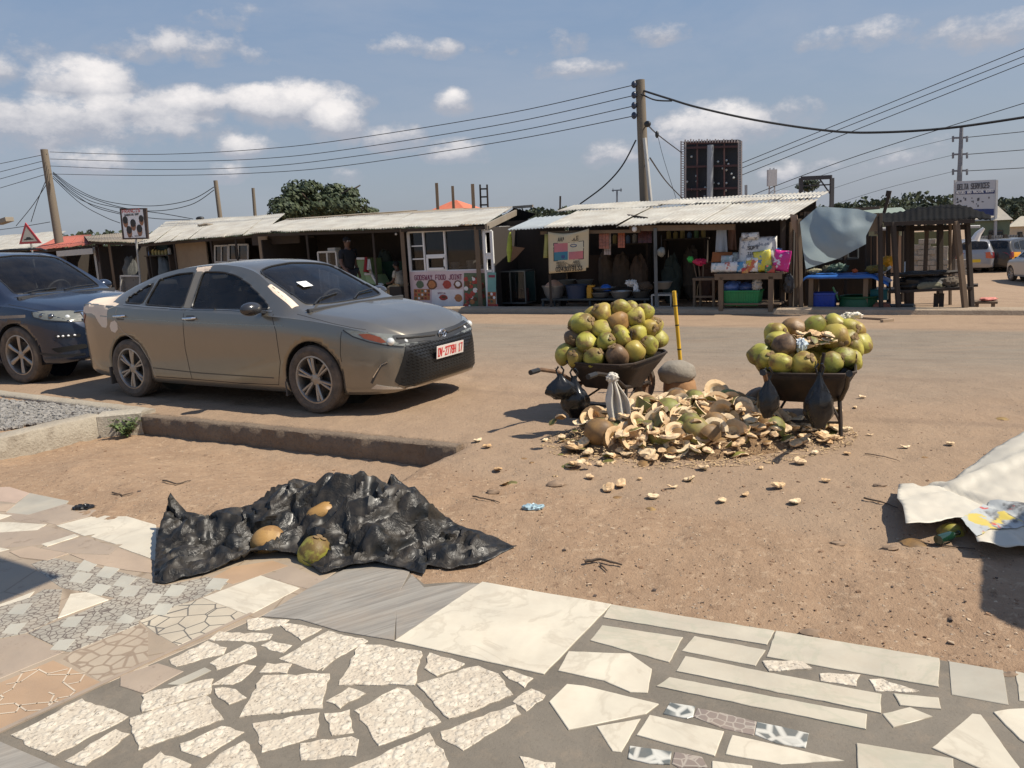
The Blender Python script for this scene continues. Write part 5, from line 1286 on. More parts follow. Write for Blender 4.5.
# unseen core and far side of the heap
def core(c,n,label,group,rx,ry,z0,h,hollow=False):
 k=0
 for lay in range(4):
  f=1-lay*.24;m=[9,8,5,2][lay]
  for i in range(m):
   a=i*2*pi/m+lay*.5;
   x,y=c.x+rx*f*cos(a),c.y+.12+ry*f*max(-.25,sin(a))+.02
   if k>=n:return
   coconut(Vector((x,y,z0+lay*h)),rc.uniform(.088,.1),(rc.uniform(-1,1),rc.uniform(-1,1),rc.uniform(-.5,.5)),label,group);k+=1
core(B1,20,'green coconut heaped in the barrow with the white rag','coconuts heaped in the barrow with the rag',.28,.26,.50,.125)
z730=(730,310,4.52)
L2=[(140,205,36,0),(170,228,42,-.08),(235,243,42,-.20),(330,243,50,-.24),(455,240,44,-.18),(510,215,48,-.04),(550,225,28,0),(210,110,50,.12),(212,142,48,.02),(248,160,42,-.08),(290,85,30,.22),(378,75,44,.2),(470,70,48,.22),(530,85,46,.18),(478,125,56,.06),(555,170,36,.08),(590,155,30,.14),(525,135,40,.1),(560,95,36,.2)]
spec={9:('brown bruised coconut beside the husk slices in the barrow',COCO_B[0]),10:('brown coconut at the back of the hollow heap',COCO_B[1])}
heap(B2,L2,z730,'green coconut ringing the hollow heap in the barrow of slices','coconuts heaped in the barrow with the slices',spec)
core(B2+Vector((0,.0,0)),12,'green coconut ringing the hollow heap in the barrow of slices','coconuts heaped in the barrow with the slices',.25,.22,.50,.10)
# ---- husks
def husk_mat():
 m,t,b=newmat('coconut_husk_outside');oc=t.coord('Object');oi=t.node('ShaderNodeObjectInfo').outputs['Random']
 n1=t.noise(oc,12,6,.65)
 c=t.mix(t.ramp(oi,[(0,0),(.45,0),(.55,1)],'LINEAR'),(.23,.23,.05),(.30,.17,.06))
 c=t.mix(t.ramp(n1,[(.4,0),(.65,.8)]),c,(.12,.07,.035));c=t.mix(1,c,t.ramp(oi,[(0,.6),(.5,1.2),(1,.7)]),'MULTIPLY')
 put(t,b,'Base Color',c);b.inputs['Roughness'].default_value=.6;put(t,b,'Normal',t.bump(n1,.4,.006));return m
def flesh_mat(name,c1,c2,c3):
 m,t,b=newmat(name);oc=t.coord('Object');oi=t.node('ShaderNodeObjectInfo').outputs['Random']
 n1=t.noise(oc,14,6,.65);n2=t.noise(t.mapping(oc,(60,60,9)),3,4,.6)
 c=t.mix(t.ramp(oi,[(0,0),(1,1)]),c1,c2);c=t.mix(t.ramp(n1,[(.5,0),(.72,.75)]),c,c3);c=t.mix(t.ramp(n2,[(.5,0),(.7,.35)]),c,c3)
 put(t,b,'Base Color',c);b.inputs['Roughness'].default_value=.8;put(t,b,'Normal',t.bump(n2,.4,.003));return m
HUSK=husk_mat();FIB=flesh_mat('cut_husk_fibre',(.85,.68,.44),(.62,.40,.20),(.44,.25,.12));MEAT=flesh_mat('white_coconut_flesh',(.82,.74,.58),(.74,.62,.44),(.50,.33,.18))
def half_mesh(seed,cut=.5,el=1.15,chunk=0):
 """hollow half coconut with thick fibre rim; opening towards +z"""
 rr=random.Random(seed);n,m=18,7;R0,R1,R2=.1,.072,.058
 mb=MB()
 def pt(r,j,k,jj):
  t=(pi/2)*(1+.16*(cut-.5))*j/jj;a=2*pi*k/n
  d=Vector((sin(t)*cos(a),sin(t)*sin(a)*el,-cos(t)*el))*r;return d*(1+.06*noise.noise(d*14+Vector((seed,0,0))))
 for j in range(m+1):mb.v+=[pt(R0,j,k,m)for k in range(n)]
 for j in range(m,-1,-1):mb.v+=[pt(R2 if j<m else R1,j,k,m)+Vector((0,0,(rr.uniform(-.004,.004)if j==m else 0)))for k in range(n)]
 rows=2*m+2
 for i in range(rows-1):
  for k in range(n):
   if chunk and(k/n)>chunk:continue
   mb.f.append((i*n+k,i*n+(k+1)%n,(i+1)*n+(k+1)%n,(i+1)*n+k));mb.m.append(0 if i<m else(1 if i<=m+1 else 2))
 o=mb.build('husk_src',[HUSK,FIB,MEAT if seed%2==0 else FIB],smooth=True,sharp=.6,merge=.0003);me=o.data;bpy.data.objects.remove(o);return me
def wedge_mesh(seed):
 """curved slice of husk: skin outside, fibre inside"""
 rr=random.Random(seed);mb=MB();nu,nv=7,6;L=rr.uniform(.05,.085);Wd=rr.uniform(.030,.058);th=rr.uniform(.016,.045);R0=.095
 outer,inner=[],[]
 for i in range(nu+1):
  u=-1+2*i/nu;wv=sqrt(max(.0,1-abs(u)**2.2))*(1+.45*noise.noise(Vector((u*2.2,seed*1.7,0))))
  for j in range(nv+1):
   v=(-1+2*j/nv)*max(.12,wv);x,y=u*L,v*Wd
   zz=-(R0-sqrt(max(1e-6,R0*R0-x*x*.8-y*y*.8)));q=Vector((x,y,zz));q.z+=.004*noise.noise(q*30+Vector((seed,0,0)))
   outer.append(q);inner.append(q+Vector((.004*noise.noise(q*70),.004*noise.noise(q*70+Vector((4,4,4))),-th*max(.15,(1-v*v*.6)*wv)))+Vector((0,0,.011*noise.noise(q*38+Vector((seed,0,0))))))
 n=len(outer);mb.v=outer+inner
 def id_(i,j):return i*(nv+1)+j
 for i in range(nu):
  for j in range(nv):
   a,b,c,d=id_(i,j),id_(i+1,j),id_(i+1,j+1),id_(i,j+1)
   mb.f.append((a,b,c,d));mb.m.append(0);mb.f.append((d+n,c+n,b+n,a+n));mb.m.append(1)
 ring=[id_(i,0)for i in range(nu+1)]+[id_(nu,j)for j in range(1,nv+1)]+[id_(i,nv)for i in range(nu-1,-1,-1)]+[id_(0,j)for j in range(nv-1,0,-1)]
 for a,b in zip(ring,ring[1:]+ring[:1]):mb.f.append((a,a+n,b+n,b));mb.m.append(1)
 o=mb.build('slice_src',[HUSK,FIB],smooth=True,sharp=.35);me=o.data;bpy.data.objects.remove(o);return me
HALF=[half_mesh(s,c,e,ch)for s,c,e,ch in((0,.5,1.1,0),(1,.8,1.2,0),(2,.3,1.0,0),(3,.6,1.15,.7),(4,.6,1.2,.55),(5,.4,1.1,.8))]
WEDGE=[wedge_mesh(20+i)for i in range(9)]
rh=random.Random(21)
PC=P(683,438,0);
def pile_h(x,y):
 dx,dy=(x-PC.x),(y-PC.y);r=hypot(dx/.95,dy/.62)
 r2=hypot((x-2.15)/.5,(y-5.95)/.32)
 return max(.26*max(0,1-r*r)**.9,.07*max(0,1-r2))
def rag_zone(x,y):
 q=proj((x,y,.03));return 604<q[0]<636 and y<6.3 and 398<q[1]<442
def lay(me,nm,x,y,z,label,cat,grp,k=1.0,flip=None,tilt=1.0):
 o=mkobj(nm,me);o.location=(x,y,z);o.scale=(k,k,k)
 if flip is None:flip=rh.random()<.35
 o.rotation_euler=((pi if flip else 0)+rh.gauss(0,.5)*tilt,rh.gauss(0,.5)*tilt,rh.uniform(0,6.28));return tag(o,label,cat,grp)
GH='opened coconut shells in the husk pile';GS='husk slices hacked off the coconuts'
# solid base so that no gap shows through the middle of the pile
nh=0
mb=MB();n=60
for j in range(n+1):
 for i in range(n+1):
  x,y=PC.x-1.0+2.1*i/n,PC.y-.65+1.3*j/n;h=pile_h(x,y);mb.v.append(Vector((x,y,(h*.85-.012+G(x,y,False))+(.03*noise.noise(Vector((x*14,y*14,0)))+.02*noise.noise(Vector((x*33,y*33,0))))*ss(h/.05))))
mb.f=[(j*(n+1)+i,j*(n+1)+i+1,(j+1)*(n+1)+i+1,(j+1)*(n+1)+i)for j in range(n)for i in range(n)];mb.m=[0]*len(mb.f)
tag(mb.build('husk_litter',mat('trodden_husk_litter',(.22,.135,.07),.95,var=.7,scale=16,bump=1.0,bscale=50,bdist=.02),smooth=True,fix=False),'matted brown husk litter under the pile of shells','litter',kind='stuff')
for i in range(600):
 if nh>=175:break
 a,r=rh.uniform(0,2*pi),sqrt(rh.random());x,y=PC.x+.74*r*cos(a),PC.y+.50*r*sin(a);h=pile_h(x,y)
 if h<.05 or rag_zone(x,y):continue
 z=h*rh.uniform(.45,1.0)+.03;fc=rh.random()<.9
 o=lay(rh.choice(HALF),'coconut_shell',x,y,z,'hacked open coconut shell lying in the husk pile','coconut shell',GH,rh.uniform(.78,1.08),flip=not fc,tilt=1.3)
 if fc:o.rotation_euler=(rh.uniform(.3,1.3),rh.gauss(0,.35),rh.uniform(-.9,.9))
 nh+=1
for i in range(262):
 a,r=rh.uniform(0,2*pi),sqrt(rh.random())
 r=r**1.25;x,y=PC.x+.98*r*cos(a),PC.y+.62*r*sin(a)
 if i%5==0:x,y=PC.x+rh.uniform(.4,1.15),PC.y+rh.uniform(-.45,.05)
 h=pile_h(x,y);
 if rag_zone(x,y)and y<5.9:x-=.5
 if i%8==3:x,y=PC.x+rh.uniform(-.95,.3),PC.y-rh.uniform(.35,.68);h=0
 fl=rh.random()<.70
 lay(rh.choice(WEDGE),'husk_slice',x,y,h*1.05+.022+G(x,y,False),'curved slice of coconut husk lying in or beside the husk pile','husk slice',GS,rh.uniform(.5,1.05),flip=fl,tilt=.75 if h>.03 else .25)
# larger pieces one can single out, in front and on top
coconut(PY(612,428,6.3),.07,(.3,-.5,.8),'small whole coconut half buried at the rag end of the pile',None)
for(px,py,y,r,ax,src,lb)in[(663,428,5.75,.12,(1,-.1,.3),COCO_B[0],'dark rotten coconut lying in the husk pile'),(696,415,5.80,.10,(.8,-.4,.2),COCO[0],'green coconut lying tilted in the husk pile'),(717,424,5.75,.085,(0,-1,.3),COCO[2],'round green coconut showing its ribs in the husk pile'),
 (728,408,5.9,.10,(.6,-.4,.6),COCO[1],'green coconut partly hacked open near the top of the pile'),(702,447,5.62,.085,(1,-.3,0),COCO_O[0],'orange brown coconut in the lower front of the pile'),(757,400,6.15,.11,(.2,-.8,.4),COCO_B[1],'blackened coconut beside the second barrow'),(765,425,6.05,.11,(1,0,.2),COCO_B[0],'dark coconut in the shade below the second barrow'),(738,455,5.62,.08,(.7,-.3,.5),COCO_O[1],'split orange brown coconut at the front of the pile')]:
 coconut(PY(px,py,y+.22),r*.95,ax,lb,None,src)
for(px,py,y,k,rx,rz)in[(667,447,5.55,1.05,1.35,.1),(686,413,5.72,.95,1.1,.5),(718,436,5.6,1.1,.9,-.2),(718,392,6.1,1.1,.8,.2),(735,462,5.55,.95,.7,-.5)]:
 p=PY(px,py,y+.14);o=mkobj('coconut_shell',HALF[0]);o.location=p;o.scale=(k,k,k);o.rotation_euler=(rx,0,rz);tag(o,'hacked open coconut shell lying in the husk pile','coconut shell',GH)
# slices inside the second barrow's heap
for i in range(34):
 a=rh.uniform(0,6.28);r=sqrt(rh.random())*.17;p=PY(809+1.2*rh.uniform(-12,12),349,B2.y+.0)
 x,y=B2.x+.05+r*cos(a),B2.y+.02+r*sin(a)
 lay(rh.choice(WEDGE),'husk_slice',x,y,.68+rh.uniform(0,.06),'cut husk slice inside the hollow of the coconut heap','husk slice','husk slices in the barrow',rh.uniform(.55,.8),flip=rh.random()<.75,tilt=.6)
# scattered slices on the dirt (pixel, size)
for px,py,k,tl in[(512,482,.9,.15),(523,459,.6,.1),(545,441,.5,.1),(560,455,.8,.2),(575,449,.9,.2),(583,459,.8,.2),(609,490,.9,.4),(621,486,.8,.3),(618,497,.7,.6),(651,510,.7,.1),(653,499,.6,.1),(778,489,.8,.15),(795,502,.6,.1),(690,481,.7,.5),(722,503,.5,.1),(745,497,.6,.3),(905,448,.6,.1),(843,428,1.0,.15),(838,412,.9,.2),(855,408,.5,.1),(862,399,.6,.1),(925,457,.5,.05),(950,446,.55,.05),(826,482,.5,.1),(1002,419,1.1,.05),(600,466,.8,.4),(567,466,.7,.2),(838,441,.6,.2),(870,436,.4,.1),(505,485,.6,.4),(532,464,.5,.1),(555,476,.5,.3),(487,448,.8,.1),(478,443,.6,.1),(498,471,.6,.5),(590,477,.6,.3),(640,480,.5,.3),(672,488,.6,.2),(703,470,.7,.4),(847,455,.5,.1),(800,463,.8,.2),(815,455,.8,.4),(760,470,.6,.2)]:
 p=PG(px,py);z=G(p.x,p.y,True);k*=.8;lay(rh.choice(WEDGE),'husk_slice',p.x,p.y,z+.014*k,'dry husk slice lying by itself on the open dirt','husk slice','husk slices scattered on the dirt',k,flip=rh.random()<.6,tilt=tl)
# fine shreds: nobody could count them
mb=MB();rs_=random.Random(4)
for i in range(3200):
 a=rs_.uniform(0,2*pi);r=sqrt(rs_.random())*1.25;x,y=PC.x+.1+.95*r*cos(a),PC.y+.62*r*sin(a)-.02
 L,wd=rs_.uniform(.008,.045),rs_.uniform(.003,.012);an=rs_.uniform(0,6.28);z=G(x,y)+.004+pile_h(x,y)*.9
 M=Matrix.Rotation(an,3,'Z')@Matrix.Rotation(rs_.uniform(-.3,.3),3,'Y');c=Vector((x,y,z+.003))
 mb.add([M@Vector(p)+c for p in((-L/2,-wd/2,0),(L/2,-wd*.3,.001),(L/2,wd*.4,0),(-L/2*.8,wd/2,.002),(0,0,.005))],[(0,1,4),(1,2,4),(2,3,4),(3,0,4),(0,3,2,1)])
tag(mb.build('husk_crumbs',mat('husk_crumbs',(.50,.35,.19),.85,var=.6,scale=9),fix=False),'fine crumbs and shreds of coconut husk on the ground','crumbs',kind='stuff')
# soil clods, pebbles and leaf litter spread over the dirt
mb=MB();mb.mi=0
for i in range(2300):
 if i%3==0:px,py=rs_.uniform(480,1020),rs_.uniform(470,650)
 else:px,py=rs_.uniform(0,1024),rs_.uniform(345,668)
 p=PG(px,py)
 if terr_d(p.x,p.y)>-.02 or p.y>11:continue
 if p.x<0 and min(pit_d(p.x,p.y))<.1:
  if rs_.random()<.7:continue
 s_=rs_.choice((.002,.003,.004,.005,.009 if i%7==0 else .003));z=G(p.x,p.y)
 mb.mi=0 if rs_.random()<.6 else(1 if rs_.random()<.7 else 2)
 M=Matrix.Rotation(rs_.uniform(0,6),3,'Z')@Matrix.Rotation(rs_.uniform(-.4,.4),3,'X')
 hs=[M@(Vector((a*rs_.uniform(.6,1.5),b*rs_.uniform(.5,1.1),c*rs_.uniform(.25,.6)))*s_)+Vector((p.x,p.y,z+s_*.25))for c in(-1,1)for b in(-1,1)for a in(-1,1)]
 mb.add(hs,[(0,2,3,1),(4,5,7,6),(0,1,5,4),(2,6,7,3),(0,4,6,2),(1,3,7,5)])
tag(mb.build('pebbles',[mat('clod_brown',(.24,.145,.085),.95),mat('clod_pale',(.50,.38,.26),.9),mat('clod_dark',(.07,.05,.04),.9)],fix=False),'small soil clods and grit strewn over the dirt','pebbles',kind='stuff')
# single stones, twigs and leaves one can point to
STN=mat('brown_stone',(.26,.18,.12),.9,var=.4,scale=12,bump=.5)
for px,py,s_,lb in[(556,484,.05,'flat brown stone in front of the husk pile'),(493,493,.035,'small pinkish stone between the tarp and the plastic litter'),(880,487,.03,'dark stone lying near the white tarp tip'),(811,622,.035,'pale beige stone beside the marble edge'),(890,547,.03,'flat stone on dirt below the white tarp'),(838,543,.03,'dark leaf shaped stone near the twig'),(1012,662,.025,'small round stone beside the last marble piece')]:
 p=PG(px,py);m_=MB();m_.ball((0,0,0),(s_*1.3,s_*.8,s_*.45),12,8,wob=.5,seed=px);o=m_.build('stone',STN,smooth=True);o.location=(p.x,p.y,G(p.x,p.y)+s_*.2);tag(o,lb,'stone')
TWG=mat('dark_twig',(.085,.06,.042),.9)
def twig(pts,r,lb):
 P3=[]
 for px,py in pts:q=PG(px,py);P3.append(Vector((q.x,q.y,G(q.x,q.y)+r+.004)))
 Q=[]
 for a,b in zip(P3,P3[1:]):
  for k in range(4):q=a.lerp(b,k/4);Q.append(q+Vector((rs_.uniform(-1,1)*.004,rs_.uniform(-1,1)*.004,rs_.uniform(0,1)*.004)))
 Q.append(P3[-1]);m_=MB();m_.tube(Q,[r*(1-.6*i/len(Q))for i in range(len(Q))],6);tag(m_.build('twig',TWG,smooth=True),lb,'twig')
twig([(585,558),(600,557),(622,562)],.010,'short dark twig lying ahead of the white marble slab')
twig([(600,560),(607,566)],.005,'tiny twig crossing a bigger one on the dirt')
twig([(864,501),(880,506),(898,510)],.006,'thin twig pointing at the white tarp corner');twig([(865,454),(884,457),(900,460)],.004,'long thin straw on the dirt right of the barrows')
twig([(473,499),(487,501),(500,503)],.006,'thin stick between black tarp and blue litter');twig([(112,488),(122,492),(133,490)],.006,'small dry twig near the paving corner');twig([(163,477),(176,481),(190,476)],.007,'dark dry twig lying in the dirt dip');twig([(910,540),(930,544),(975,549)],.006,'curved twig under the edge of the white tarp')
# crumpled blue plastic litter
def crumple(name,c,r,m_,lab,cat,seed,n=26,amp=.45,flat=.6,grp=None,freq=3.0,parent=None):
 mb=MB();mb.ball((0,0,0),(r[0],r[1],r[2]),n,n//2);mx=max(r)
 for i,v in enumerate(mb.v):
  d=v/mx
  rg=abs(noise.noise(d*freq+Vector((seed,0,0))))*2-.5+.5*(abs(noise.noise(d*freq*2.3+Vector((0,seed,0))))*2-.5)
  mb.v[i]=v*(1+amp*rg)
 o=mb.build(name,m_,parent,smooth=True,sharp=.5,merge=.0002);o.location=c
 if lab:tag(o,lab,cat,grp)
 return o
p=PG(532,510);crumple('plastic_wrapper',(p.x,p.y,G(p.x,p.y)+.012),(.062,.03,.024),mat('blue_white_film',(.35,.48,.70),.25,var=.9,scale=22,bump=.1),'crumpled blue and white plastic wrapper on the dirt','wrapper',3)
p=PG(277,501);p=PG(82,502);crumple('plastic_scrap',(p.x,p.y,-.045),(.07,.04,.03),mat('black_film',(.018,.018,.019),.35,bump=.1),'small black plastic scrap at the paving edge','plastic scrap',5)
# ---- stump, boulder, yellow post
p=P(680,397,0);m_=MB()
m_.lathe([(0,.0),(.115,.0),(.118,.1),(.112,.19),(.104,.205),(.0,.208)],22)
for i,v in enumerate(m_.v):
 a=atan2(v.y,v.x);v.x*=1+.06*noise.noise(Vector((cos(a),sin(a),v.z*4))*2);v.y*=1+.06*noise.noise(Vector((cos(a)*2,sin(a)*2,3)))
stump=m_.build('chopping_block',mat('orange_wood',(.24,.115,.05),.85,var=.45,scale=5,dirt=(.45,.26,.12),dirt_amt=.7,stretch=(1,1,.35),bump=.6,bscale=22,bdist=.01),smooth=True,sharp=.7);stump.location=(p.x,p.y,0);stump.scale=(1.32,1.3,.80)
tag(stump,'reddish brown chopping block at the back of the husk pile','chopping block')
q=PY(676.5,372.5,p.y-.02);m_=MB();m_.ball((0,0,0),(.178,.13,.118),28,18,wob=.16,seed=9)
o=m_.build('boulder',mat('grey_granite',(.30,.265,.215),.9,var=.3,scale=6,dirt=(.16,.13,.10),dirt_amt=.5,bump=.9,bscale=34,bdist=.008),smooth=True,sharp=3);o.location=q;tag(o,'rounded grey stone resting on the chopping block','stone')
a,b=PY(680.5,363,p.y+.25),PY(674,291,p.y+.25);p0=a+(a-b)*((a.z)/(b.z-a.z));m_=MB()
m_.tube([p0+Vector((0,0,.0)),b],.019,12);m_.tube([b-(b-p0).normalized()*.04,b+Vector((0,0,.0005))],.0195,12)
yp=m_.build('yellow_post',mat('chipped_yellow_paint',(.78,.46,.02),.5,var=.12,dirt=(.24,.16,.06),dirt_amt=.45,scale=18,stretch=(1,1,.3),bump=.2),smooth=True,sharp=.7);tag(yp,'thin chipped yellow post standing behind the grey stone','post')
m_=MB()
for k in(.2,.42,.66,.85):
 c=p0.lerp(b,k);m_.tube([c,c+(b-p0).normalized()*.012],.0200,12)
m_.build('bolt_hole',mat('post_hole',(.05,.04,.02),.8),yp)
# ---- carrier bags and rag hanging off the barrows
FILM=mat('black_bag_film',(.012,.012,.013),.24,var=.1,bump=.25,bscale=12,bdist=.01)
def bag(px,py,y,w_,h_,lab,seed,cut=0):
 """carrier bag hanging from its knot at the pixel"""
 top=PY(px,py,y);mb=MB();n,m=28,22
 for j in range(m+1):
  t=j/m;z=-h_*t;rad=(.12+.88*ss(t*1.7))*(1-.55*ss((t-.72)/.28))if t>.001 else .10
  for k in range(n):
   a=2*pi*k/n;f=1+.22*noise.noise(Vector((cos(a)*1.6,sin(a)*1.6,t*1.3+seed)))+.22*abs(noise.noise(Vector((cos(a)*4,sin(a)*4,t*3.5+seed))))+.10*abs(noise.noise(Vector((cos(a)*9,sin(a)*9,t*8+seed))))+(.12*cos(a*7+seed)*(1-t))
   mb.v.append(Vector((w_*rad*f*cos(a),w_*.62*rad*f*sin(a),z+.012*noise.noise(Vector((cos(a)*3,sin(a)*3,t*5+seed))))))
 mb.f=[(j*n+k,(j+1)*n+k,(j+1)*n+(k+1)%n,j*n+(k+1)%n)for j in range(m)for k in range(n)]+[tuple(m*n+k for k in range(n))];mb.m=[0]*len(mb.f)
 o=mb.build('carrier_bag',FILM,smooth=True,sharp=.9);o.location=top;tag(o,lab,'bag')
 m2=MB()
 for s in(-1,1):m2.tube([(s*.015,0,-.02),(s*.03,.005,.03),(s*.01,.0,.06)],.008,5)
 m2.build('bag_handle',FILM,o,smooth=True);return o
bag(560,374,6.2,.115,.20,'plump black carrier bag hung on the rusty barrow handle',1);bag(574,376,6.3,.11,.34,'longer black carrier bag hung nearer the barrow tray',2.3)
bag(768,376,5.55,.075,.30,'black plastic bag dangling from the bent grip of the slice barrow',4.1);bag(820,372,5.5,.095,.40,'large black plastic bag hanging at the near leg of the slice barrow',5.7)
# rag
RAG=mat('white_rag',(.66,.62,.54),.95,var=.12,dirt=(.35,.28,.2),dirt_amt=.35,bump=.5,bscale=60)
mb=MB();t0=PY(612,379,5.96);n,m=44,30
for j in range(m+1):
 t=j/m;hw=.028+.062*ss(t*2.2)*(1-.35*ss((t-.55)/.45));
 for k in range(n+1):
  s=k/n*2-1
  fold=.026*cos(s*8+1.5*t+.8*sin(t*4))*(1-.25*t)+.012*noise.noise(Vector((s*3,t*3,1)))
  bot=-.47*t*(1-.13*s*s+.10*s*t)
  mb.v.append(t0+Vector((s*hw+.02*t+.03*sin(t*2.5),fold-.02*t,bot)))
mb.f=[(j*(n+1)+k,j*(n+1)+k+1,(j+1)*(n+1)+k+1,(j+1)*(n+1)+k)for j in range(m)for k in range(n)];mb.m=[0]*len(mb.f)
rag=mb.build('rag',RAG,smooth=True,sharp=3);sm=rag.modifiers.new('s','SOLIDIFY');sm.thickness=.006;tag(rag,'knotted off white rag hanging from the first barrow down to the husks','rag')
crumple('knot',t0+Vector((.0,-.01,.015)),(.045,.034,.036),RAG,None,None,7,amp=.3,parent=rag)
mb=MB();a_=PY(629,367,6.75);b_=PY(631,331,6.72);mb.tube([a_,b_],.012,8);o=mb.build('iron_rod',IRON,smooth=True);tag(o,'dark iron rod stuck upright among the coconuts of the tall heap','rod')
mb=MB();a_=PY(817,392,5.7);b_=PY(824,353,5.7);mb.tube([a_,b_],.014,8);o=mb.build('iron_rod',IRON,smooth=True);tag(o,'dark upright rod at the rim of the hollow coconut heap','rod')
c_=PY(801,345,B2.y-.12);crumple('plastic_wrapper',c_,(.045,.04,.05),mat('pale_blue_film',(.55,.62,.68),.3,var=.5,scale=20,bump=.1),'pale blue and white plastic wrapper stuck amid the coconuts','wrapper',9)
c_=PY(851,316,B2.y+.24);crumple('plastic_wrapper',c_,(.085,.04,.03),mat('cream_film',(.62,.56,.45),.4,bump=.1),'crumpled cream plastic resting on top of the hollow heap','wrapper',12)
# ---- black polythene sheet over coconuts
def sheet_from(name,outline,hfun,mt,zbase,res=.018,lab=None,cat=None,thick=.004):
 v2,f2=polygrid(outline,res)
 def ed(x,y):
  q=nearpoly(outline,x,y);return hypot(q[0]-x,q[1]-y)
 mb=MB()
 for x,y in v2:
  e=ed(x,y);z,ox,oy=hfun(x,y,e);mb.v.append(Vector((x+ox,y+oy,zbase(x,y)+z)))
 mb.f=list(f2);mb.m=[0]*len(f2)
 o=mb.build(name,mt,smooth=True,sharp=3,fix=False);s_=o.modifiers.new('s','SOLIDIFY');s_.thickness=thick;s_.offset=1
 return tag(o,lab,cat)
# footprint (ground pixels)
fp=[(154,584),(165,585),(205,576),(250,563),(292,560),(322,576),(345,571),(376,568),(405,571),(424,577),(428,569),(448,571),(480,566),(517,550),(490,541),(462,533),(440,521),(425,508),(402,505),(380,507),(345,510),(300,512),(262,516),(235,520),(208,526),(190,528),(172,528),(158,548)]
FPW=[tuple(P(x,y,TZ)[:2])for x,y in fp]
def W2(px,py):q=P(px,py,TZ);return(q.x,q.y)
def film_mat():
 m,t,b=newmat('black_polythene');oc=t.pos();n1=t.noise(oc,9,7,.65);n2=t.noise(oc,60,5,.7)
 c=t.mix(t.ramp(n1,[(.40,0),(.75,.45)]),(.013,.0135,.0135),(.11,.085,.06));put(t,b,'Base Color',c)
 put(t,b,'Roughness',t.ramp(n1,[(.3,.30),(.6,.5)]));b.inputs['Specular IOR Level'].default_value=.42
 h=t.math('ADD',t.math('MULTIPLY',t.ramp(t.math('ABSOLUTE',t.math('SUBTRACT',t.noise(t.mapping(oc,(1,1,1),(0,0,.5)),8,5,.6,.8),.5)),[(0,1),(.07,0)]),.5),t.math('MULTIPLY',n2,.06));put(t,b,'Normal',t.bump(h,.4,.010));return m
PFILM=film_mat()
DV,DF=DRAPED
mb=MB();mb.f=DF;mb.m=[0]*len(DF)
for p in DV:
 w_=ss((p.z-TZ-.02)/.06);fold=(1-abs(noise.noise(Vector((p.x*3.2+p.y*2.4,p.y*11-p.x*8,4))))*3)*.009
 mb.v.append(Vector((p.x,p.y,max(p.z+w_*fold,G(p.x,p.y)+.006))))
tarp=mb.build('plastic_sheet',PFILM,smooth=True,sharp=1.1,fix=False);tag(tarp,'crumpled black plastic sheet thrown over coconuts at the paving edge','plastic sheet')
sm=tarp.modifiers.new('s','SOLIDIFY');sm.thickness=.003
for px,py,y_,r,ax,src,lb in[(322,508,None,.10,(1,.2,.3),COCO_O[0],'yellowish coconut showing through a gap atop the black sheet'),(261,556,None,.085,(1,.1,.1),COCO_O[1],'orange tinted coconut peeping out under the black sheet'),(308,568,None,.085,(.4,.1,1),COCO[0],'green coconut sticking out below the black sheet')]:
 if py<520:q=P(px,py,.12);z_=.078
 else:q=P(px,py-4,-.01)+Vector((0,.15,0));z_=-.012
 k=coconut(Vector((q.x,q.y,z_)),r,ax,lb,None,src)
 if py<520:k.scale=(.8,.7,.9)
# ---- white banner sheet on the dirt at the frame's edge
ANN=mat('white_banner_vinyl',(.58,.535,.44),.5,var=.05,dirt=(.50,.42,.32),dirt_amt=.3,scale=3,bump=.15,bscale=8,bdist=.01)
bo_=[(899,478),(930,478),(946,480),(985,468),(1024,458),(1110,440),(1180,500),(1120,560),(1024,552),(1000,553),(977,552),(968,530),(955,515),(930,520),(906,523),(903,508),(897,498)]
def Bz(px,py):q=P(px,py,.1 if py<530 else .02);return(q.x,q.y)
BW=[Bz(*q)for q in bo_]
cen=(sum(q[0]for q in BW)/len(BW),sum(q[1]for q in BW)/len(BW))
def hban(x,y,e):
 q=P(950,500,.05);u,v=x-q.x,y-q.y
 z=.085+.16*ss((u+.05)/.9)-.10*abs(u*.5-v*.9+.02)+.05*abs(v+u*.55-.12)-.035*max(0,1-abs(u-.05+v*.3)/.05)+.03*max(0,1-abs(v-.10-u*.2)/.07)+.006*noise.noise(Vector((x*7,y*7,0)))
 z-=.09*ss((P(990,545,0).y+.14-y)/.2)*ss((u+.02)/.15)
 return max(.012,z),0,0
ban=sheet_from('banner_sheet',BW,hban,ANN,lambda x,y:G(x,y),.02,'stiff cream white banner sheet draped over a low heap on the dirt','banner',.003)
# printed part of the banner turned up: grey photo, yellow and red marks with a white hem
pr_=[(961,517),(990,499),(1030,505),(1080,520),(1080,536),(1024,533),(990,540),(976,548)]
def prz(x,y):return hban(x,y,0)[0]+G(x,y)+.006
PRW=[Bz(*q)for q in pr_];v2,f2=polygrid(PRW,.02);mb=MB();mb.v=[Vector((x,y,prz(x,y)+.004))for x,y in v2];mb.f=list(f2);mb.m=[0]*len(f2)
m,t,b=newmat('banner_print');oc=t.pos();c=t.mix(t.ramp(t.noise(oc,7,5,.6),[(.40,0),(.5,1)]),(.13,.12,.11),(.46,.47,.45));c=t.mix(t.ramp(t.noise(t.mapping(oc,(1,1,1),(0,0,0),(3,1,0)),6,4,.6),[(.58,0),(.62,1)]),c,(.62,.48,.10));c=t.mix(t.ramp(t.noise(t.mapping(oc,(1,1,1),(0,0,0),(8,4,0)),9,4,.6),[(.63,0),(.66,1)]),c,(.55,.10,.08))
put(t,b,'Base Color',c);b.inputs['Roughness'].default_value=.35
mb.build('printed_panel',m,ban,smooth=True,sharp=3,fix=False)
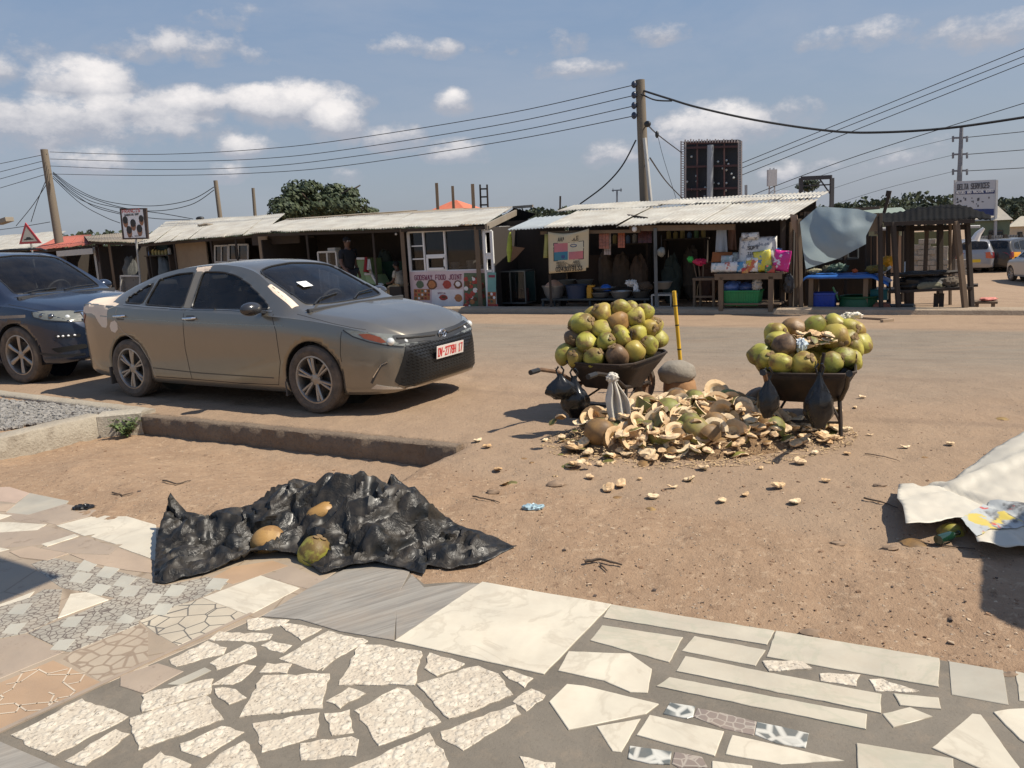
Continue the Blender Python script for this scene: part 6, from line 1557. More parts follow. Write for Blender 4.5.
# green glass bottle beneath, plus a coconut in the shadow of the sheet
p=P(946,541,.02);m_=MB();m_.lathe([(0,0),(.030,.001),(.032,.02),(.032,.11),(.026,.135),(.013,.16),(.012,.20),(.015,.202),(.015,.212),(.0,.212)],20,Matrix.Rotation(pi/2,4,'Y'))
gb=m_.build('glass_bottle',mat('green_glass',(.008,.035,.02),.06,spec=.8,var=.1,bump=0,coat=.5),smooth=True,sharp=.8);gb.scale=(.8,.8,.8);gb.location=(p.x-.04,p.y,G(p.x,p.y)+.033);gb.rotation_euler=(0,0,.5);tag(gb,'dark green glass bottle lying under the banner edge','bottle')
coconut(P(957,534,.03)+Vector((.03,.10,-.04)),.062,(1,0,0),'green coconut in the shade beneath the banner sheet',None)
twp=P(912,541,.0);lay(WEDGE[0],'husk_slice',twp.x,twp.y,G(twp.x,twp.y)+.02,'long peach coloured husk slice beside the green bottle','husk slice',None,1.1,flip=False,tilt=.1)
# ---- weed by the drain wall
def plant(name,c,n,h,spread,m_leaf,lab,cat,leaf=.03,seed=1):
 rr_=random.Random(seed);root=empty(name,c,0,lab,cat);mb=MB();st=MB()
 for i in range(n):
  a=rr_.uniform(0,6.28);L=h*rr_.uniform(.5,1);s=spread*rr_.uniform(.2,1);pts=[Vector((0,0,0)),Vector((s*.4*cos(a),s*.4*sin(a),L*.5)),Vector((s*cos(a),s*sin(a),L))]
  st.tube(pts,[.004,.003,.0015],5)
  for k in range(9):
   t=rr_.uniform(.25,1);q=pts[1].lerp(pts[2],t*2-1)if t>.5 else pts[0].lerp(pts[1],t*2);b_=rr_.uniform(0,6.28);e=rr_.uniform(-.2,.9);d=Vector((cos(b_)*cos(e),sin(b_)*cos(e),sin(e)));w_=d.cross(Vector((0,0,1))).normalized()*leaf*.36;l_=leaf*rr_.uniform(.7,1.4)
   mb.add([q,q+d*l_*.5+w_,q+d*l_+Vector((0,0,-leaf*.15)),q+d*l_*.5-w_],[(0,1,2),(0,2,3)])
 mb.build('leaves',m_leaf,root,fix=False);st.build('stem',mat('green_stem',(.10,.13,.05),.8),root,smooth=True);return root
LEAF=mat('dusty_weed_leaf',(.10,.14,.045),.75,var=.45,scale=14,bump=0)
pw=P(127,436,-.17);plant('weed',(pw.x,pw.y,-.185),22,.20,.17,LEAF,'low dusty green weed growing where the kerb meets the drain wall','weed',.045)
# ---- unseen things added just outside the frame to throw the shadows at its edges
def edge_occluders():pass
# ================================================================== the far side: stalls, kiosk, background
ZINC=mat('weathered_zinc',(.50,.485,.43),.5,.15,var=.2,scale=1.5,dirt=(.24,.18,.12),dirt_amt=.6,bump=.1)
ZINC2=mat('dull_brown_zinc',(.30,.26,.20),.65,.1,var=.25,scale=1.1,dirt=(.18,.12,.08),dirt_amt=.6,bump=.1)
BLKZ=mat('black_corrugated_sheet',(.010,.0095,.009),.9,var=.3,bump=.2,spec=.08)
WOOD=mat('grey_brown_timber',(.20,.14,.09),.85,var=.4,scale=4,stretch=(1,1,.25),dirt=(.10,.07,.05),dirt_amt=.5,bump=.4,bscale=18)
DWOOD=mat('dark_timber',(.055,.042,.033),.9,var=.4,scale=4,bump=.3)
INSIDE=mat('shade_dark_boards',(.045,.036,.029),.95,var=.4,scale=3,stretch=(6,6,.4),bump=.3)  # board colour kept very dark, painting in the shade of the interiors
DIRTY=mat('packed_floor',(.16,.11,.075),.95,var=.3,scale=4,bump=.3)
def P3(u,v,z):return S(u,v,z)
def roof(name,a,b,c,d,m,parent,wl=.085,amp=.013,jag=.05,sheet_w=.78,seed=1,rows=5):
 """a-b eave (left to right), d-c upper edge; corrugated sheets with uneven ends"""
 rr=random.Random(seed);a,b,c,d=map(Vector,(a,b,c,d));L=(b-a).length;ns=max(1,int(L/sheet_w));mb=MB()
 for s in range(ns):
  t0,t1=s/ns,(s+1.06)/ns;t1=min(1.0,t1);ov=rr.uniform(-jag,jag);lift=rr.uniform(0,.02)+.006*(s%2);tilt=rr.uniform(-.012,.012)
  n=max(4,int((t1-t0)*L/wl*5));vs=[]
  for j in range(rows+1):
   f=j/rows
   for i in range(n+1):
    t=t0+(t1-t0)*i/n;lo=a.lerp(b,t);hi=d.lerp(c,t);dn=(lo-hi).normalized()
    p=lo.lerp(hi,f)+dn*(ov*(1-f));nn=(b-a).cross(hi-lo).normalized();nn=nn if nn.z>0 else-nn
    p+=nn*(amp*sin(2*pi*t*L/wl)+lift+tilt*(i/n-.5)*4*(1-f))
    p.z+=.018*noise.noise(Vector((t*L*.8,f*2,seed)))+(-.015*(1-f)**6*rr.random())
    vs.append(p)
  mb.add(vs,[(j*(n+1)+i,j*(n+1)+i+1,(j+1)*(n+1)+i+1,(j+1)*(n+1)+i)for j in range(rows)for i in range(n)])
 o=mb.build(name,m,parent,smooth=True,sharp=2,fix=False);sm=o.modifiers.new('s','SOLIDIFY');sm.thickness=.004;return o
def uz(px,py,v):u,z=W(px,py,v);return u,z
def post(root,a,b,w_=.07,m=WOOD,nm='post'):
 mb=MB();mb.bar(a,b,w_,w_*.9);return mb.build(nm,m,root,bevel=.006)
def wallq(root,nm,u0,u1,v,z0,z1,m,th=.04):
 mb=MB();a=S((u0+u1)/2,v,(z0+z1)/2);mb.box(a,(u1-u0,th,z1-z0),rot=Matrix.Rotation(atan2(SA.y,SA.x),3,'Z'));return mb.build(nm,m,root)
def sidew(root,nm,u,v0,v1,z0,z1,m,th=.04):
 mb=MB();a=S(u,(v0+v1)/2,(z0+z1)/2);mb.box(a,(th,v1-v0,z1-z0),rot=Matrix.Rotation(atan2(SA.y,SA.x),3,'Z'));return mb.build(nm,m,root)
RS=Matrix.Rotation(atan2(SA.y,SA.x),3,'Z')
def sbox(mb,u,v,z,du,dv,dz,j=0):mb.box(S(u,v,z),(du,dv,dz),rot=RS,j=j);return mb
# ---------------- long low shacks at the left
def shack(label,eave,ridge,vE,vR,m,walls,posts=(),depth_wall=True,seed=1,side=None,extra_z=0,**k):
 (e0,e1),(r0,r1)=eave,ridge
 a,b=SW(*e0,vE),SW(*e1,vE);d,c=SW(*r0,vR),SW(*r1,vR);base=(a+b)/2;base.z=ZR
 root=empty('market_shack',base,0,label,'shack');root_m=root
 def fix(o):return PI(o)
 fix(roof('roof',a,b,c,d,m,root,seed=seed,**k))
 u0=(a-SO).dot(SA);u1=(b-SO).dot(SA);zt=min(a.z,b.z)-.06
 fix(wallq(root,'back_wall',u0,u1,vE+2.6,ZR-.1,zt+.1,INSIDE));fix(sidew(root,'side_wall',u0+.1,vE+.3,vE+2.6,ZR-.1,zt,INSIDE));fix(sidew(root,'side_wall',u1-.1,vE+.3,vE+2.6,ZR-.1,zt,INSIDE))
 mb=MB();mb.bar(a+Vector((0,0,-.07))+SB*.12,b+Vector((0,0,-.07))+SB*.12,.05,.08);fix(mb.build('beam',DWOOD,root))
 for px,w_,mm in posts:
  u,_=W(px,260,vE+.15);zz=a.z+(b.z-a.z)*((u-u0)/(u1-u0))-.04
  fix(post(root,S(u,vE+.15,ZR-.05),S(u,vE+.15,zz),w_,mm))
 for(px0,px1,py0,py1,vv,mm,nm)in walls:
  ua,za=W(px0,py0,vv);ub,zb_=W(px1,py1,vv);o=wallq(root,nm,ua,ub,vv,ZR-.1 if py1>290 else zb_,za,mm,.05);fix(o)
 return root,fix,(u0,u1,zt)
CREAMW=mat('brown_plaster',(.30,.225,.15),.9,var=.15,dirt=(.2,.14,.1),dirt_amt=.4,bump=.2)
TEAL=mat('dark_teal_boards',(.025,.055,.06),.8,var=.3,stretch=(8,8,.5),bump=.3)
WHF=mat('off_white_frame',(.52,.50,.46),.6,var=.08,bump=.05);WHT=mat('white_enamel',(.78,.77,.74),.4,var=.05,bump=0)
DGL=mat('dark_window_glass',(.02,.024,.026),.08,spec=.8,var=.1,bump=0)
REDR=mat('faded_red_roofing',(.42,.11,.075),.7,var=.2,scale=2,dirt=(.3,.15,.1),dirt_amt=.5)
shack('pale zinc roofed shack at the far end of the street behind the hump sign',((-60,256),(38,247)),((-60,240),(66,231)),6.0,9.0,ZINC,[],seed=2)
r1,fx,(ua,ub,zt)=shack('shed with a faded red roof and pale fascia board',((30,251),(95,244)),((58,237.5),(91,234.5)),3.0,5.5,REDR,[(95.5,111,243,305,3.3,mat('maroon_board',(.05,.02,.02),.8),'side_board')],posts=[(96,.09,WHF),(111,.07,WOOD)],seed=3,jag=.01)
mb=MB();a,b=SW(57,254,2.96),SW(93,251,2.96);mb.bar(a,b,.04,.22);fx(mb.build('fascia',WHF,r1,bevel=.005))
r2,fx,_=shack('dark open shop under a low brown roof behind the hairstyle sign',((88,241),(140,243)),((84,236),(150,231)),2.6,5.2,ZINC2,[(120,142,275,300,2.4,mat('glass_case_dim',(.10,.10,.10),.3),'display_case')],posts=[(112,.05,WOOD)],seed=4)
mb=MB()
for q in((121,276,140,276),(121,276,121,296),(140,276,140,296)):mb.bar(SW(q[0],q[1],2.3),SW(q[2],q[3],2.3),.05)
fx(mb.build('case_frame',WHF,r2))
r3,fx,_=shack('long shack with buckled pale zinc sheets above a brown plaster wall',((138,243.5),(262,233)),((166,222),(285,214)),.9,4.4,ZINC,[(148,174.5,244,300,1.5,TEAL,'teal_boards'),(175,213,243,300,1.45,CREAMW,'plaster_wall'),(213,252,240,300,1.6,DWOOD,'board_wall')],posts=[(176,.06,DWOOD),(238,.06,DWOOD),(213,.06,DWOOD)],seed=5,jag=.10)
for(x0,x1,y0,y1)in[(215,228,246,262),(229,248,245,260)]:
 mb=MB();v_=1.5
 c4=[SW(x0,y0,v_),SW(x1,y0-.5,v_),SW(x1,y1,v_),SW(x0,y1,v_)]
 for i in range(4):mb.bar(c4[i],c4[(i+1)%4],.05)
 mid=(x0+x1)/2;mb.bar(SW(mid,y0,v_),SW(mid,y1,v_),.04);o=fx(mb.build('window',WHF,r3));mb=MB();mb.add([p+SB*.02 for p in c4],[(0,1,2,3)]);q=mb.build('pane',DGL,o,fix=False)
# driftwood piece and loose sheet lying on that roof
c=SW(206,226.5,3.0);crumple('roof_scrap',c+Vector((0,0,.05)),(.28,.12,.06),ZINC2,'crumpled scrap of sheet metal lying on the buckled zinc roof','sheet scrap',14,amp=.3)
c=SW(200,218.5,4.6);crumple('car_tyre',c,(.16,.1,.08),BLK,'dark old tyre weighing down the zinc roof edge','tyre',15,amp=.1)
r4,fx4,(u40,u41,z4t)=shack('wide stall row with a pale zinc roof above the man in black',((250,233),(486,224.5)),((287,220),(512,208)),.3,3.6,ZINC,[(258,274,234,300,.9,CREAMW,'plaster_pier'),(252,300,236,243,1.0,DWOOD,'header')],posts=[(404,.11,WOOD),(478,.12,WOOD),(309,.06,DWOOD),(375,.06,DWOOD)],seed=6,jag=.035)
# second layer of darker sheets above, and the open gable
a,b,c,d=SW(286,221.5,3.3),SW(505,214.5,3.3),SW(513,207,6),SW(430,208,6);d=SW(395,212,6)
fx4(roof('upper_roof',a+Vector((0,0,.06)),b+Vector((0,0,.06)),c,d,ZINC2,r4,seed=9,jag=.02))
mb=MB();mb.bar(SW(486,227,.35),SW(516,212.5,2.6),.06,.14);mb.bar(SW(513,207.5,2.8),SW(533,206,2.8),.05,.07);fx4(mb.build('barge_board',ZINC2,r4))
mb=MB();q=[SW(506,214,2.6),SW(514,208,2.6),SW(536,214,2.6),SW(512,228,2.6)];mb.prism(q,SB*.03);fx4(mb.build('gable_board',BLKZ,r4))
mb=MB();q0,q1=W(378,262,1.9),W(404,300,1.9);sbox(mb,(q0[0]+q1[0])/2,2.0,(q0[1]+ZR)/2,q1[0]-q0[0],.05,q0[1]-ZR);fx4(mb.build('green_board',mat('dark_green_board',(.012,.05,.03),.8),r4))
# small pole stumps standing behind that roof
for(x,y0,y1,w_,lb)in[(437,183,209,.10,'thin wooden post rising behind the roof, nearest the orange roof'),(453,186,209,.09,'shorter wooden post rising just beside the orange roof'),(473,184,209,.11,'wooden post rising right before the small scaffold frame')]:
 a,b=SW(x,y1+8,7),SW(x-.5,y0,7);a.z=ZR;mb=MB();mb.bar(a,b,w_);tag(mb.build('wooden_post',WOOD),lb,'post')
mb=MB()
for x in(480,487):a,b=SW(x,215,7.2),SW(x,184.5,7.2);a.z=ZR;mb.bar(a,b,.06)
for y in(189,197,205):mb.bar(SW(480,y,7.2),SW(487,y-.2,7.2),.05)
tag(mb.build('scaffold_frame',DWOOD),'small ladder like scaffold frame standing behind the roofs','scaffold')
# orange roofed house far behind
def house(label,x0,x1,yE,yR,v,mr,mw,name='house',ridge=(.3,.7),gz=None):
 a,b=SW(x0,yE,v),SW(x1,yE,v);g=base_g(a.x,a.y)if gz is None else gz;base=(a+b)/2;base.z=g;root=empty(name,base,0,label,'house')
 def fix(o):return PI(o)
 w_=(b-a).length;zz=(a.z+b.z)/2;mb=MB();mb.box(Vector((base.x,base.y,(g+zz)/2))+SB*w_*.35,(w_*.88,w_*.6,zz-g),rot=RS);fix(mb.build('wall',mw,root))
 zr=SW((x0+x1)/2,yR,v).z;dz=(zr-zz)*1.0;A=SA*(w_/2);B=SB*(w_*.35);cc=Vector((base.x,base.y,zz))+B
 vs=[cc-A-B*1.1,cc+A-B*1.1,cc+A+B*1.1,cc-A+B*1.1,cc+A*(ridge[0]*2-1)+Vector((0,0,dz)),cc+A*(ridge[1]*2-1)+Vector((0,0,dz))]
 mb=MB();mb.add(vs,[(0,1,5,4),(1,2,5),(2,3,4,5),(3,0,4),(3,2,1,0)]);fix(mb.build('roof',mr,root,fix=True))
 for t in(-.5,.1,.6):
  mb=MB();mb.box(Vector((base.x,base.y,g+(zz-g)*.62))+A*t*.8-Vector((0,0,0))+SB*(w_*.05-.02),(w_*.12,.08,(zz-g)*.3),rot=RS);fix(mb.build('window',DGL,root))
 return root
house('far house with a bright orange pyramid roof',430,465,209.5,200,30,mat('orange_tiles',(.60,.17,.09),.7),CREAMW,ridge=(.45,.55))
# ---------------- food kiosk
KF=mat('kiosk_white_frame',(.82,.80,.76),.5,var=.05,bump=0)
v0=.6;u0,_=W(413,300,v0);u1,_=W(487,300,v0);zb=-.16;zm=W(440,271,v0)[1];ztp=W(440,230.5,v0)[1];KD=1.6
kb=S((u0+u1)/2,v0,ZR);ki=empty('food_kiosk',kb,0,'white framed glass food kiosk with a pinkish menu board of dishes','kiosk')
def fk(o):return PI(o)
mb=MB()
for u,v in((u0,v0),(u1,v0),(u0,v0+KD),(u1,v0+KD)):sbox(mb,u,v,(zb+ztp)/2,.06,.06,ztp-zb)
for z in(zm,ztp,zb):
 for v in(v0,v0+KD):sbox(mb,(u0+u1)/2,v,z,u1-u0,.05,.05)
 for u in(u0,u1):sbox(mb,u,v0+KD/2,z,.05,KD,.05)
def ku(px):return W(px,260,v0)[0]
for px in(425,446):sbox(mb,ku(px),v0,(zm+ztp)/2,.045,.05,ztp-zm)
mb2=MB()
fk(mb.build('frame',KF,ki,bevel=.004))
mb=MB();sbox(mb,(ku(413)+ku(425))/2,v0,W(418,246,v0)[1],ku(425)-ku(413),.04,.03);sbox(mb,(ku(413)+ku(425))/2,v0,W(418,259,v0)[1],ku(425)-ku(413),.04,.03)
sbox(mb,(ku(427)+ku(446))/2,v0-.01,W(436,255.5,v0)[1],ku(446)-ku(427),.05,.06);fk(mb.build('glazing_bar',KF,ki))
# serving hatch
hz0,hz1=W(436,270,v0)[1],W(436,257,v0)[1];mb=MB();ua,ub=ku(428),ku(446)
for z in(hz0+.03,hz1):sbox(mb,(ua+ub)/2,v0-.03,z,ub-ua,.03,.06)
for u in(ua,ub-.02):sbox(mb,u,v0-.03,(hz0+hz1)/2,.06,.03,hz1-hz0)
ha=fk(mb.build('serving_hatch',KF,ki,bevel=.003));mb=MB()
for z in(hz0+.06,hz1-.04):sbox(mb,ub-.03,v0-.055,z,.02,.02,.05)
fk(mb.build('hinge',BLK,ha))
mb=MB();sbox(mb,(u0+u1)/2,v0+.03,(zm+ztp)/2,u1-u0-.06,.008,ztp-zm);gl=fk(mb.build('pane',glass_mat('kiosk_glass',(.2,.2,.2),.6),ki))
mb=MB();sbox(mb,(u0+u1)/2,v0+KD,(zb+ztp)/2,u1-u0,.03,ztp-zb);sbox(mb,u0,v0+KD/2,(zb+ztp)/2,.03,KD,ztp-zb);sbox(mb,(u0+u1)/2,v0+KD/2,ztp,u1-u0,KD,.03);fk(mb.build('back_panel',INSIDE,ki))
mb=MB();sbox(mb,(u0+u1)/2,v0+.35,zm-.02,u1-u0,.6,.03);fk(mb.build('counter',WHF,ki))
# printed board below the counter
mb=MB();sbox(mb,(u0+u1)/2,v0-.03,(zb+zm)/2,u1-u0+.04,.02,zm-zb)
m,t,b=newmat('pink_print');c=t.mix(t.noise(t.pos(),3,3,.5),(.62,.46,.47),(.72,.58,.57));put(t,b,'Base Color',c);b.inputs['Roughness'].default_value=.5
bd=fk(mb.build('menu_board',m,ki));O=S(0,v0-.042,0);UX,UZ=SA,Vector((0,0,1))
def bp(px,py,off=0.0):u,z=W(px,py,v0-.042);return S(u,v0-.042-off,z)
def disc(mb,px,py,rpx,off,n=14,sq=.85,m=0):
 c=bp(px,py,off);r=rpx/FPX*c.y*1.0;mb.mi=m;k0=len(mb.v)
 mb.v+=[c]+[c+UX*(r*cos(2*pi*k/n)*(1+.1*sin(3*k)))+UZ*(r*sq*sin(2*pi*k/n))for k in range(n)]
 for k in range(n):mb.f.append((k0,k0+1+k,k0+1+(k+1)%n));mb.m.append(m)
mb=MB()
def panelq(mb,x0,y0,x1,y1,off,m=0):
 mb.mi=m;mb.add([bp(x0,y1,off),bp(x1,y1,off),bp(x1,y0,off),bp(x0,y0,off)],[(0,1,2,3)]);mb.mi=0
FD=[mat('food_brown',(.16,.07,.035),.7,var=.5,scale=20),mat('food_orange',(.48,.19,.07),.7,var=.6,scale=25),mat('food_red',(.42,.07,.05),.7,var=.6,scale=25),mat('print_white',(.84,.76,.73),.6),mat('food_green',(.12,.16,.09),.7,var=.6,scale=25),mat('print_maroon',(.28,.05,.08),.6),mat('print_teal',(.18,.38,.34),.6)]
mb.mi=3;panelq(mb,432,289.5,463,308.5,.004,3);panelq(mb,414,289,430,300,.005,1)
disc(mb,420,284.5,4.6,.006,m=4);disc(mb,432,284.5,6,.006,m=0);disc(mb,432,284.5,4.4,.0075,m=1);disc(mb,447,284.5,5,.006,m=2);disc(mb,458,284.5,5,.006,m=0);disc(mb,458,284,3,.0075,m=3)
disc(mb,443.5,297.5,5.2,.0065,m=2,sq=.55);disc(mb,458.5,298,4.6,.0065,m=1);disc(mb,444,297,3,.008,m=0,sq=.4)
for i in range(14):disc(mb,416+(i%5)*3.2,291+(i//5)*3.6,1.5,.0075,n=7,m=(0,2,4,3)[i%4])
panelq(mb,464,273,486.5,308.5,.004,4)
rq=random.Random(8)
for i in range(46):disc(mb,465+rq.random()*20,275+rq.random()*32,rq.uniform(1.0,3.2),.006+.0004*i,n=8,m=rq.choice((0,1,1,2,2,3)))
fk(mb.build('dish_pictures',FD,bd,fix=False))
mb=MB();text_mesh(mb,'GODSWAY FOOD JOINT',bp(415,280,.006),UX,UZ,.115,wd=(bp(462,280)-bp(415,280)).length,sw=.17);text_mesh(mb,'RICE - WAAKYE - CHICKEN - FISH',bp(437,307.6,.007),UX,UZ,.035,wd=(bp(461,306)-bp(437,306)).length,sw=.15)
text_mesh(mb,'SPECIAL',bp(438,294,.007),UX,UZ,.04,sw=.2)
fk(mb.build('board_lettering',mat('print_plum',(.22,.05,.10),.6),bd,fix=False))
# bowls in the window
for(px,py,rp,lb)in[(455,266,5,'pale plastic tub on the kiosk counter'),(472,264,6,'larger white bowl in the kiosk window'),(482,262,3,'white container beside the large bowl in the kiosk')]:
 c=SW(px,py,v0+.3);r=rp/FPX*c.y;c.z=zm;m_=MB();m_.lathe([(0,0),(r*.7,0),(r,r*1.5),(r*.95,r*1.5),(r*.65,.02),(0,.02)],16);o=m_.build('bowl',WHF,smooth=True,sharp=.7);o.location=c;tag(o,lb,'bowl')
# right flank: open white door frame and the dark glass showcase
v1=.6;ud0,ud1=W(488,300,.5)[0],W(495,300,.5)[0];zt1=W(490,231,.5)[1]
mb=MB()
for u in(ud0,ud1):sbox(mb,u,.5,(zb+zt1)/2,.07,.05,zt1-zb)
for py in(231,254,271):sbox(mb,(ud0+ud1)/2,.5,W(491,py,.5)[1],ud1-ud0,.05,.06)
sbox(mb,(ud0+ud1)/2+.03,.5,W(491,256.5,.5)[1],(ud1-ud0),.04,.12)
do=fk(mb.build('side_door',WHT,ki,bevel=.003))
mb=MB();ux0,ux1,vy=W(497,300,1.0)[0],W(526,300,1.0)[0],1.0;zs0,zs1=W(510,303,1.0)[1],W(510,271.5,1.0)[1]
cs=S((ux0+ux1)/2,1.0,ZR);sc_=empty('showcase',cs,0,'low dark glass showcase beside the food kiosk','showcase')
def f5(o):return PI(o)
ALF=mat('dull_aluminium',(.16,.17,.165),.4,.5,bump=0)
for u in(ux0,(ux0+ux1)/2,ux1):
 for v in(vy,vy+.5):sbox(mb,u,v,(zs0+zs1)/2,.03,.03,zs1-zs0)
for z in(zs0,zs1):
 for v in(vy,vy+.5):sbox(mb,(ux0+ux1)/2,v,z,ux1-ux0,.03,.03)
 for u in(ux0,ux1):sbox(mb,u,vy+.25,z,.03,.5,.03)
f5(mb.build('frame',ALF,sc_));mb=MB();sbox(mb,(ux0+ux1)/2,vy,(zs0+zs1)/2,ux1-ux0,.008,zs1-zs0);f5(mb.build('pane',glass_mat('kiosk_glass'),sc_))
mb=MB();sbox(mb,(ux0+ux1)/2,vy+.48,(zs0+zs1)/2,ux1-ux0,.02,zs1-zs0);sbox(mb,(ux0+ux1)/2,vy+.25,zs0,ux1-ux0,.5,.03);f5(mb.build('backing',mat('deep_green',(.02,.05,.045),.7),sc_))
mb=MB();rq=random.Random(3)
for i in range(9):sbox(mb,ux0+.1+(ux1-ux0-.2)*i/8,vy+.25,zs0+.10+rq.random()*.1,.07,.07,.2+rq.random()*.2)
f5(mb.build('wares',mat('dull_red_wares',(.12,.05,.045),.6,var=.8,scale=6),sc_))
# strip of poster in the sunlight next to the door: teal, food, red foot
mb=MB()
def q3(x0,y0,x1,y1,v,off,m):mb.mi=m;mb.add([SW(x0,y1,v-off),SW(x1,y1,v-off),SW(x1,y0,v-off),SW(x0,y0,v-off)],[(0,1,2,3)]);mb.mi=0
q3(487.5,272.5,496,308.5,.45,0,6);q3(487.5,292,496,304,.45,.004,1);q3(487.5,304,498,308.5,.45,.005,2);q3(488.5,275,495,277.5,.45,.004,5)
for i in range(8):c=SW(489+(i%3)*2.6,294+(i//3)*3.6,.44);r=.04;k0=len(mb.v);mb.add([c-SB*.003+UX*(r*cos(a))+UZ*(r*sin(a))for a in[k*pi/3 for k in range(6)]],[(0,1,2,3,4,5)]);mb.m[-1]=(0,3,2,4)[i%4]
fk(mb.build('side_poster',FD,ki,fix=False))
mb=MB();a,b=SW(509,262,.35),SW(510,232,.35);mb.tube([a,a.lerp(b,.4),a.lerp(b,.8),b],[.03,.07,.05,.02],10)
tag(mb.build('folded_umbrella',mat('lime_cloth',(.35,.42,.06),.7,var=.4,scale=8),smooth=True),'rolled lime green umbrella hung beside the dark showcase','umbrella')
mb=MB();mb.add([SW(511,246,1.2),SW(525,248,1.2),SW(516,258,1.2),SW(511,262,1.2)],[(0,1,2,3)]);o=mb.build('board_scrap',mat('brown_card',(.28,.16,.09),.8),fix=False);s_=o.modifiers.new('s','SOLIDIFY');s_.thickness=.02;tag(o,'pointed piece of brown board hanging in the dark gap','board')
# wooden post with a sunlit side in front of the kiosk
# ---------------- centre stall
e0,e1=(508,229),(792,222);
A0,B0=SW(508,229.5,-.15),SW(786,220.5,-.15);C0,D0=SW(829,192.5,2.9),SW(574,206.5,2.9);bs=(A0+B0)/2;bs.z=ZR
cst=empty('market_stall',bs,0,'large market stall with a long pale zinc roof and dark interior','stall')
def fc_(o):return PI(o)
mid0,mid1=A0.lerp(D0,.70),B0.lerp(C0,.72)
fc_(roof('roof',A0+SA*.9,B0,mid1,mid0+SA*.6+Vector((0,0,0)),ZINC,cst,seed=12,jag=.035,rows=4));fc_(roof('upper_roof',mid0+Vector((0,0,.03)),mid1+Vector((0,0,.035)),C0+Vector((0,0,.02)),D0+Vector((0,0,.02)),ZINC,cst,seed=13,jag=.03,rows=3))
fc_(roof('lean_to_roof',SW(507,230,-.2),SW(545,228.5,-.2),SW(590,213,1.9),SW(535,218,1.9),mat('bluish_zinc',(.36,.39,.40),.5,.2,var=.12,bump=0),cst,seed=14,jag=.01,rows=3))
ru0=(A0-SO).dot(SA);ru1=(B0-SO).dot(SA);zt_=1.45
fc_(wallq(cst,'back_wall',ru0,ru1,3.0,ZR-.1,1.95,INSIDE));fc_(sidew(cst,'side_wall',ru1-.1,1.0,3.0,ZR-.1,1.55,INSIDE));fc_(wallq(cst,'dark_back_board',W(493,260,1.9)[0],W(566,260,1.9)[0],1.9,ZR-.1,1.9,INSIDE));fc_(wallq(cst,'inner_wall',ru0+.3,ru0+2.2,2.2,ZR-.1,.95,mat('mud_brown',(.07,.045,.032),.95)))  # the nearer board is an added dark sheet standing for the shaded gap
mb=MB();mb.bar(SW(541,233,.05),SW(640,231,.05),.06,.07);mb.bar(SW(630,228.5,.1),SW(735,227,.1),.08,.11);fc_(mb.build('beam',WOOD,cst))
for px,w_,pyt,mm in[(655,.07,228,mat('grey_paint_post',(.13,.14,.14),.7)),(548,.06,230,DWOOD),(783,.09,220,DWOOD),(791,.06,222,WOOD),(797,.06,226,WOOD)]:
 vv=.05 if px<780 else .25;u,z=W(px,pyt,vv);fc_(post(cst,S(u,vv,ZR-.05),S(u,vv,z),w_,mm))
# loose stick on the roof
mb=MB();mb.bar(SW(628,217.5,.9)+Vector((0,0,.05)),SW(647,220.5,.6)+Vector((0,0,.05)),.05,.04);tag(mb.build('stick',DWOOD),'short dark stick lying on the long pale zinc roof','stick')
# hanging banner
BAN=mat('cream_vinyl',(.60,.50,.32),.55,var=.10,bump=.1,bscale=5,bdist=.02);n,m_=16,14;mb=MB();vb=-.12
cn=[(548,232),(589,228.5),(588.5,270.5),(549,273.5)]
def bq(s,t,off=0.0):
 x=(cn[0][0]*(1-s)+cn[1][0]*s)*(1-t)+(cn[3][0]*(1-s)+cn[2][0]*s)*t;y=(cn[0][1]*(1-s)+cn[1][1]*s)*(1-t)+(cn[3][1]*(1-s)+cn[2][1]*s)*t
 y+=3.2*sin(pi*s)*(1-t)**5;return SW(x,y,vb-off+.05*noise.noise(Vector((s*2.5,t*2.5,3)))+.03*sin(s*7+t*2)*(1-t))
for j in range(m_+1):
 for i in range(n+1):mb.v.append(bq(i/n,j/m_))
mb.f=[(j*(n+1)+i,j*(n+1)+i+1,(j+1)*(n+1)+i+1,(j+1)*(n+1)+i)for j in range(m_)for i in range(n)if not(j==m_-1 and i==n-1)];mb.m=[0]*len(mb.f)
hb_=mb.build('hanging_banner',BAN,smooth=True,sharp=3,fix=False);s_=hb_.modifiers.new('s','SOLIDIFY');s_.thickness=.004;tag(hb_,'creased cream banner with pink and blue panels hung from the zinc eave','banner')
def bpatch(s0,t0,s1,t1,off,mt,nm,par):
 mb=MB();k=6
 for j in range(k+1):
  for i in range(k+1):mb.v.append(bq(s0+(s1-s0)*i/k,t0+(t1-t0)*j/k,off))
 mb.f=[(j*(k+1)+i,j*(k+1)+i+1,(j+1)*(k+1)+i+1,(j+1)*(k+1)+i)for j in range(k)for i in range(k)];mb.m=[0]*len(mb.f);return mb.build(nm,mt,par,smooth=True,fix=False)
PKB=mat('banner_pink',(.55,.18,.19),.5);BLB=mat('banner_blue',(.04,.20,.28),.5);CRB=mat('banner_pale',(.66,.58,.40),.5);BLK2=mat('print_black',(.03,.028,.025),.6)
bpatch(.12,.27,.88,.72,.004,BLK2,'panel_border',hb_);bpatch(.14,.285,.48,.50,.008,PKB,'pink_panel',hb_);bpatch(.48,.285,.86,.50,.008,CRB,'pale_panel',hb_);bpatch(.14,.50,.48,.705,.008,BLB,'blue_panel',hb_);bpatch(.50,.52,.86,.705,.010,PKB,'pink_panel',hb_);bpatch(.48,.50,.86,.52,.008,CRB,'pale_panel',hb_);bpatch(.48,.52,.50,.705,.008,CRB,'pale_panel',hb_)
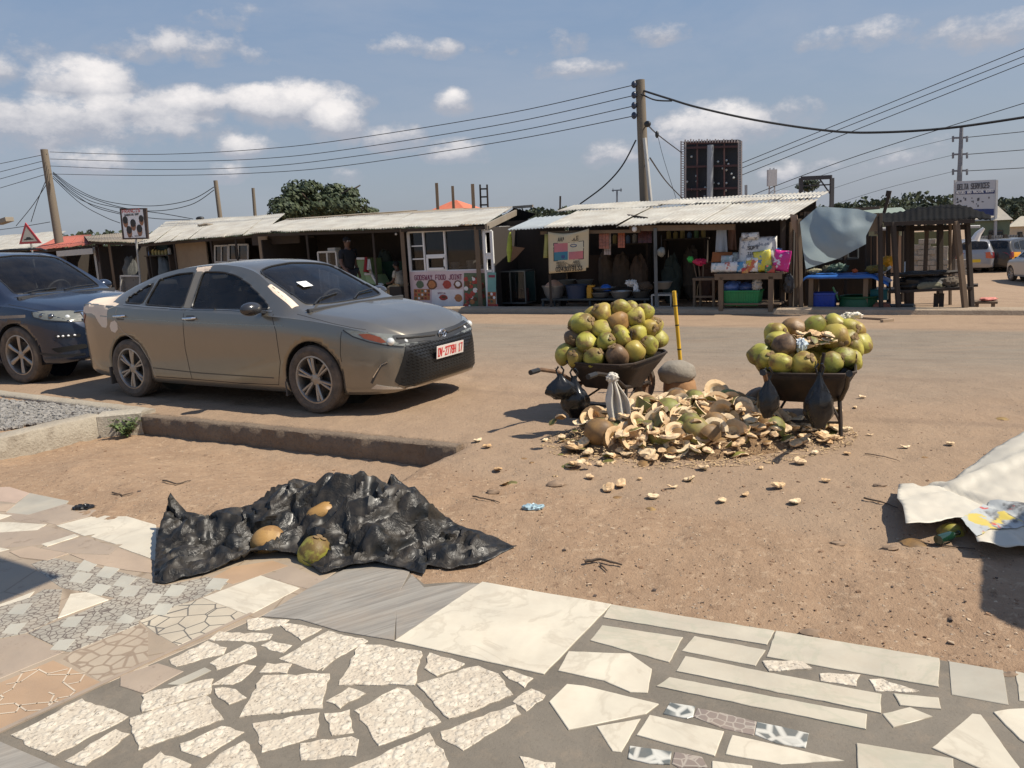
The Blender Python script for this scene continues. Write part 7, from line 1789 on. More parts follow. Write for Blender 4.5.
mb=MB();c=bq(.62,.37,.012);mb.tube([c+UX*(.075*cos(a))+UZ*(.028*sin(a))for a in[k*pi/8 for k in range(17)]],.008,4);c=bq(.36,.62,.014);mb.add([c+UX*x+UZ*z for x,z in((-.045,.03),(.045,.03),(.045,-.02),(0,-.05),(-.045,-.02))],[(0,1,2,3,4)])
mb.build('panel_logo',mat('logo_navy',(.05,.09,.22),.5),hb_,fix=False)
mb=MB();wdx=(bq(.75,.2)-bq(.25,.2)).length;ux_=(bq(.8,.2)-bq(.2,.2))
text_mesh(mb,'AVAILABLE',bq(.24,.24,.03),ux_,UZ,.085,wd=wdx,sw=.16);text_mesh(mb,'REGISTER CARDS',bq(.20,.795,.03),ux_,UZ,.05,wd=wdx*1.12,sw=.18);text_mesh(mb,'CREDIT TRANSFER',bq(.20,.87,.03),ux_,UZ,.05,wd=wdx*1.16,sw=.18);text_mesh(mb,'0243019133',bq(.18,.965,.03),ux_,UZ,.085,wd=wdx*1.28,sw=.2)
mb.build('banner_lettering',BLK2,hb_,fix=False)
# strings of sachets
rk=random.Random(31)
for gi,(x0,x1,y0,y1,col,lb)in enumerate([(599,609,231,249,(.38,.14,.08),'rust red strip of sachets hanging next to the cream banner'),(604,611,231,255,(.42,.32,.26),'longest strip of sachets, brown and grey'),(618,625,230,248,(.42,.13,.06),'orange red strip of sachets hanging alone'),(638,652,231,243,(.10,.035,.03),'dim dark red strips of sachets deep inside the stall')]):
 mb=MB();vv=.12+.05*gi
 for r_ in range(6):
  for c_ in range(3):
   xa=x0+(x1-x0)*c_/3;ya=y0+(y1-y0)*r_/6;mb.add([SW(xa,ya+(y1-y0)/6-.3,vv),SW(xa+(x1-x0)/3-.3,ya+(y1-y0)/6-.3,vv),SW(xa+(x1-x0)/3-.3,ya,vv+.01),SW(xa,ya,vv+.01)],[(0,1,2,3)]);
 o=mb.build('sachet_strip',mat('sachets_%d'%gi,col,.35,var=.8,scale=9,bump=.1),fix=False);s_=o.modifiers.new('s','SOLIDIFY');s_.thickness=.012;tag(o,lb,'sachets')
# bulbs / hanging bits
for px,py,r,lb,mm in[(634.5,229,.055,'white lamp bulb hanging under the zinc eave',WHT),(661.5,252,.085,'grey knotted bag hanging from a string in the stall',mat('grey_bag',(.22,.22,.19),.4,var=.6,scale=12)),(396,234,.03,'tiny white bulb under the eave near the wooden post',WHT)]:
 vv=-.05 if px>600 else .5;c=SW(px,py,vv);mb=MB();mb.ball((0,0,0),(r,r,r*1.15),14,10,wob=.25 if r>.06 else 0);o=mb.build('hanging_bulb' if r<.07 else 'hanging_bag',mm,smooth=True,sharp=3);o.location=c;tag(o,lb,'bulb' if r<.07 else 'bag');mb=MB();mb.tube([(0,0,0),(0,0,.35 if r>.06 else .1)],.006,5);mb.build('cord',BLK,o)
def garment(x0,x1,y0,y1,vv,mm,lb,nm='hanging_shirt',cat='garment'):
 mb=MB();n=10
 for j in range(9):
  t=j/8
  for i in range(n+1):
   s=i/n;x=x0+(x1-x0)*s+(s-.5)*(3*t-1.5);mb.v.append(SW(x,y0+(y1-y0)*t,vv+.05*sin(s*9+t)*t))
 mb.f=[(j*(n+1)+i,j*(n+1)+i+1,(j+1)*(n+1)+i+1,(j+1)*(n+1)+i)for j in range(8)for i in range(n)];mb.m=[0]*len(mb.f)
 o=mb.build(nm,mm,smooth=True,sharp=3,fix=False);s_=o.modifiers.new('s','SOLIDIFY');s_.thickness=.02;return tag(o,lb,cat)
garment(716,727,225,252,.25,mat('pale_blue_cloth',(.34,.38,.42),.9),'pale blue cloth hanging in folds at the stall post');garment(728,736,224,250,.45,mat('brown_cloth',(.22,.12,.08),.9),'brown cloth hanging beside the pale blue one')
garment(712,733,252,262,.3,mat('rust_cloth',(.34,.13,.05),.9),'rust orange cloth bundle hanging behind the goods table')
garment(544,549,234,258,-.05,mat('olive_cloth',(.32,.30,.10),.9,var=.5),'narrow olive cloth strip hanging left of the cream banner')
def vessel(nm,px,py,rpx,hpx,vv,mm,lb,cat='basin',fill=None,prof=None,grp=None):
 c=SW(px,py,vv);r=rpx/FPX*c.y*1.02;h=hpx/FPX*c.y*1.02;m_=MB()
 pr=prof or[(0,0),(.62,0),(.82,.35),(.95,.8),(1.06,.97),(1.06,1.0),(.93,.97),(.78,.4),(.58,.06),(0,.06)]
 m_.lathe([(a*r,b*h)for a,b in pr],24);o=m_.build(nm,mm,smooth=True,sharp=.8);o.location=c
 if fill:
  m_=MB();m_.lathe([(.90*r,.85*h),(.6*r,1.15*h),(.25*r,1.38*h),(0,1.42*h)],20);m_.build('contents',fill,o,smooth=True)
 return tag(o,lb,cat,grp)
ALU=mat('dull_pot_aluminium',(.40,.39,.37),.35,.7,var=.15,bump=.05);TV=.35
# long low bench with basins
bu0,bu1=W(542,300,TV)[0],W(650,300,TV)[0];btz=W(590,298.5,TV)[1];bb=S((bu0+bu1)/2,TV,ZR);bn=empty('market_table',bb,0,'low dark table carrying metal basins under the cream banner','table')
def fb(o):return PI(o)
mb=MB();sbox(mb,(bu0+bu1)/2,TV+.3,btz-.02,bu1-bu0,.7,.04);fb(mb.build('tabletop',mat('dark_teal_table',(.05,.06,.062),.6),bn,bevel=.005))
for px in(543,590,645):
 for dv in(0,.6):u=W(px,300,TV)[0];mb=MB();sbox(mb,u,TV+dv,(btz+ZR)/2-.02,.045,.045,btz-ZR);fb(mb.build('leg',MC["dark_teal_table"],bn))
vessel('basin',554.5,298,11.5,12.5,TV+.12,ALU,'aluminium basin heaped with pink grain at the end of the low table',fill=mat('pink_grain',(.52,.30,.20),.9))
vessel('basin',577,298,11,13,TV+.15,mat('navy_plastic',(.03,.05,.10),.5),'dark navy plastic basin next to the yellow container',prof=[(0,0),(.8,0),(.88,.5),(1,1),(.95,1),(.8,.1),(0,.1)])
mb=MB();u,z=W(590,298,TV+.1);sbox(mb,u,TV+.1,z+.12,.12,.1,.26);sbox(mb,u+.04,TV+.1,z+.27,.16,.12,.05);o=mb.build('jerrycan',mat('yellow_plastic',(.60,.30,.02),.5),bevel=.02);tag(o,'yellow plastic container between the navy basin and the blue cup','container')
vessel('basin',601,297.5,9,5,TV+.12,ALU,'shallow aluminium pan right of the yellow container');vessel('basin',604,290.5,11,3,TV+.25,ALU,'wide flat tray holding the blue bowl')
vessel('basin',621,298,10.5,7,TV+.08,ALU,'round cream rimmed basin in the middle of the low table');vessel('basin',641,298,9,7,TV+.12,mat('dark_pot',(.10,.10,.095),.45,.5),'dark cooking pot at the table end by the grey post')
c=SW(606,288.5,TV+.2);mb=MB();mb.ball((0,0,0),(.13,.12,.10),18,12);
for v in mb.v:v.z=max(v.z,-.05)
o=mb.build('blue_bowl',mat('bright_blue_plastic',(.02,.12,.50),.35),smooth=True,sharp=1);o.location=c;tag(o,'bright blue bowl turned over on the wide flat tray','bowl')
c=SW(631.5,283,TV+.2);crumple('plastic_bag',c,(.12,.09,.07),WHT,'bunched white plastic bag on the basins','bag',21);c=SW(636,289.5,TV+.1);crumple('plastic_bag',c,(.06,.05,.12),WHT,'smaller white plastic bag drooping over a basin','bag',22)
c=SW(645,287,TV+.3);crumple('wicker_basket',c,(.17,.14,.12),mat('dark_basketry',(.12,.08,.05),.9,var=.7,scale=25),'dark woven basket heaped behind the pots','basket',23,amp=.2)
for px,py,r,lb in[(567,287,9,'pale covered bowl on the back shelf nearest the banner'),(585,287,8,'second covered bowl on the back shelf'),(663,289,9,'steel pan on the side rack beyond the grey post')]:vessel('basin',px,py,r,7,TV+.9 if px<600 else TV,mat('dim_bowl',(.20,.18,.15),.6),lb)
mb=MB();zz=W(575,288,1.4)[1];a0,a1=W(560,288,1.4)[0],W(640,288,1.4)[0];sbox(mb,(a0+a1)/2,1.4,zz-.02,a1-a0,.4,.03)
for u in(a0+.05,a1-.05):sbox(mb,u,1.4,(zz+ZR)/2,.05,.3,zz-ZR)
tag(mb.build('shelf',DWOOD),'dim wooden shelf behind the low table','shelf')
# side rack with ladder like legs
mb=MB();ra,rb=W(652,300,TV)[0],W(671,300,TV)[0];zz=W(660,295,TV)[1]
sbox(mb,(ra+rb)/2,TV+.2,zz,rb-ra,.45,.03)
rk_=mb.build('metal_rack',WHF);tag(rk_,'thin metal rack with a pan on top, right of the grey post','rack')
for u in(ra,rb):
 for dv in(0,.4):m2=MB();sbox(m2,u,TV+dv,(zz+ZR)/2,.03,.03,zz-ZR);m2.build('leg',WHF,rk_)
m2=MB();sbox(m2,(ra+rb)/2,TV,zz-.25,rb-ra,.02,.02);m2.build('crossbar',WHF,rk_)
# small dark table with pink and green thing
mb=MB();ta_,tb2=W(694,300,.4)[0],W(716,300,.4)[0];zz=W(700,279,.4)[1];sbox(mb,(ta_+tb2)/2,.55,zz,tb2-ta_,.5,.05);st_=mb.build('side_table',WOOD);tag(st_,'small brown wooden side table left of the goods table','table')
for u in(ta_+.03,tb2-.03):
 for dv in(.34,.76):m2=MB();sbox(m2,u,dv,(zz+ZR)/2-.03,.05,.05,zz-ZR);m2.build('leg',WOOD,st_)
m2=MB();sbox(m2,(ta_+tb2)/2,.34,ZR+.3,tb2-ta_,.04,.04);m2.build('crossbar',WOOD,st_)
c=SW(700,262,.4);crumple('pink_bag',c,(.14,.07,.07),mat('hot_pink_film',(.62,.03,.10),.35),'hot pink plastic bag perched on sticks above the small side table','bag',31,amp=.35);c=SW(690.5,259.5,.38);crumple('green_bag',c,(.06,.05,.06),mat('bright_green_film',(.06,.50,.10),.35),'small bright green plastic bag next to the hot pink one','bag',32)
mb=MB();
for x in(697,700,703):mb.tube([SW(x,279,.4),SW(x-1.5+(x-700)*.6,264,.4)],.012,6)
tag(mb.build('sticks',WOOD),'bundle of sticks holding up the pink plastic bag','sticks')
# ---------------- goods table
GV=-.25;g0,g1=W(714,300,GV)[0],W(782,300,GV)[0];gz=W(745,273.5,GV)[1];gb=S((g0+g1)/2,GV+.35,ZR-.05);gt=empty('market_table',gb,0,'rough wooden table piled with packaged goods, green crate below','table')
def fg(o):return PI(o)
mb=MB()
for k in range(4):sbox(mb,(g0+g1)/2+.01*(k%2),GV+.1+.19*k,gz-.015+.003*(k%2),g1-g0,.18,.03)
fg(mb.build('tabletop',WOOD,gt));mb=MB();sbox(mb,(g0+g1)/2,GV+.03,gz-.07,g1-g0-.02,.03,.10);sbox(mb,(g0+g1)/2,GV+.68,gz-.07,g1-g0-.02,.03,.10);fg(mb.build('apron',WOOD,gt))
for u in(g0+.13,g1-.22):
 for dv in(.05,.66):mb=MB();sbox(mb,u+(.1 if dv>.5 else 0),GV+dv,(gz+ZR)/2-.06,.095,.07,gz-ZR);fg(mb.build('leg',WOOD,gt,bevel=.005))
mb=MB();sbox(mb,(g0+g1)/2,GV+.35,ZR+.20,g1-g0-.1,.62,.03);sbox(mb,(g0+g1)/2+.1,GV+.66,ZR+.16,g1-g0-.1,.04,.09);fg(mb.build('lower_shelf',WOOD,gt))
def crate(px0,px1,py0,py1,vv,mm,lb,cat='crate',dep=.35,nm='plastic_crate'):
 a,za=W(px0,py0,vv);b,zb2=W(px1,py1,vv);h=za-zb2;root=MB();n=9
 base=S((a+b)/2,vv+dep/2,zb2);w_=(b-a)
 mb=MB();ins=.05
 def q(u,v,z):return SA*u+SB*v+Vector((0,0,z))
 for(u0_,v0_,u1_,v1_)in((-w_/2,-dep/2,w_/2,-dep/2),(w_/2,-dep/2,w_/2,dep/2),(w_/2,dep/2,-w_/2,dep/2),(-w_/2,dep/2,-w_/2,-dep/2)):
  mb.add([q(u0_*.90,v0_*.9,0),q(u1_*.90,v1_*.9,0),q(u1_,v1_,h),q(u0_,v0_,h)],[(0,1,2,3)])
  mb.bar(q(u0_*1.02,v0_*1.02,h),q(u1_*1.02,v1_*1.02,h),.03,.035)
  for k in range(1,14):
   t=k/14;mb.bar(q((u0_+(u1_-u0_)*t)*.91,(v0_+(v1_-v0_)*t)*.91,.02),q((u0_+(u1_-u0_)*t)*1.0,(v0_+(v1_-v0_)*t)*1.0,h),.008,.012)
 mb.add([q(-w_/2*.9,-dep/2*.9,0),q(w_/2*.9,-dep/2*.9,0),q(w_/2*.9,dep/2*.9,0),q(-w_/2*.9,dep/2*.9,0)],[(0,1,2,3)])
 o=mb.build(nm,mm,fix=False);o.location=base;return tag(o,lb,cat)
crate(723,759,291.5,306,GV+.1,mat('green_plastic',(.01,.22,.07),.45),'bright green plastic crate on the shelf below the goods table')
for px,py,r,c_,lb in[(733,287,(.22,.14,.12),(.08,.15,.38),'blue wrapped bundle lying in the green crate'),(748,287,(.20,.14,.10),(.05,.09,.22),'darker blue bundle beside it in the green crate')]:
 crumple('bundle',SW(px,py,GV+.28),r,mat('blue_film_%d'%px,c_,.35),lb,'bundle',px,amp=.2)
crumple('plastic_bag',SW(757,284,GV+.15),(.10,.07,.12),mat('grey_white_film',(.42,.40,.36),.5),'greyish plastic bag hanging at the corner of the green crate','bag',77)
def packet(px,py,wpx,hpx,vv,cols,lb,cat='packet',tilt=0,dep=.09,print_=None,nm='packet'):
 """pillow packet standing on its base pixel (px, py)"""
 c=SW(px,py,vv);k=c.y/FPX*1.05;w_,h=wpx*k,hpx*k;mb=MB();n=14
 for side in(-1,1):
  for j in range(n+1):
   for i in range(n+1):
    s,t=i/n*2-1,j/n*2-1;b_=max(0,(1-s**4)*(1-t**4))**.5;mb.v.append(Vector((s*w_/2*(1-.04*abs(t)),side*dep/2*b_+.012*noise.noise(Vector((s*2,t*2,px))),h/2+t*h/2+.01*noise.noise(Vector((s*3,t*3,py))))))
 N=(n+1)**2
 for side in(0,1):
  for j in range(n):
   for i in range(n):
    q=(side*N+j*(n+1)+i,side*N+j*(n+1)+i+1,side*N+(j+1)*(n+1)+i+1,side*N+(j+1)*(n+1)+i);mb.f.append(q if side==0 else q[::-1]);mb.m.append(0)
 mm=MC.get('pk_%s'%(str(cols),))
 if not mm:
  mm,t_,b=newmat('packet_print');MC['pk_%s'%(str(cols),)]=mm
  oc=t_.coord('Object');f=t_.noise(oc,7,3,.5);c1=t_.mix(t_.ramp(f,[(.46,0),(.50,1)]),cols[0],cols[1]);f2=t_.noise(t_.mapping(oc,(1,1,1),(0,0,0),(3,2,1)),11,3,.6)
  c1=t_.mix(t_.ramp(f2,[(.56,0),(.60,1)]),c1,cols[2]);put(t_,b,'Base Color',c1);b.inputs['Roughness'].default_value=.3
 o=mb.build(nm,mm,smooth=True,sharp=2.5,merge=.0005);o.location=c;o.rotation_euler=(-.12,tilt,atan2(SA.y,SA.x));return tag(o,lb,cat)
WW=(.74,.72,.68);GVt=GV+.12
tp=packet(757,272,36,33,GV+.3,(WW,(.66,.64,.60),(.30,.31,.33)),'tall white pack of paper rolls towering over the goods table','paper roll pack',dep=.26,nm='paper_roll_pack')
mb=MB();uxl=Vector((1,0,0));text_mesh(mb,'SOFT',Vector((-.16,-.15,.44)),(1,0,0),(0,0,1),.06,wd=.2,sw=.2);text_mesh(mb,'TISSUE',Vector((-.16,-.15,.33)),(1,0,0),(0,0,1),.05,wd=.26,sw=.2);mb.build('pack_lettering',BLK2,tp,fix=False)
packet(750,240,17,7,GV+.3,((.42,.40,.38),WW,(.15,.15,.16)),'small grey printed pack lying on top of the tall white pack',dep=.2)
packet(764,271.5,17,20,GVt,((.72,.58,.04),(.70,.62,.10),(.10,.25,.45)),'yellow snack packet leaning before the tall white pack',tilt=-.15)
packet(780,271.5,16,20,GVt,((.62,.02,.20),(.60,.03,.25),(.70,.68,.72)),'magenta detergent bag at the corner of the goods table',tilt=.12,dep=.12);packet(773,270.5,12,21,GV+.3,((.03,.10,.38),(.04,.14,.45),(.5,.5,.5)),'blue packet tucked behind the magenta bag',tilt=.1)
packet(752,272.5,12,14,GVt-.03,((.58,.14,.06),WW,(.62,.50,.06)),'orange and white packet at the foot of the tall pack');packet(741,272.5,10,10,GVt-.02,((.10,.30,.48),WW,(.06,.15,.3)),'pale blue packet lying in the middle of the goods table')
packet(719,272.5,16,9,GVt,(WW,(.66,.66,.64),(.45,.52,.50)),'white bag at the table corner near the brown side table',dep=.14);packet(731,272.5,14,10,GVt-.02,(WW,(.70,.68,.66),(.55,.2,.15)),'white packet with red print beside the first white bag',dep=.12);packet(727,266,12,10,GV+.35,((.40,.48,.45),WW,(.5,.5,.5)),'greenish white packet stacked at the back of the table',dep=.12)
packet(738,264,11,11,GV+.35,((.20,.20,.20),WW,(.3,.33,.3)),'grey and white packet with dark blotches in the back row',dep=.12);packet(770,273.5,10,8,GVt-.06,((.05,.16,.08),(.5,.08,.06),(.6,.5,.1)),'small dark green packet in front of the yellow one');packet(745,274,7,6,GVt-.06,((.55,.05,.05),(.6,.3,.1),WW),'small red packet at the very front of the goods table')
crumple('black_bag',SW(789,284,.1),(.10,.09,.2),mat('grey_black_film',(.05,.05,.055),.35),'grey black plastic bag hanging between the two tables','bag',88,amp=.3)
# ---------------- stall with the blue grey tarpaulin
BV=.15;t0,t1=W(805,300,BV)[0],W(872,300,BV)[0];tz=W(840,276,BV)[1];tbs=S((t0+t1)/2,BV+.3,ZR-.1);bt=empty('market_table',tbs,0,'wooden table under a bright blue cover with buckets beneath','table')
def ft(o):return PI(o)
mb=MB();sbox(mb,(t0+t1)/2,BV+.35,tz-.03,t1-t0-.06,.7,.05);ft(mb.build('tabletop',WOOD,bt))
for u in(t0+.10,t1-.12):
 for dv in(.05,.65):mb=MB();sbox(mb,u,BV+dv,(tz+ZR)/2-.1,.085,.06,tz-ZR+.1);ft(mb.build('leg',WOOD,bt,bevel=.005))
mb=MB();n=30
for j in range(9):
 for i in range(n+1):
  s=i/n;t=j/8;u=t0-.08+(t1-t0+.36)*s;v=BV-.03+.75*min(1,max(0,(t-.18)/.8));z=tz+.015+.02*noise.noise(Vector((u*4,t*4,0)))
  if t<.18:z-=(.18-t)/.18*(.06+.04*noise.noise(Vector((u*3,1,1))));v-=.02
  if s>.82:z-=(s-.82)/.18*.16
  if s<.05:z-=(.05-s)/.05*.10
  mb.v.append(S(u,v,z))
mb.f=[(j*(n+1)+i,j*(n+1)+i+1,(j+1)*(n+1)+i+1,(j+1)*(n+1)+i)for j in range(8)for i in range(n)];mb.m=[0]*len(mb.f)
o=mb.build('table_cover',mat('bright_blue_tarpaulin',(.025,.12,.40),.45,var=.3),smooth=True,sharp=3,fix=False);s_=o.modifiers.new('s','SOLIDIFY');s_.thickness=.006;tag(o,'bright blue plastic cover spread over the table','table cover')
# hanging tarpaulin
cnr=[(800,222),(818,206.5),(858,209),(877,214.5),(866,236),(866,244),(840,258),(806,269),(803,250)]
TPV=0.0
v2,f2=polygrid(cnr,2.2);mb=MB()
for x,y in v2:
 bl=.35*sin(pi*min(1,max(0,(x-798)/78)))*sin(pi*min(1,max(0,(y-204)/70)))
 mb.v.append(SW(x,y,TPV-bl*1.0+.05*noise.noise(Vector((x*.07,y*.07,2)))))
mb.f=list(f2);mb.m=[0]*len(f2)
tp_,t_,b=newmat('translucent_blue_grey_tarpaulin');c=t_.mix(t_.noise(t_.pos(),3,5,.6),(.36,.45,.48),(.44,.53,.56));put(t_,b,'Base Color',c);b.inputs['Roughness'].default_value=.5;put(t_,b,'Normal',t_.bump(t_.noise(t_.pos(),4,4,.5,.6),.35,.02))
tr_=t_.node('ShaderNodeBsdfTranslucent');tr_.inputs[0].default_value=(.30,.38,.41,1);mx=t_.node('ShaderNodeMixShader');mx.inputs[0].default_value=.5;t_.link(b.outputs[0],mx.inputs[1]);t_.link(tr_.outputs[0],mx.inputs[2]);t_.link(mx.outputs[0],t_.n['Material Output'].inputs[0])
o=mb.build('tarpaulin',tp_,smooth=True,sharp=3,fix=False);tag(o,'billowing blue grey tarpaulin shading the blue covered table','tarpaulin')
bs2=S(W(840,300,1)[0],1,ZR);hst=empty('market_stall',bs2,0,'ramshackle timber stall frame behind the blue grey tarpaulin','stall')
def fh(o):return PI(o)
for(xa,ya,xb,yb,vv,w_,mm)in[(801,318,799,219,.1,.08,WOOD),(881,318,880,213,.1,.07,DWOOD),(868,300,868,236,.9,.09,DWOOD),(874,300,874,236,.9,.08,DWOOD),(806,318,805,212,1.4,.08,DWOOD),(845,300,845,225,1.6,.08,DWOOD)]:
 a,b=SW(xa,ya,vv),SW(xb,yb,vv);a.z=base_g(a.x,a.y)-.03;fh(post(hst,a,b,w_,mm))
mb=MB();mb.bar(SW(800,221,.1),SW(879,214.5,.1),.05,.06);mb.bar(SW(800,214,1.4),SW(880,207.5,1.4),.05,.06);fh(mb.build('beam',WOOD,hst))
mb=MB();q=[SW(864,232,.2),SW(880,231,.2),SW(880,213,.2),SW(866,220,.2)];mb.prism(q,SB*.03);fh(mb.build('cardboard_panel',mat('brown_card2',(.27,.20,.14),.85),hst));mb=MB();q=[SW(790,214,.15),SW(797,215,.15),SW(800,238,.15),SW(792,228,.15)];mb.prism(q,SB*.03);fh(mb.build('side_board',mat('brown_card3',(.34,.24,.17),.85),hst))
o=wallq(hst,'dark_back_board',W(800,260,2.2)[0],W(868,260,2.2)[0],2.2,ZR-.1,1.35,INSIDE);fh(o)
mb=MB();q=[SW(800,228,2.0),SW(803,300,2.0),SW(812,300,2.0),SW(806,228,2.0)];mb.prism(q,SB*.02);fh(mb.build('dark_sheet',BLKZ,hst))
mb=MB();
for y in(238,258):mb.bar(SW(838,y+1,1.9),SW(858,y,1.9),.04)
for x in(838,848,858):mb.bar(SW(x,238,1.9),SW(x,258,1.9),.03)
fh(mb.build('window_frame',mat('dim_grey_frame',(.12,.13,.13),.6),hst))
for(px,py,r,c_,lb)in[(815,271,(.14,.1,.05),(.25,.23,.14),'pile of pale vegetables at the tarpaulin end of the blue table'),(838,268,(.20,.14,.09),(.04,.08,.06),'dark green heap on the blue table'),(855,271,(.05,.05,.04),(.6,.12,.03),'small red fruit on the blue table'),(828,269,(.12,.1,.07),(.10,.10,.06),'dull olive vegetable heap on the blue table'),(876,269,(.20,.14,.08),(.18,.14,.03),'yellowish heap of fruit at the far end of the blue table')]:
 crumple('produce_heap',SW(px,py,BV+.3),r,mat('produce_%d'%px,c_,.6,var=.6,scale=14),lb,'produce',px,amp=.3)
crate(813,834,294,317,BV+.1,mat('royal_blue_plastic',(.015,.06,.38),.45,var=.2,scale=5),'royal blue perforated basket under the blue covered table','basket',.30,'plastic_basket')
mb=MB();c=SW(858,314,BV+.3);mb.lathe([(.34,0),(.36,.10),(.33,.30),(.30,.34)],24);mb.tube([Vector((.33*cos(a),.33*sin(a),.34))for a in[k*pi/12 for k in range(25)]],.02,6);o=mb.build('plastic_tub',mat('dark_green_tub',(.012,.085,.03),.5),smooth=True,sharp=.8);o.location=c;tag(o,'large dark green plastic tub under the blue covered table','tub')
mb=MB();mb.bar(SW(833,287,BV+.2),SW(839,300,BV+.2),.10,.02);tag(mb.build('green_stick',mat('light_green_plastic',(.05,.22,.07),.5)),'light green plastic slat leaning beside the blue basket','slat')
# small things to the right of it
mb=MB();u,z=W(879,290,.5);sbox(mb,u+.0,.6,z-.1,.30,.25,.19);sbox(mb,u,.6,z,.32,.27,.02);tag(mb.build('teal_box',mat('teal_plastic',(.01,.17,.19),.5),bevel=.01),'teal plastic box below the bright blue cover end','box')
mb=MB();u,z=W(880,300,.7);sbox(mb,u,.65,(z+ZR)/2-.1,.34,.3,z-ZR+.1);tag(mb.build('wooden_box',DWOOD),'dark wooden box carrying the teal box','box')
crumple('onion_bag',SW(881.5,307.5,.3),(.16,.12,.10),mat('red_net_onions',(.34,.12,.07),.7,var=.8,scale=20),'net bag of reddish onions on the ground below the teal box','onion bag',91,amp=.2)
mb=MB();u,z=W(899,303,.6);sbox(mb,u,.7,(z+ZR)/2-.1,.5,.35,z-ZR+.12);tag(mb.build('black_crate',mat('black_green_plastic',(.022,.03,.026),.6),bevel=.01),'blackish crate on the ground under the black roofed stall','crate')
crumple('yellow_bag',SW(887,261.5,1.3),(.17,.1,.11),mat('orange_yellow_film',(.75,.36,.02),.4),'bright orange yellow bag behind the fruit heap','bag',93,amp=.2)
mb=MB();mb.bar(SW(882,273,.6),SW(891,266.5,.6),.05,.05);tag(mb.build('white_stick',WHT),'short white tube slanting below the orange yellow bag','tube')
# ---------------- black roofed stall
sb2=S(W(940,300,1)[0],1,ZR-.08);bst=empty('market_stall',sb2,0,'open pole stall with a sagging black corrugated roof','stall')
def fs_(o):return PI(o)
a,b,c,d=SW(884,218.5,.2),SW(992,219.5,.2),SW(966,206.0,1.9),SW(900,211,1.9)
rf_pts=[(880,213.5,222),(900,211.5,226),(918,207.5,223),(935,205.5,221.5),(950,204.5,220),(965,205.5,219.5),(978,210.5,218.5),(992,216,219.5)]
mb=MB();n=90;rows=6
for j in range(rows+1):
 for i in range(n+1):
  x=881+(991-881)*i/n;top=interp([(p[0],p[1])for p in rf_pts],x);bot=interp([(p[0],p[2])for p in rf_pts],x);f=j/rows
  p=SW(x,bot+(top-bot)*f,.1+1.9*f);p.z+=.010*sin(i*1.3)+(.03*noise.noise(Vector((i*.15,f*3,0))));mb.v.append(p)
mb.f=[(j*(n+1)+i,j*(n+1)+i+1,(j+1)*(n+1)+i+1,(j+1)*(n+1)+i)for j in range(rows)for i in range(n)];mb.m=[0]*len(mb.f)
o=mb.build('roof',BLKZ,bst,smooth=True,sharp=2,fix=False);s_=o.modifiers.new('s','SOLIDIFY');s_.thickness=.012;fs_(o)
for(xa,ya,xb,yb,vv,w_,mm)in[(966,318,956,221,.1,.09,WOOD),(972,318,967,220,.35,.08,DWOOD),(899,314,893,222,.1,.08,DWOOD),(907,300,907,222,1.6,.08,DWOOD),(911,300,911,222,1.8,.10,DWOOD),(940,300,940,222,1.9,.10,DWOOD),(951,290,950,222,1.6,.05,WOOD),(889,300,888,222,1.4,.07,DWOOD),(903,290,903,225,2.2,.05,DWOOD)]:
 a,b=SW(xa,ya,vv),SW(xb,yb,vv);a.z=base_g(a.x,a.y)-.05;fs_(post(bst,a,b,w_,mm))
mb=MB();mb.bar(SW(884,224,.1),SW(975,221,.1),.06,.07);mb.bar(SW(890,229,1.7),SW(965,227,1.7),.06,.10);fs_(mb.build('beam',DWOOD,bst))
# its slab table
tu0,tu1=W(888,300,.3)[0],W(972,300,.3)[0];mb=MB();n=20
zz0,zz1=W(900,292,.3)[1],W(965,288,.3)[1]
mb.bar(S(tu0,.45,zz0),S(tu1,.45,zz1),.35,.05);mb.bar(S(tu0+.1,.8,zz0+.01),S(tu1+.08,.8,zz1+.01),.3,.04)
pt=mb.build('plank_table',DWOOD,bevel=.006);tag(pt,'sagging dark plank table under the black roofed stall','table')
for px in(936,941.5,899):u=W(px,300,.5)[0];m2=MB();sbox(m2,u,.5,(zz0+ZR)/2-.1,.08,.07,zz0-ZR+.1);m2.build('leg',DWOOD,pt)
crumple('black_bundle',SW(925,283,.6),(.52,.22,.15),mat('black_sooty_sheet',(.022,.021,.02),.6,var=.4),'large black covered bundle lying on the plank table','bundle',95,amp=.25,n=34,freq=4);crumple('dark_sheeting',SW(925,273.5,.6),(.66,.22,.05),mat('dark_brown_sheet',(.05,.042,.036),.8),'dark flat sheeting laid over the black bundle','sheet',96,amp=.35,n=34,freq=4)
crumple('pale_cloth',SW(929,286,.38),(.24,.05,.08),mat('greenish_grey_cloth',(.20,.19,.13),.9,var=.6,scale=9),'mottled grey green cloth in the front of the black bundle','cloth',97,amp=.2);crumple('cardboard_scrap',SW(952,282,.45),(.14,.1,.10),mat('grey_card',(.15,.12,.09),.9),'crumpled grey cardboard at the end of the black bundle','cardboard',98,amp=.3)
mb=MB();a,b=SW(897,262,1.2),SW(905,282,.6);mb.tube([SW(905,262,1.0),SW(904.5,282,.6)],.012,6);tag(mb.build('white_rod',WHT),'thin white rod standing on the plank table','rod')
c=SW(928.5,264.5,1.7);mb=MB();mb.ball((0,0,0),(.10,.10,.12),16,12);mb.ball((0,.0,-.16),(.13,.10,.1),14,10)
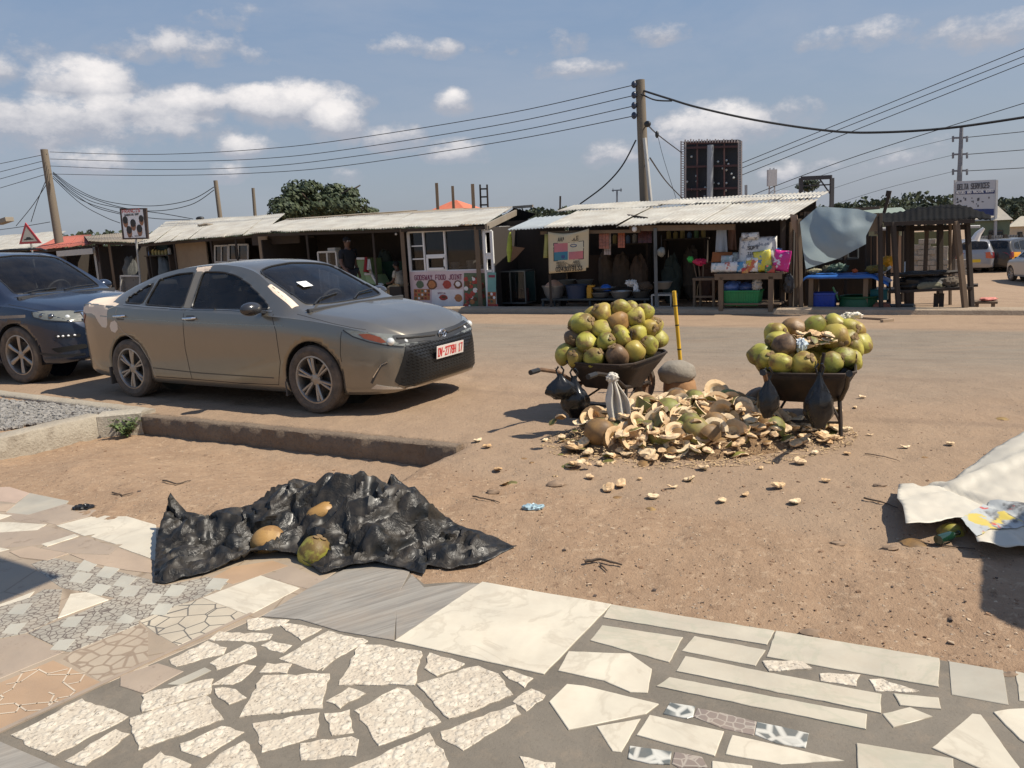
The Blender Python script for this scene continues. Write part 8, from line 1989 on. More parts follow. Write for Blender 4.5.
# little stool with pink cloth
su0,su1=W(974,300,.5)[0],W(998,300,.5)[0];sz_=W(985,301.5,.5)[1];mb=MB();sbox(mb,(su0+su1)/2,.65,sz_-.02,su1-su0,.35,.04);sto=mb.build('stool',WOOD,bevel=.005);tag(sto,'low wooden stool beside the black roofed stall','stool')
for u in(su0+.05,su1-.07):
 for dv in(.52,.78):m2=MB();g_=base_g(*S(u,dv).xy);sbox(m2,u,dv,(sz_+g_)/2-.02,.06,.05,sz_-g_);m2.build('leg',WOOD,sto)
crumple('pink_cloth',SW(988,299,.6),(.17,.1,.03),mat('coral_cloth',(.60,.22,.18),.8),'coral pink cloth lying on the low stool','cloth',99,amp=.3)
# plank on the road by the kerb, flat stone
mb=MB();p=PG(854,319);q=PG(893,321.5);mb.bar((p.x,p.y,base_g(p.x,p.y)+.035),(q.x,q.y,base_g(q.x,q.y)+.035),.06,.03);q2=PG(887,322.5);mb.box((q2.x,q2.y,base_g(q2.x,q2.y)+.03),(.22,.07,.05),rot=.3)
tag(mb.build('plank',mat('pale_plank',(.36,.26,.17),.85)),'pale narrow plank lying on the road before the kerb','plank')
p=PG(990,419)
# ---------------- people and the things round the man in black
SKIN=mat('dark_brown_skin',(.14,.072,.045),.5,var=.12,bump=.05)
def skin_mesh(name,joints,edges,radii,m,parent,sub=2,root_i=0):
 me=bpy.data.meshes.new(name);me.from_pydata([tuple(j)for j in joints],edges,[]);me.materials.append(m)
 o=mkobj(name,me,parent);sk=o.modifiers.new('skin','SKIN');sk.use_smooth_shade=True
 for i,r in enumerate(radii):
  v=me.skin_vertices[0].data[i];v.radius=r if hasattr(r,'__len__')else(r,r);v.use_root=(i==root_i)
 sb=o.modifiers.new('sub','SUBSURF');sb.levels=sub;sb.render_levels=sub;return o
def person(label,base,rz,pose_,shirt,trousers,hair=(.01,.008,.007),k=1.0):
 """pose_: dict of joint positions (metres, local: x = facing)"""
 root=empty('person',base,rz,label,'person');root.scale=(k,k,k);J=pose_
 names=['pelvis','waist','chest','neck','headb','headm','headt'];pts=[J[n]for n in names];rad=[(.14,.11),(.125,.10),(.15,.105),.055,.075,.088,.06]
 edges=[(i,i+1)for i in range(6)]
 for s in('r','l'):
  i=len(pts);pts+=[J['sho_'+s],J['elb_'+s],J['wri_'+s],J['pal_'+s]];rad+=[.058,.042,.030,.034];edges+=[(2,i),(i,i+1),(i+1,i+2),(i+2,i+3)]
  w_=Vector(J['wri_'+s]);pl_=Vector(J['pal_'+s]);d=(pl_-w_).normalized();sd_=d.cross(Vector((1,0,.01))).normalized()
  for q in range(4):n_=len(pts);pts+=[tuple(pl_+sd_*(.024*(q-1.5)/1.5)+d*.03),tuple(pl_+sd_*(.028*(q-1.5)/1.5)+d*(.075+.008*(1.5-abs(q-1.5))))];rad+=[.010,.008];edges+=[(i+3,n_),(n_,n_+1)]
  n_=len(pts);pts+=[tuple(w_.lerp(pl_,.5)+Vector((.03,0,0))),tuple(pl_+Vector((.045,0,0))+d*.02)];rad+=[.012,.009];edges+=[(i+2,n_),(n_,n_+1)]
  i=len(pts);pts+=[J['hip_'+s],J['kne_'+s],J['ank_'+s],J['toe_'+s]];rad+=[.085,.056,.040,.035];edges+=[(0,i),(i,i+1),(i+1,i+2),(i+2,i+3)]
 b=skin_mesh('body',pts,edges,rad,SKIN,root)
 hm=Vector(J['headm']);f=Vector(J.get('face',(1,0,0))).normalized();r_=f.cross(Vector((0,0,1))).normalized()
 mb=MB();mb.ball(hm+f*.092+Vector((0,0,-.012)),(.014,.014,.022),8,6);mb.build('nose',SKIN,root,smooth=True)
 for s in(-1,1):
  mb=MB();mb.ball(hm+f*.078+r_*s*.032+Vector((0,0,.015)),.012,8,6);mb.build('eye',mat('eye_white',(.6,.58,.55),.3),root,smooth=True)
  mb=MB();mb.ball(hm+r_*s*.088,(.015,.012,.03),8,6);mb.build('ear',SKIN,root,smooth=True)
 mb=MB();mb.ball(hm+f*.086+Vector((0,0,-.05)),(.014,.024,.008),8,6);mb.build('mouth',mat('lips',(.12,.045,.04),.5),root,smooth=True)
 mb=MB();mb.ball(hm+Vector((0,0,.032))-f*.014,(.098,.094,.092),16,10,wob=.06);
 mb.v=[v if(v-hm).dot(f)<.05 or v.z>hm.z+.06 else hm+(v-hm)*.8 for v in mb.v]
 mb.build('hair',mat('black_hair',hair,.9),root,smooth=True)
 sp=[J['pelvis'],J['waist'],J['chest'],tuple(Vector(J['chest']).lerp(Vector(J['neck']),.75))];sr=[(.17,.15),(.17,.155),(.195,.165),(.085,.08)];se=[(0,1),(1,2),(2,3)]
 for s in('r','l'):
  i=len(sp);sp+=[J['sho_'+s],tuple(Vector(J['sho_'+s]).lerp(Vector(J['elb_'+s]),.72))];sr+=[.078,.064];se+=[(2,i),(i,i+1)]
 skin_mesh('shirt',sp,se,sr,shirt,root)
 tpn=[J['pelvis']];trr=[(.165,.145)];te=[]
 for s in('r','l'):
  i=len(tpn);tpn+=[J['hip_'+s],J['kne_'+s],tuple(Vector(J['kne_'+s]).lerp(Vector(J['ank_'+s]),.85))];trr+=[.105,.078,.06];te+=[(0,i),(i,i+1),(i+1,i+2)]
 skin_mesh('trousers',tpn,te,trr,trousers,root)
 return root
stand=dict(pelvis=(0,0,.95),waist=(0,0,1.12),chest=(.01,0,1.36),neck=(.01,0,1.51),headb=(.02,0,1.58),headm=(.03,0,1.66),headt=(.02,0,1.73),
             sho_r=(0,-.19,1.42),elb_r=(.04,-.25,1.14),wri_r=(.20,-.22,.95),pal_r=(.26,-.20,.90),sho_l=(0,.19,1.42),elb_l=(-.04,.24,1.13),wri_l=(.08,.24,.90),pal_l=(.10,.24,.83),
             hip_r=(0,-.10,.90),kne_r=(.03,-.11,.50),ank_r=(-.02,-.11,.09),toe_r=(.12,-.12,.04),hip_l=(0,.10,.90),kne_l=(-.01,.11,.50),ank_l=(-.08,.11,.09),toe_l=(.06,.12,.04))
pv=.45;u,z=W(346,238,pv);pbase=S(u,pv,ZR);kk=(z-ZR)/1.75
person('man in a plain black shirt standing sideways beside the pale green cart',pbase,atan2(SA.y,SA.x)-.2,stand,mat('black_cotton',(.012,.013,.016),.9),mat('dark_trousers',(.02,.02,.024),.9),k=kk)
sit=dict(pelvis=(0,0,.42),waist=(.02,0,.58),chest=(.07,0,.80),neck=(.10,0,.94),headb=(.12,0,1.0),headm=(.14,0,1.07),headt=(.13,0,1.14),face=(1,.1,-.1),
           sho_r=(.06,-.15,.86),elb_r=(.10,-.20,.62),wri_r=(.34,-.18,.52),pal_r=(.42,-.17,.52),sho_l=(.06,.15,.86),elb_l=(.10,.20,.62),wri_l=(.32,.16,.54),pal_l=(.39,.15,.54),
           hip_r=(.02,-.09,.40),kne_r=(.38,-.12,.44),ank_r=(.36,-.12,.08),toe_r=(.48,-.12,.04),hip_l=(.02,.09,.40),kne_l=(.38,.12,.44),ank_l=(.36,.12,.08),toe_l=(.48,.12,.04))
u,z=W(399,262,.8);pb=S(u,.8,ZR+.18);person('seated person in cream patterned clothes leaning toward a low bench',pb,atan2(SA.y,SA.x)+pi-.1,sit,mat('cream_print_cloth',(.42,.38,.30),.9,var=.6,scale=18),mat('patterned_wrap',(.50,.36,.20),.9,var=.8,scale=22),k=(z-ZR-.18)/1.16)
mb=MB();sbox(mb,W(400,290,.8)[0],.8,ZR+.30,.4,.4,.55);tag(mb.build('seat_box',DWOOD,bevel=.01),'dark box on which the seated person sits','box')
mb=MB();q0,q1=W(380,288,.75),W(396,288,.75);sbox(mb,(q0[0]+q1[0])/2,.8,q0[1]-.02,q1[0]-q0[0],.35,.05);lb_=mb.build('low_bench',WOOD);tag(lb_,'low wooden bench before the seated person','bench')
for u in(q0[0]+.05,q1[0]-.05):m2=MB();sbox(m2,u,.8,(q0[1]+ZR)/2-.03,.05,.3,q0[1]-ZR);m2.build('leg',WOOD,lb_)
# glass display case left of him and the pale green cart right
cu0,cu1=W(319,262,1.3)[0],W(337,262,1.3)[0];cz1=W(325,252,1.3)[1];cb=S((cu0+cu1)/2,1.5,ZR);dc=empty('display_case',cb,0,'white framed display case left of the man in black','display case')
def fd(o):return PI(o)
mb=MB()
for u in(cu0,(cu0+cu1)/2,cu1):
 for v in(1.3,1.75):sbox(mb,u,v,(cz1+ZR)/2,.05,.05,cz1-ZR)
for z in(cz1,cz1-.42):
 for v in(1.3,1.75):sbox(mb,(cu0+cu1)/2,v,z,cu1-cu0,.05,.05)
fd(mb.build('frame',WHT,dc));mb=MB();sbox(mb,(cu0+cu1)/2,1.54,(cz1-.5+ZR)/2,cu1-cu0,.4,cz1-.5-ZR);fd(mb.build('cabinet',WHF,dc));mb=MB();sbox(mb,(cu0+cu1)/2,1.3,cz1-.21,cu1-cu0-.05,.01,.38);fd(mb.build('pane',glass_mat('kiosk_glass'),dc))
mb=MB();sbox(mb,(cu0+cu1)/2+.1,1.5,cz1+.06,.3,.25,.1);tag(mb.build('white_carton',WHT,bevel=.02),'small white carton on top of the display case','carton')
PGN=mat('pale_green_paint',(.24,.36,.16),.5,var=.1);gp_=lambda x,y,v=1.25:SW(x,y,v)
gb_=S(W(366,290,1.3)[0],1.3,ZR);gc=empty('food_cart',gb_,0,'pale green and white cart with a sloping front beside the man in black','cart')
def fq(o):return PI(o)
mb=MB();mb.prism([gp_(354,259),gp_(365,259),gp_(367,278),gp_(371,290),gp_(372,303),gp_(354,303)],SB*.7);fq(mb.build('body',PGN,gc))
mb=MB()
for(p_,q_)in(((354,258.5),(365.5,258.5)),((365.5,258.5),(372,275)),((365,274),(372,274)),((372,275),(377,283)),((354,258.5),(354,270))):mb.bar(gp_(*p_,1.2),gp_(*q_,1.2),.06,.06)
fq(mb.build('edge_trim',WHT,gc));mb=MB();mb.prism([gp_(365,275,1.22),gp_(372,275.5,1.22),gp_(377,285,1.22),gp_(367,283,1.22)],SB*.6);fq(mb.build('sloping_front',mat('pale_lime',(.36,.50,.26),.5),gc))
garment(364,368,257,272,1.1,mat('red_cloth',(.42,.03,.04),.8),'red cloth hanging over the pale green cart','red_cloth','cloth');garment(367,371,259,270,1.08,WHT,'white cloth hanging next to the red one on the cart','white_cloth','cloth')
crumple('white_bundle',SW(380,285,1.0),(.10,.08,.05),WHT,'small white bundle on the low bench','bundle',55)
# ---------------- signs at the left
mb=MB();vS=1.2
sp_=S(W(139,283,vS)[0],vS,ZR);sg=empty('signboard',sp_,0,'hairstyle signboard with five painted heads on a thin post','sign')
def fsg(o):return PI(o)
q=[SW(119.5,208.5,vS),SW(146,208,vS),SW(148,239,vS),SW(122.5,239.5,vS)];mb.prism([p for p in q],SB*.05);fsg(mb.build('frame',mat('sign_frame_brown',(.07,.045,.035),.7),sg))
def sgp(s,t,off=.006):a=q[0].lerp(q[1],s);b=q[3].lerp(q[2],s);return a.lerp(b,t)-SB*off
mb=MB();mb.add([sgp(.09,.95),sgp(.93,.95),sgp(.88,.04),sgp(.07,.05)],[(0,1,2,3)]);fsg(mb.build('sign_face',mat('sign_white',(.86,.86,.84),.6),sg,fix=False))
HM=[mat('painted_skin',(.33,.16,.09),.7),BLK2];mb=MB()
for(s,t,r)in[(.19,.42,.095),(.48,.52,.10),(.80,.38,.085),(.31,.74,.10),(.71,.70,.10)]:
 for(dt,rr2,sc2,off,mi)in((0.03,r,1.3,.009,0),(-.045,r*1.05,.9,.012,1)):
  c=sgp(s,t+dt,off);R2=rr2*(q[1]-q[0]).length;mb.mi=mi;mb.add([c+UX*(R2*cos(a))+UZ*(R2*sc2*sin(a))for a in[k*pi/7 for k in range(14)]],[tuple(range(14))])
fsg(mb.build('painted_heads',HM,sg,fix=False))
mb=MB();wl=(sgp(.85,.1)-sgp(.1,.1)).length;text_mesh(mb,'FRANCIS',sgp(.10,.155,.01),UX,UZ,.10,wd=wl*.9,sw=.22);fsg(mb.build('red_lettering',mat('sign_red',(.60,.08,.05),.6),sg,fix=False))
mb=MB();text_mesh(mb,'BARBERING SHOP',sgp(.18,.25,.01),UX,UZ,.06,wd=wl*.72,sw=.22);text_mesh(mb,'CALL 0244',sgp(.25,.93,.01),UX,UZ,.045,wd=wl*.6,sw=.2);fsg(mb.build('black_lettering',BLK2,sg,fix=False))
mb=MB();mb.tube([S((sp_-SO).dot(SA),vS+.03,ZR-.1),SW(136,239,vS+.03)],.035,8);fsg(mb.build('post',mat('pale_post',(.42,.42,.40),.6),sg,smooth=True))
# warning triangle
vT=-1.2;tb0=SW(30,250,vT);tb0.z=ZR;ts=empty('warning_sign',tb0,0,'triangular red bordered road hump warning sign','sign')
def ftr(o):return PI(o)
T3=[SW(25.2,222.5,vT),SW(41.5,243.2,vT),SW(19,244.3,vT)];mb=MB();mb.prism(T3,SB*.02);ftr(mb.build('red_triangle',mat('sign_red_border',(.50,.04,.05),.5),ts));ct=sum(T3,Vector())/3
mb=MB();mb.add([ct+(p-ct)*.70-SB*.006 for p in T3],[(0,1,2)]);ftr(mb.build('sign_face',mat('sign_cream',(.66,.60,.48),.6),ts,fix=False))
mb=MB();c=ct+(Vector((0,0,-.10)));c=ct-SB*.011-UZ*.075;hw=(T3[1]-T3[2]).length*.21;mb.add([c-UX*hw-UZ*.03,c+UX*hw-UZ*.03,c+UX*hw,c+UX*hw*.6+UZ*.01,c+UX*hw*.35+UZ*.06,c-UX*hw*.35+UZ*.06,c-UX*hw*.6+UZ*.01,c-UX*hw],[tuple(range(8))]);ftr(mb.build('hump_symbol',BLK2,ts,fix=False))
mb=MB();mb.tube([Vector((tb0.x,tb0.y,ZR-.1)),(T3[1]+T3[2])/2+UZ*.2+SB*.04],.03,8);ftr(mb.build('post',mat('grey_metal_post',(.25,.25,.24),.6),ts,smooth=True))
# lamp arm cut by the frame
mb=MB();mb.tube([SW(-30,226,.5),SW(0,221,.5),SW(9,218.5,.5)],.04,8);mb.box(SW(4,221,.5),(.8,.3,.16),rot=RS@Matrix.Rotation(-.12,3,'Y'));tag(mb.build('eave_piece',ZINC2,bevel=.01),'broken end of a zinc eave poking in above the hump sign','eave')
# ---------------- utility poles, wires
POLE=mat('weathered_pole',(.19,.155,.115),.9,var=.25,scale=3,stretch=(1,1,.1),bump=.4)
def pole(name,xt,yt,xb,yb,v,r0,r1,lab,m=POLE,ins=True):
 a,b=SW(xb,yb,v),SW(xt,yt,v);d=(b-a).normalized();k=(a.z-ZR)/d.z;a=a-d*k;root=empty(name,a,0,lab,'utility pole')
 mb=MB();mb.tube([a,a.lerp(b,.5),b],[r0,(r0+r1)/2,r1],12);o=mb.build('shaft',m,root,smooth=True,sharp=.8);PI(o);return root,a
pr_main,pa=pole('utility_pole',640,80,645,203,4,.15,.12,'tall wooden utility pole behind the long zinc roof')
mb=MB();a,b=SW(651.5,210,3.85),SW(644.5,138,3.85);mb.tube([a,b],.05,8);o=mb.build('conduit',WHF,pr_main,smooth=True);PI(o)
for i,y in enumerate((84.5,95,105.5,115.5)):
 mb=MB();c=SW(634,y,3.85);mb.ball(c,(.07,.07,.09),10,8);mb.tube([c,SW(640,y+.5,3.95)],.02,6);o=mb.build('insulator',mat('dark_blue_glaze',(.03,.04,.07),.3),pr_main,smooth=True);PI(o)
mb=MB();c=SW(647.5,124,3.85);mb.ball(c,(.09,.09,.08),10,8);c=SW(657,134.5,3.85);mb.ball(c,(.05,.05,.09),8,6);o=mb.build('cable_clamp',BLK,pr_main,smooth=True);PI(o)
pr_l,_=pole('utility_pole',44,149.5,57,229,4,.19,.14,'leaning wooden utility pole above the blue vehicle with many wires')
pole('utility_pole',215.5,180.5,220,216,6,.11,.08,'short slim wooden pole behind the buckled zinc roof');pole('utility_pole',253,188,255,214,10,.09,.07,'thin dark pole just left of the big round tree')
CAB=mat('black_cable',(.015,.015,.016),.6,bump=0)
def cable(pts,v,r,lab,grp='overhead wires',n=8,v2=None):
 """smooth curve through pixel points lying in the vertical plane of the pole line"""
 out=[]
 for i in range(len(pts)-1):
  p0,p1,p2,p3=pts[max(0,i-1)],pts[i],pts[i+1],pts[min(len(pts)-1,i+2)]
  for k in range(n):
   t=k/n;out.append(tuple(.5*((2*p1[j])+(-p0[j]+p2[j])*t+(2*p0[j]-5*p1[j]+4*p2[j]-p3[j])*t*t+(-p0[j]+3*p1[j]-3*p2[j]+p3[j])*t**3)for j in(0,1)))
 out.append(pts[-1]);N=len(out);vv=v if v2 is None else v2
 mb=MB();mb.tube([SW(x,y,v+(vv-v)*i/(N-1))for i,(x,y)in enumerate(out)],r,5);return tag(mb.build('power_line',CAB,smooth=True),lab,'power line',grp)
for i,(yl,y1,y2,yr)in enumerate([(152,154.5,112.5,85),(159,161.5,122.5,95.5),(166,169.5,132,106),(174,175.5,140,116)]):
 ym=(150.5,159,167,173)[i];m2=(139,149,157,165)[i]
 cable([(50,yl),(150,y1),(256,ym+(-1 if i==0 else 0)),(350,m2),(512,y2),(634,yr)],4,.011,('topmost','second highest','third highest','lowest')[i]+' of the four long wires running between the two wooden poles')
 cable([(47,(162,168,174,182)[i]-8),(-40,(178,188,196,206)[i]-6)],4,.012,('top','second','third','bottom')[i]+' wire leaving the leaning pole toward the picture edge')
for pts,lb in[([(53,172),(75,188),(105,201),(150,206),(190,200),(214,187)],'upper slack wire from the leaning pole to the short slim pole'),([(53,174),(75,192),(100,204),(150,211),(190,205),(214,190)],'lower slack wire from the leaning pole to the short slim pole'),([(53,173),(80,193),(120,207),(165,214),(193,219)],'slack wire ending on the buckled zinc roof edge'),([(53,176),(78,198),(110,210),(150,218),(190,220)],'lower slack wire ending on the buckled zinc roof'),([(53,178),(80,203),(105,217),(120,223)],'steepest slack wire dropping to the hairstyle signboard'),([(54,177),(72,192),(95,207),(120,214)],'wire passing just behind the hairstyle signboard'),([(46,180),(38,200),(31,222)],'stay wire dropping from the leaning pole beside the hump sign'),([(46,185),(33,205),(16,226)],'outer stay wire of the leaning pole'),([(-10,231),(20,227),(50,222)],'wire crossing low above the hump sign')]:
 cable(pts,4,.014,lb,None)
cable([(641,90),(668,98.5),(700,108),(760,121),(830,131),(880,132.5),(950,128),(1040,115)],4,.026,'thick bundled cable sagging from the tall pole toward the picture edge',None,v2=2);cable([(641,94),(655,100),(672,101)],3.9,.02,'short loose loop of cable at the top of the tall pole',None)
cable([(647,124),(657,134),(682,153)],3.85,.02,'short taut cable from the tall pole to the black billboard',None,v2=18);cable([(650,158),(665,180),(682,198)],3.85,.02,'lower cable from the conduit to the black billboard',None,v2=18);cable([(636,140),(622,166),(604,186),(580,204)],4,.02,'single wire sagging from the tall pole down to the zinc roof',None);cable([(658,137),(664,160),(676,198)],3.9,.006,'hair thin wire below the cable clamp',None)
for i,pts in enumerate([[(742,163),(1060,34)],[(742,168),(1060,42)],[(742,175),(1060,49)],[(742,199),(860,155),(1060,92)]]):cable(pts,26,.018,('highest','second','third','lowest and longest')[i]+' far wire rising behind the billboard to the picture corner',None)
for i,(y,y2)in enumerate([(137.5,131),(154.5,150),(171,169)]):
 cable([(966,y),(1060,y2-3)],60,.03,('top','middle','bottom')[i]+' wire leaving the lattice mast toward the edge',None);cable([(955,y),(870,y+22),(752,y+62)],60,.016,('top','middle','bottom')[i]+' faint wire running from the mast back behind the roofs',None)
# lattice mast
mst=SW(959,205,60);mst.z=-1.7;mp=empty('mast',mst,0,'slender power mast with three short crossarms','mast');mb=MB();tpt=SW(961.5,127,60);mb.tube([mst,tpt],[.28,.14],8);GM2=mat('grey_steel',(.22,.23,.25),.6,.3);o=mb.build('shaft',GM2,mp);PI(o)
for y in(138,154.5,171):
 mb=MB();mb.bar(SW(953,y,60),SW(967,y-.5,60),.14)
 for x in(953,967):mb.bar(SW(x,y-2,60),SW(x,y+4,60),.12)
 o=mb.build('crossarm',GM2,mp);PI(o)
# cell mast and aerials
mb=MB();a,b=SW(772,215,90),SW(772,168,90);a.z=-1.7
for dx in(-.4,.4):mb.bar(a+Vector((dx*1.5,0,0)),b+Vector((dx*.6,0,0)),.14)
for k in range(22):t=k/22;mb.bar(a.lerp(b,t)+Vector((-.5*(1-.5*t),0,0)),a.lerp(b,t+.04)+Vector((.5*(1-.5*t),0,0)),.10)
mb.box(b+Vector((0,0,-1.2)),(1.1,.6,2.0));tag(mb.build('cell_mast',mat('pale_steel',(.40,.40,.41),.6)),'far lattice cell mast rising above the long zinc roof','mast')
mb=MB();a,b=SW(617,205,5),SW(617,190,5);mb.bar(a,b,.04);mb.bar(SW(612,190.5,5),SW(622,190,5),.03);mb.bar(SW(613,188.5,5),SW(613,192,5),.02);mb.bar(SW(621,188,5),SW(621,192,5),.02);tag(mb.build('tv_aerial',GM2),'small television aerial behind the long zinc roof','aerial')
mb=MB();mb.bar(SW(560,212,9),SW(560.3,196,9),.06);tag(mb.build('short_mast',DWOOD),'short dark post seen beyond the low end of the long roof','post');mb=MB();mb.bar(SW(746,205,30),SW(746,185,30),.12);tag(mb.build('short_mast',GM2),'thin steel post just right of the billboard','post')
mb=MB();mb.bar(SW(883,217,5),SW(889,195,5),.07);mb.bar(SW(886,193.5,5),SW(891,194,5),.10,.14);tag(mb.build('leaning_post',DWOOD),'leaning post with a small head behind the black roof','post')
# ---------------- billboard seen from behind
bv=18;bbm=SW(711,205,bv);bbm.z=-.3;bl=empty('billboard',bbm,0,'tall black billboard seen from its unlit back','billboard')
def fbb(o):return PI(o)
q=[SW(684,141.5,bv),SW(738,139.5,bv),SW(738.5,205,bv),SW(684,205,bv)];mb=MB();mb.prism(q,SB*.5);fbb(mb.build('panel',mat('black_panel',(.016,.019,.024),.6,var=.3,scale=1.5),bl))
ST=mat('rail_steel',(.40,.36,.34),.5,.4);RST=mat('rust_red_steel',(.075,.035,.035),.7)
mb=MB()
for(x0_,x1_)in((681,685.5),(738.5,741.5)):
 for x in(x0_,x1_):mb.bar(SW(x,141,bv-.3),SW(x,204,bv-.3),.05)
 for k in range(26):y=142+k*2.4;mb.bar(SW(x0_,y,bv-.3),SW(x1_,y+.2,bv-.3),.035)
for k in range(20):x=685+k*2.75;mb.bar(SW(x,142.5,bv-.35),SW(x+.3,139.5+.6*sin(k*2.1),bv-.35),.05)
fbb(mb.build('ladder_frame',ST,bl));mb=MB()
for y in(143.5,148,167,189.5):mb.bar(SW(684,y,bv-.25),SW(738,y-1.6,bv-.25),.07,.08)
for x in(697,724):mb.bar(SW(x,142,bv-.2),SW(x+.3,205,bv-.2),.06)
fbb(mb.build('strut',RST,bl));mb=MB();mb.tube([bbm-SB*.3,SW(710.5,145,bv-.35)],.14,14);fbb(mb.build('mast',mat('galvanised_pole',(.34,.36,.38),.35,.5,bump=0),bl,smooth=True))
mb=MB();rq=random.Random(6)
for k in range(22):mb.ball(SW(rq.uniform(687,736),rq.uniform(146,200),bv-.05),.05,6,4)
fbb(mb.build('lamp_holes',mat('pale_dots',(.5,.55,.55),.5),bl))
# second far billboard frame
mb=MB();fv=24
for x in(801,832):a=SW(x,215,fv);a.z=-1;mb.bar(a,SW(x,178,fv),.16)
mb.bar(SW(801,178.5,fv),SW(832,177,fv),.18);mb.bar(SW(801,186,fv),SW(832,184.5,fv),.06);mb.bar(SW(819,178,fv),SW(831,195,fv),.06);tag(mb.build('sign_frame',mat('dark_steel_frame',(.06,.06,.065),.7)),'empty rectangular steel sign frame over the far trees','sign frame')
# white signboard right
sv=40;sq=[SW(954,181.5,sv),SW(996.5,179.5,sv),SW(995,214.5,sv),SW(954,208,sv)];sq[3]=SW(954,216,sv);sq[2]=SW(995,216,sv)
swb=SW(994,300,sv);swb.z=base_g(swb.x,swb.y);ws=empty('signboard',swb,0,'white and navy signboard raised on two steel posts','sign')
def fw(o):return PI(o)
mb=MB();mb.prism(sq,SB*.05);fw(mb.build('board',mat('signboard_white',(.55,.56,.57),.5,var=.06),ws))
def wq(s,t,off=.006):return sq[0].lerp(sq[1],s).lerp(sq[3].lerp(sq[2],s),t)-SB*off
mb=MB()
for(s0,t0_,s1,t1_,o_)in((.03,.29,.97,.38,.008),(.30,.80,.97,.98,.008)):mb.add([wq(s0,t1_,o_),wq(s1,t1_,o_),wq(s1,t0_,o_),wq(s0,t0_,o_)],[(0,1,2,3)])
fw(mb.build('navy_band',mat('navy_print',(.03,.05,.16),.5),ws,fix=False));mb=MB();rq=random.Random(9)
for k in range(16):
 s,t=.05+rq.random()*.88,.45+rq.random()*.3;w2_,h2=rq.uniform(.015,.06),rq.uniform(.02,.08);mb.add([wq(s,t+h2,.009+.0003*k),wq(s+w2_,t+h2,.009+.0003*k),wq(s+w2_,t,.009+.0003*k),wq(s,t,.009+.0003*k)],[(0,1,2,3)])
text_mesh(mb,'DELTA SERVICES',wq(.08,.24,.03),SA,UZ,.30,wd=(wq(.85,.2)-wq(.1,.2)).length,sw=.16)
fw(mb.build('print',mat('grey_ink',(.10,.10,.11),.6),ws,fix=False));mb=MB();text_mesh(mb,'MOTORS AND MACHINE WORKS',wq(.06,.365,.04),SA,UZ,.16,wd=(wq(.93,.2)-wq(.06,.2)).length,sw=.18);fw(mb.build('white_lettering',WHT,ws,fix=False))
for x in(955,996):a=SW(x,240,sv+.05);b=SW(x+.5,180,sv+.05);a.z=base_g(a.x,a.y);mb=MB();mb.bar(a,b,.13);fw(mb.build('post',mat('light_steel',(.42,.42,.42),.5),ws))
# ---------------- far yard: wall, fence, houses, trees, cars
def yard_pt(px,py):return PG(px,py)
mb=MB();BLKW=wall_mat('bare_sandcrete_blocks',(.30,.27,.22),(.40,.36,.30),(.20,.17,.14));wv=9.5;rb_=random.Random(2)
wa,wb_=W(912,268,wv)[0],W(935,268,wv)[0];g_=base_g(*S(wa,wv).xy);ztop=W(920,239,wv)[1];nrow=8;hh=(ztop-g_)/nrow
for r_ in range(nrow):
 L=(wb_-wa)*(1.0 if r_<6 else .75)+(1.2 if r_<4 else 0);nb_=max(1,int(L/.45))
 for k in range(nb_):
  if r_>5 and rb_.random()<.15:continue
  sbox(mb,wa+(k+.5+(r_%2)*.3)*.45,wv+rb_.uniform(-.015,.015),g_+hh*(r_+.5),.43,.2,hh-.02)
sbox(mb,(wa+wb_)/2+.15,wv+.02,(g_+ztop)/2-.1,(wb_-wa)+.3,.16,ztop-g_-.25)
tag(mb.build('block_wall',BLKW),'unfinished wall of bare cement blocks seen under the black roof','wall')
# corrugated sheet fence
fa,fb2,fv2=(974,236,276),(1060,233,274),38;root=None;mb=MB();n=8
u0_,u1_=W(974,250,fv2)[0],W(1100,250,fv2)[0];L=u1_-u0_;FNM=mat('grey_fence_sheet',(.30,.30,.285),.6,.2,var=.12,dirt=(.24,.19,.14),dirt_amt=.4,scale=.7);fbse=S(u0_,fv2);fbse.z=base_g(fbse.x,fbse.y);fe=empty('sheet_fence',fbse,0,'tall grey metal sheet fence behind the parked vehicles','fence')
def ff_(o):return PI(o)
def fzt(u):return W(974,236,fv2)[1]+(W(1060,233.5,fv2)[1]-W(974,236,fv2)[1])*(u-u0_)/(W(1060,250,fv2)[0]-u0_)
vs=[];N=120
for i in range(N+1):
 u=u0_+L*i/N;p=S(u,fv2+.03*sin(i*2.2));vs+=[(p.x,p.y,base_g(p.x,p.y)-.3),(p.x,p.y,fzt(u)+.04*noise.noise(Vector((u*.8,0,0))))]
mb.add(vs,[(2*i,2*i+2,2*i+3,2*i+1)for i in range(N)]);ff_(mb.build('sheet',FNM,fe,smooth=True,fix=False))
for k in range(9):u=u0_+L*k/8;p=S(u,fv2-.08);mb=MB();mb.bar((p.x,p.y,base_g(p.x,p.y)-.1),(p.x,p.y,fzt(u)+.05),.14);ff_(mb.build('post',DWOOD,fe))
mb=MB();mb.bar(S(u0_,fv2-.06,fzt(u0_)-1.1),S(u1_,fv2-.06,fzt(u1_)-1.1),.05);ff_(mb.build('rail',DWOOD,fe))
house('far house with a pale hipped roof and greenish wall behind the white signboard',968,1013,220.5,204,40,mat('pale_roof',(.50,.45,.37),.8),mat('sage_wall',(.16,.19,.12),.8),ridge=(.25,.6),gz=-1.7);house('low cream house at the picture edge beyond the fence',1008,1050,226,216,55,mat('cream_roof',(.52,.46,.36),.8),mat('cream_wall',(.50,.42,.30),.8),gz=-1.7)
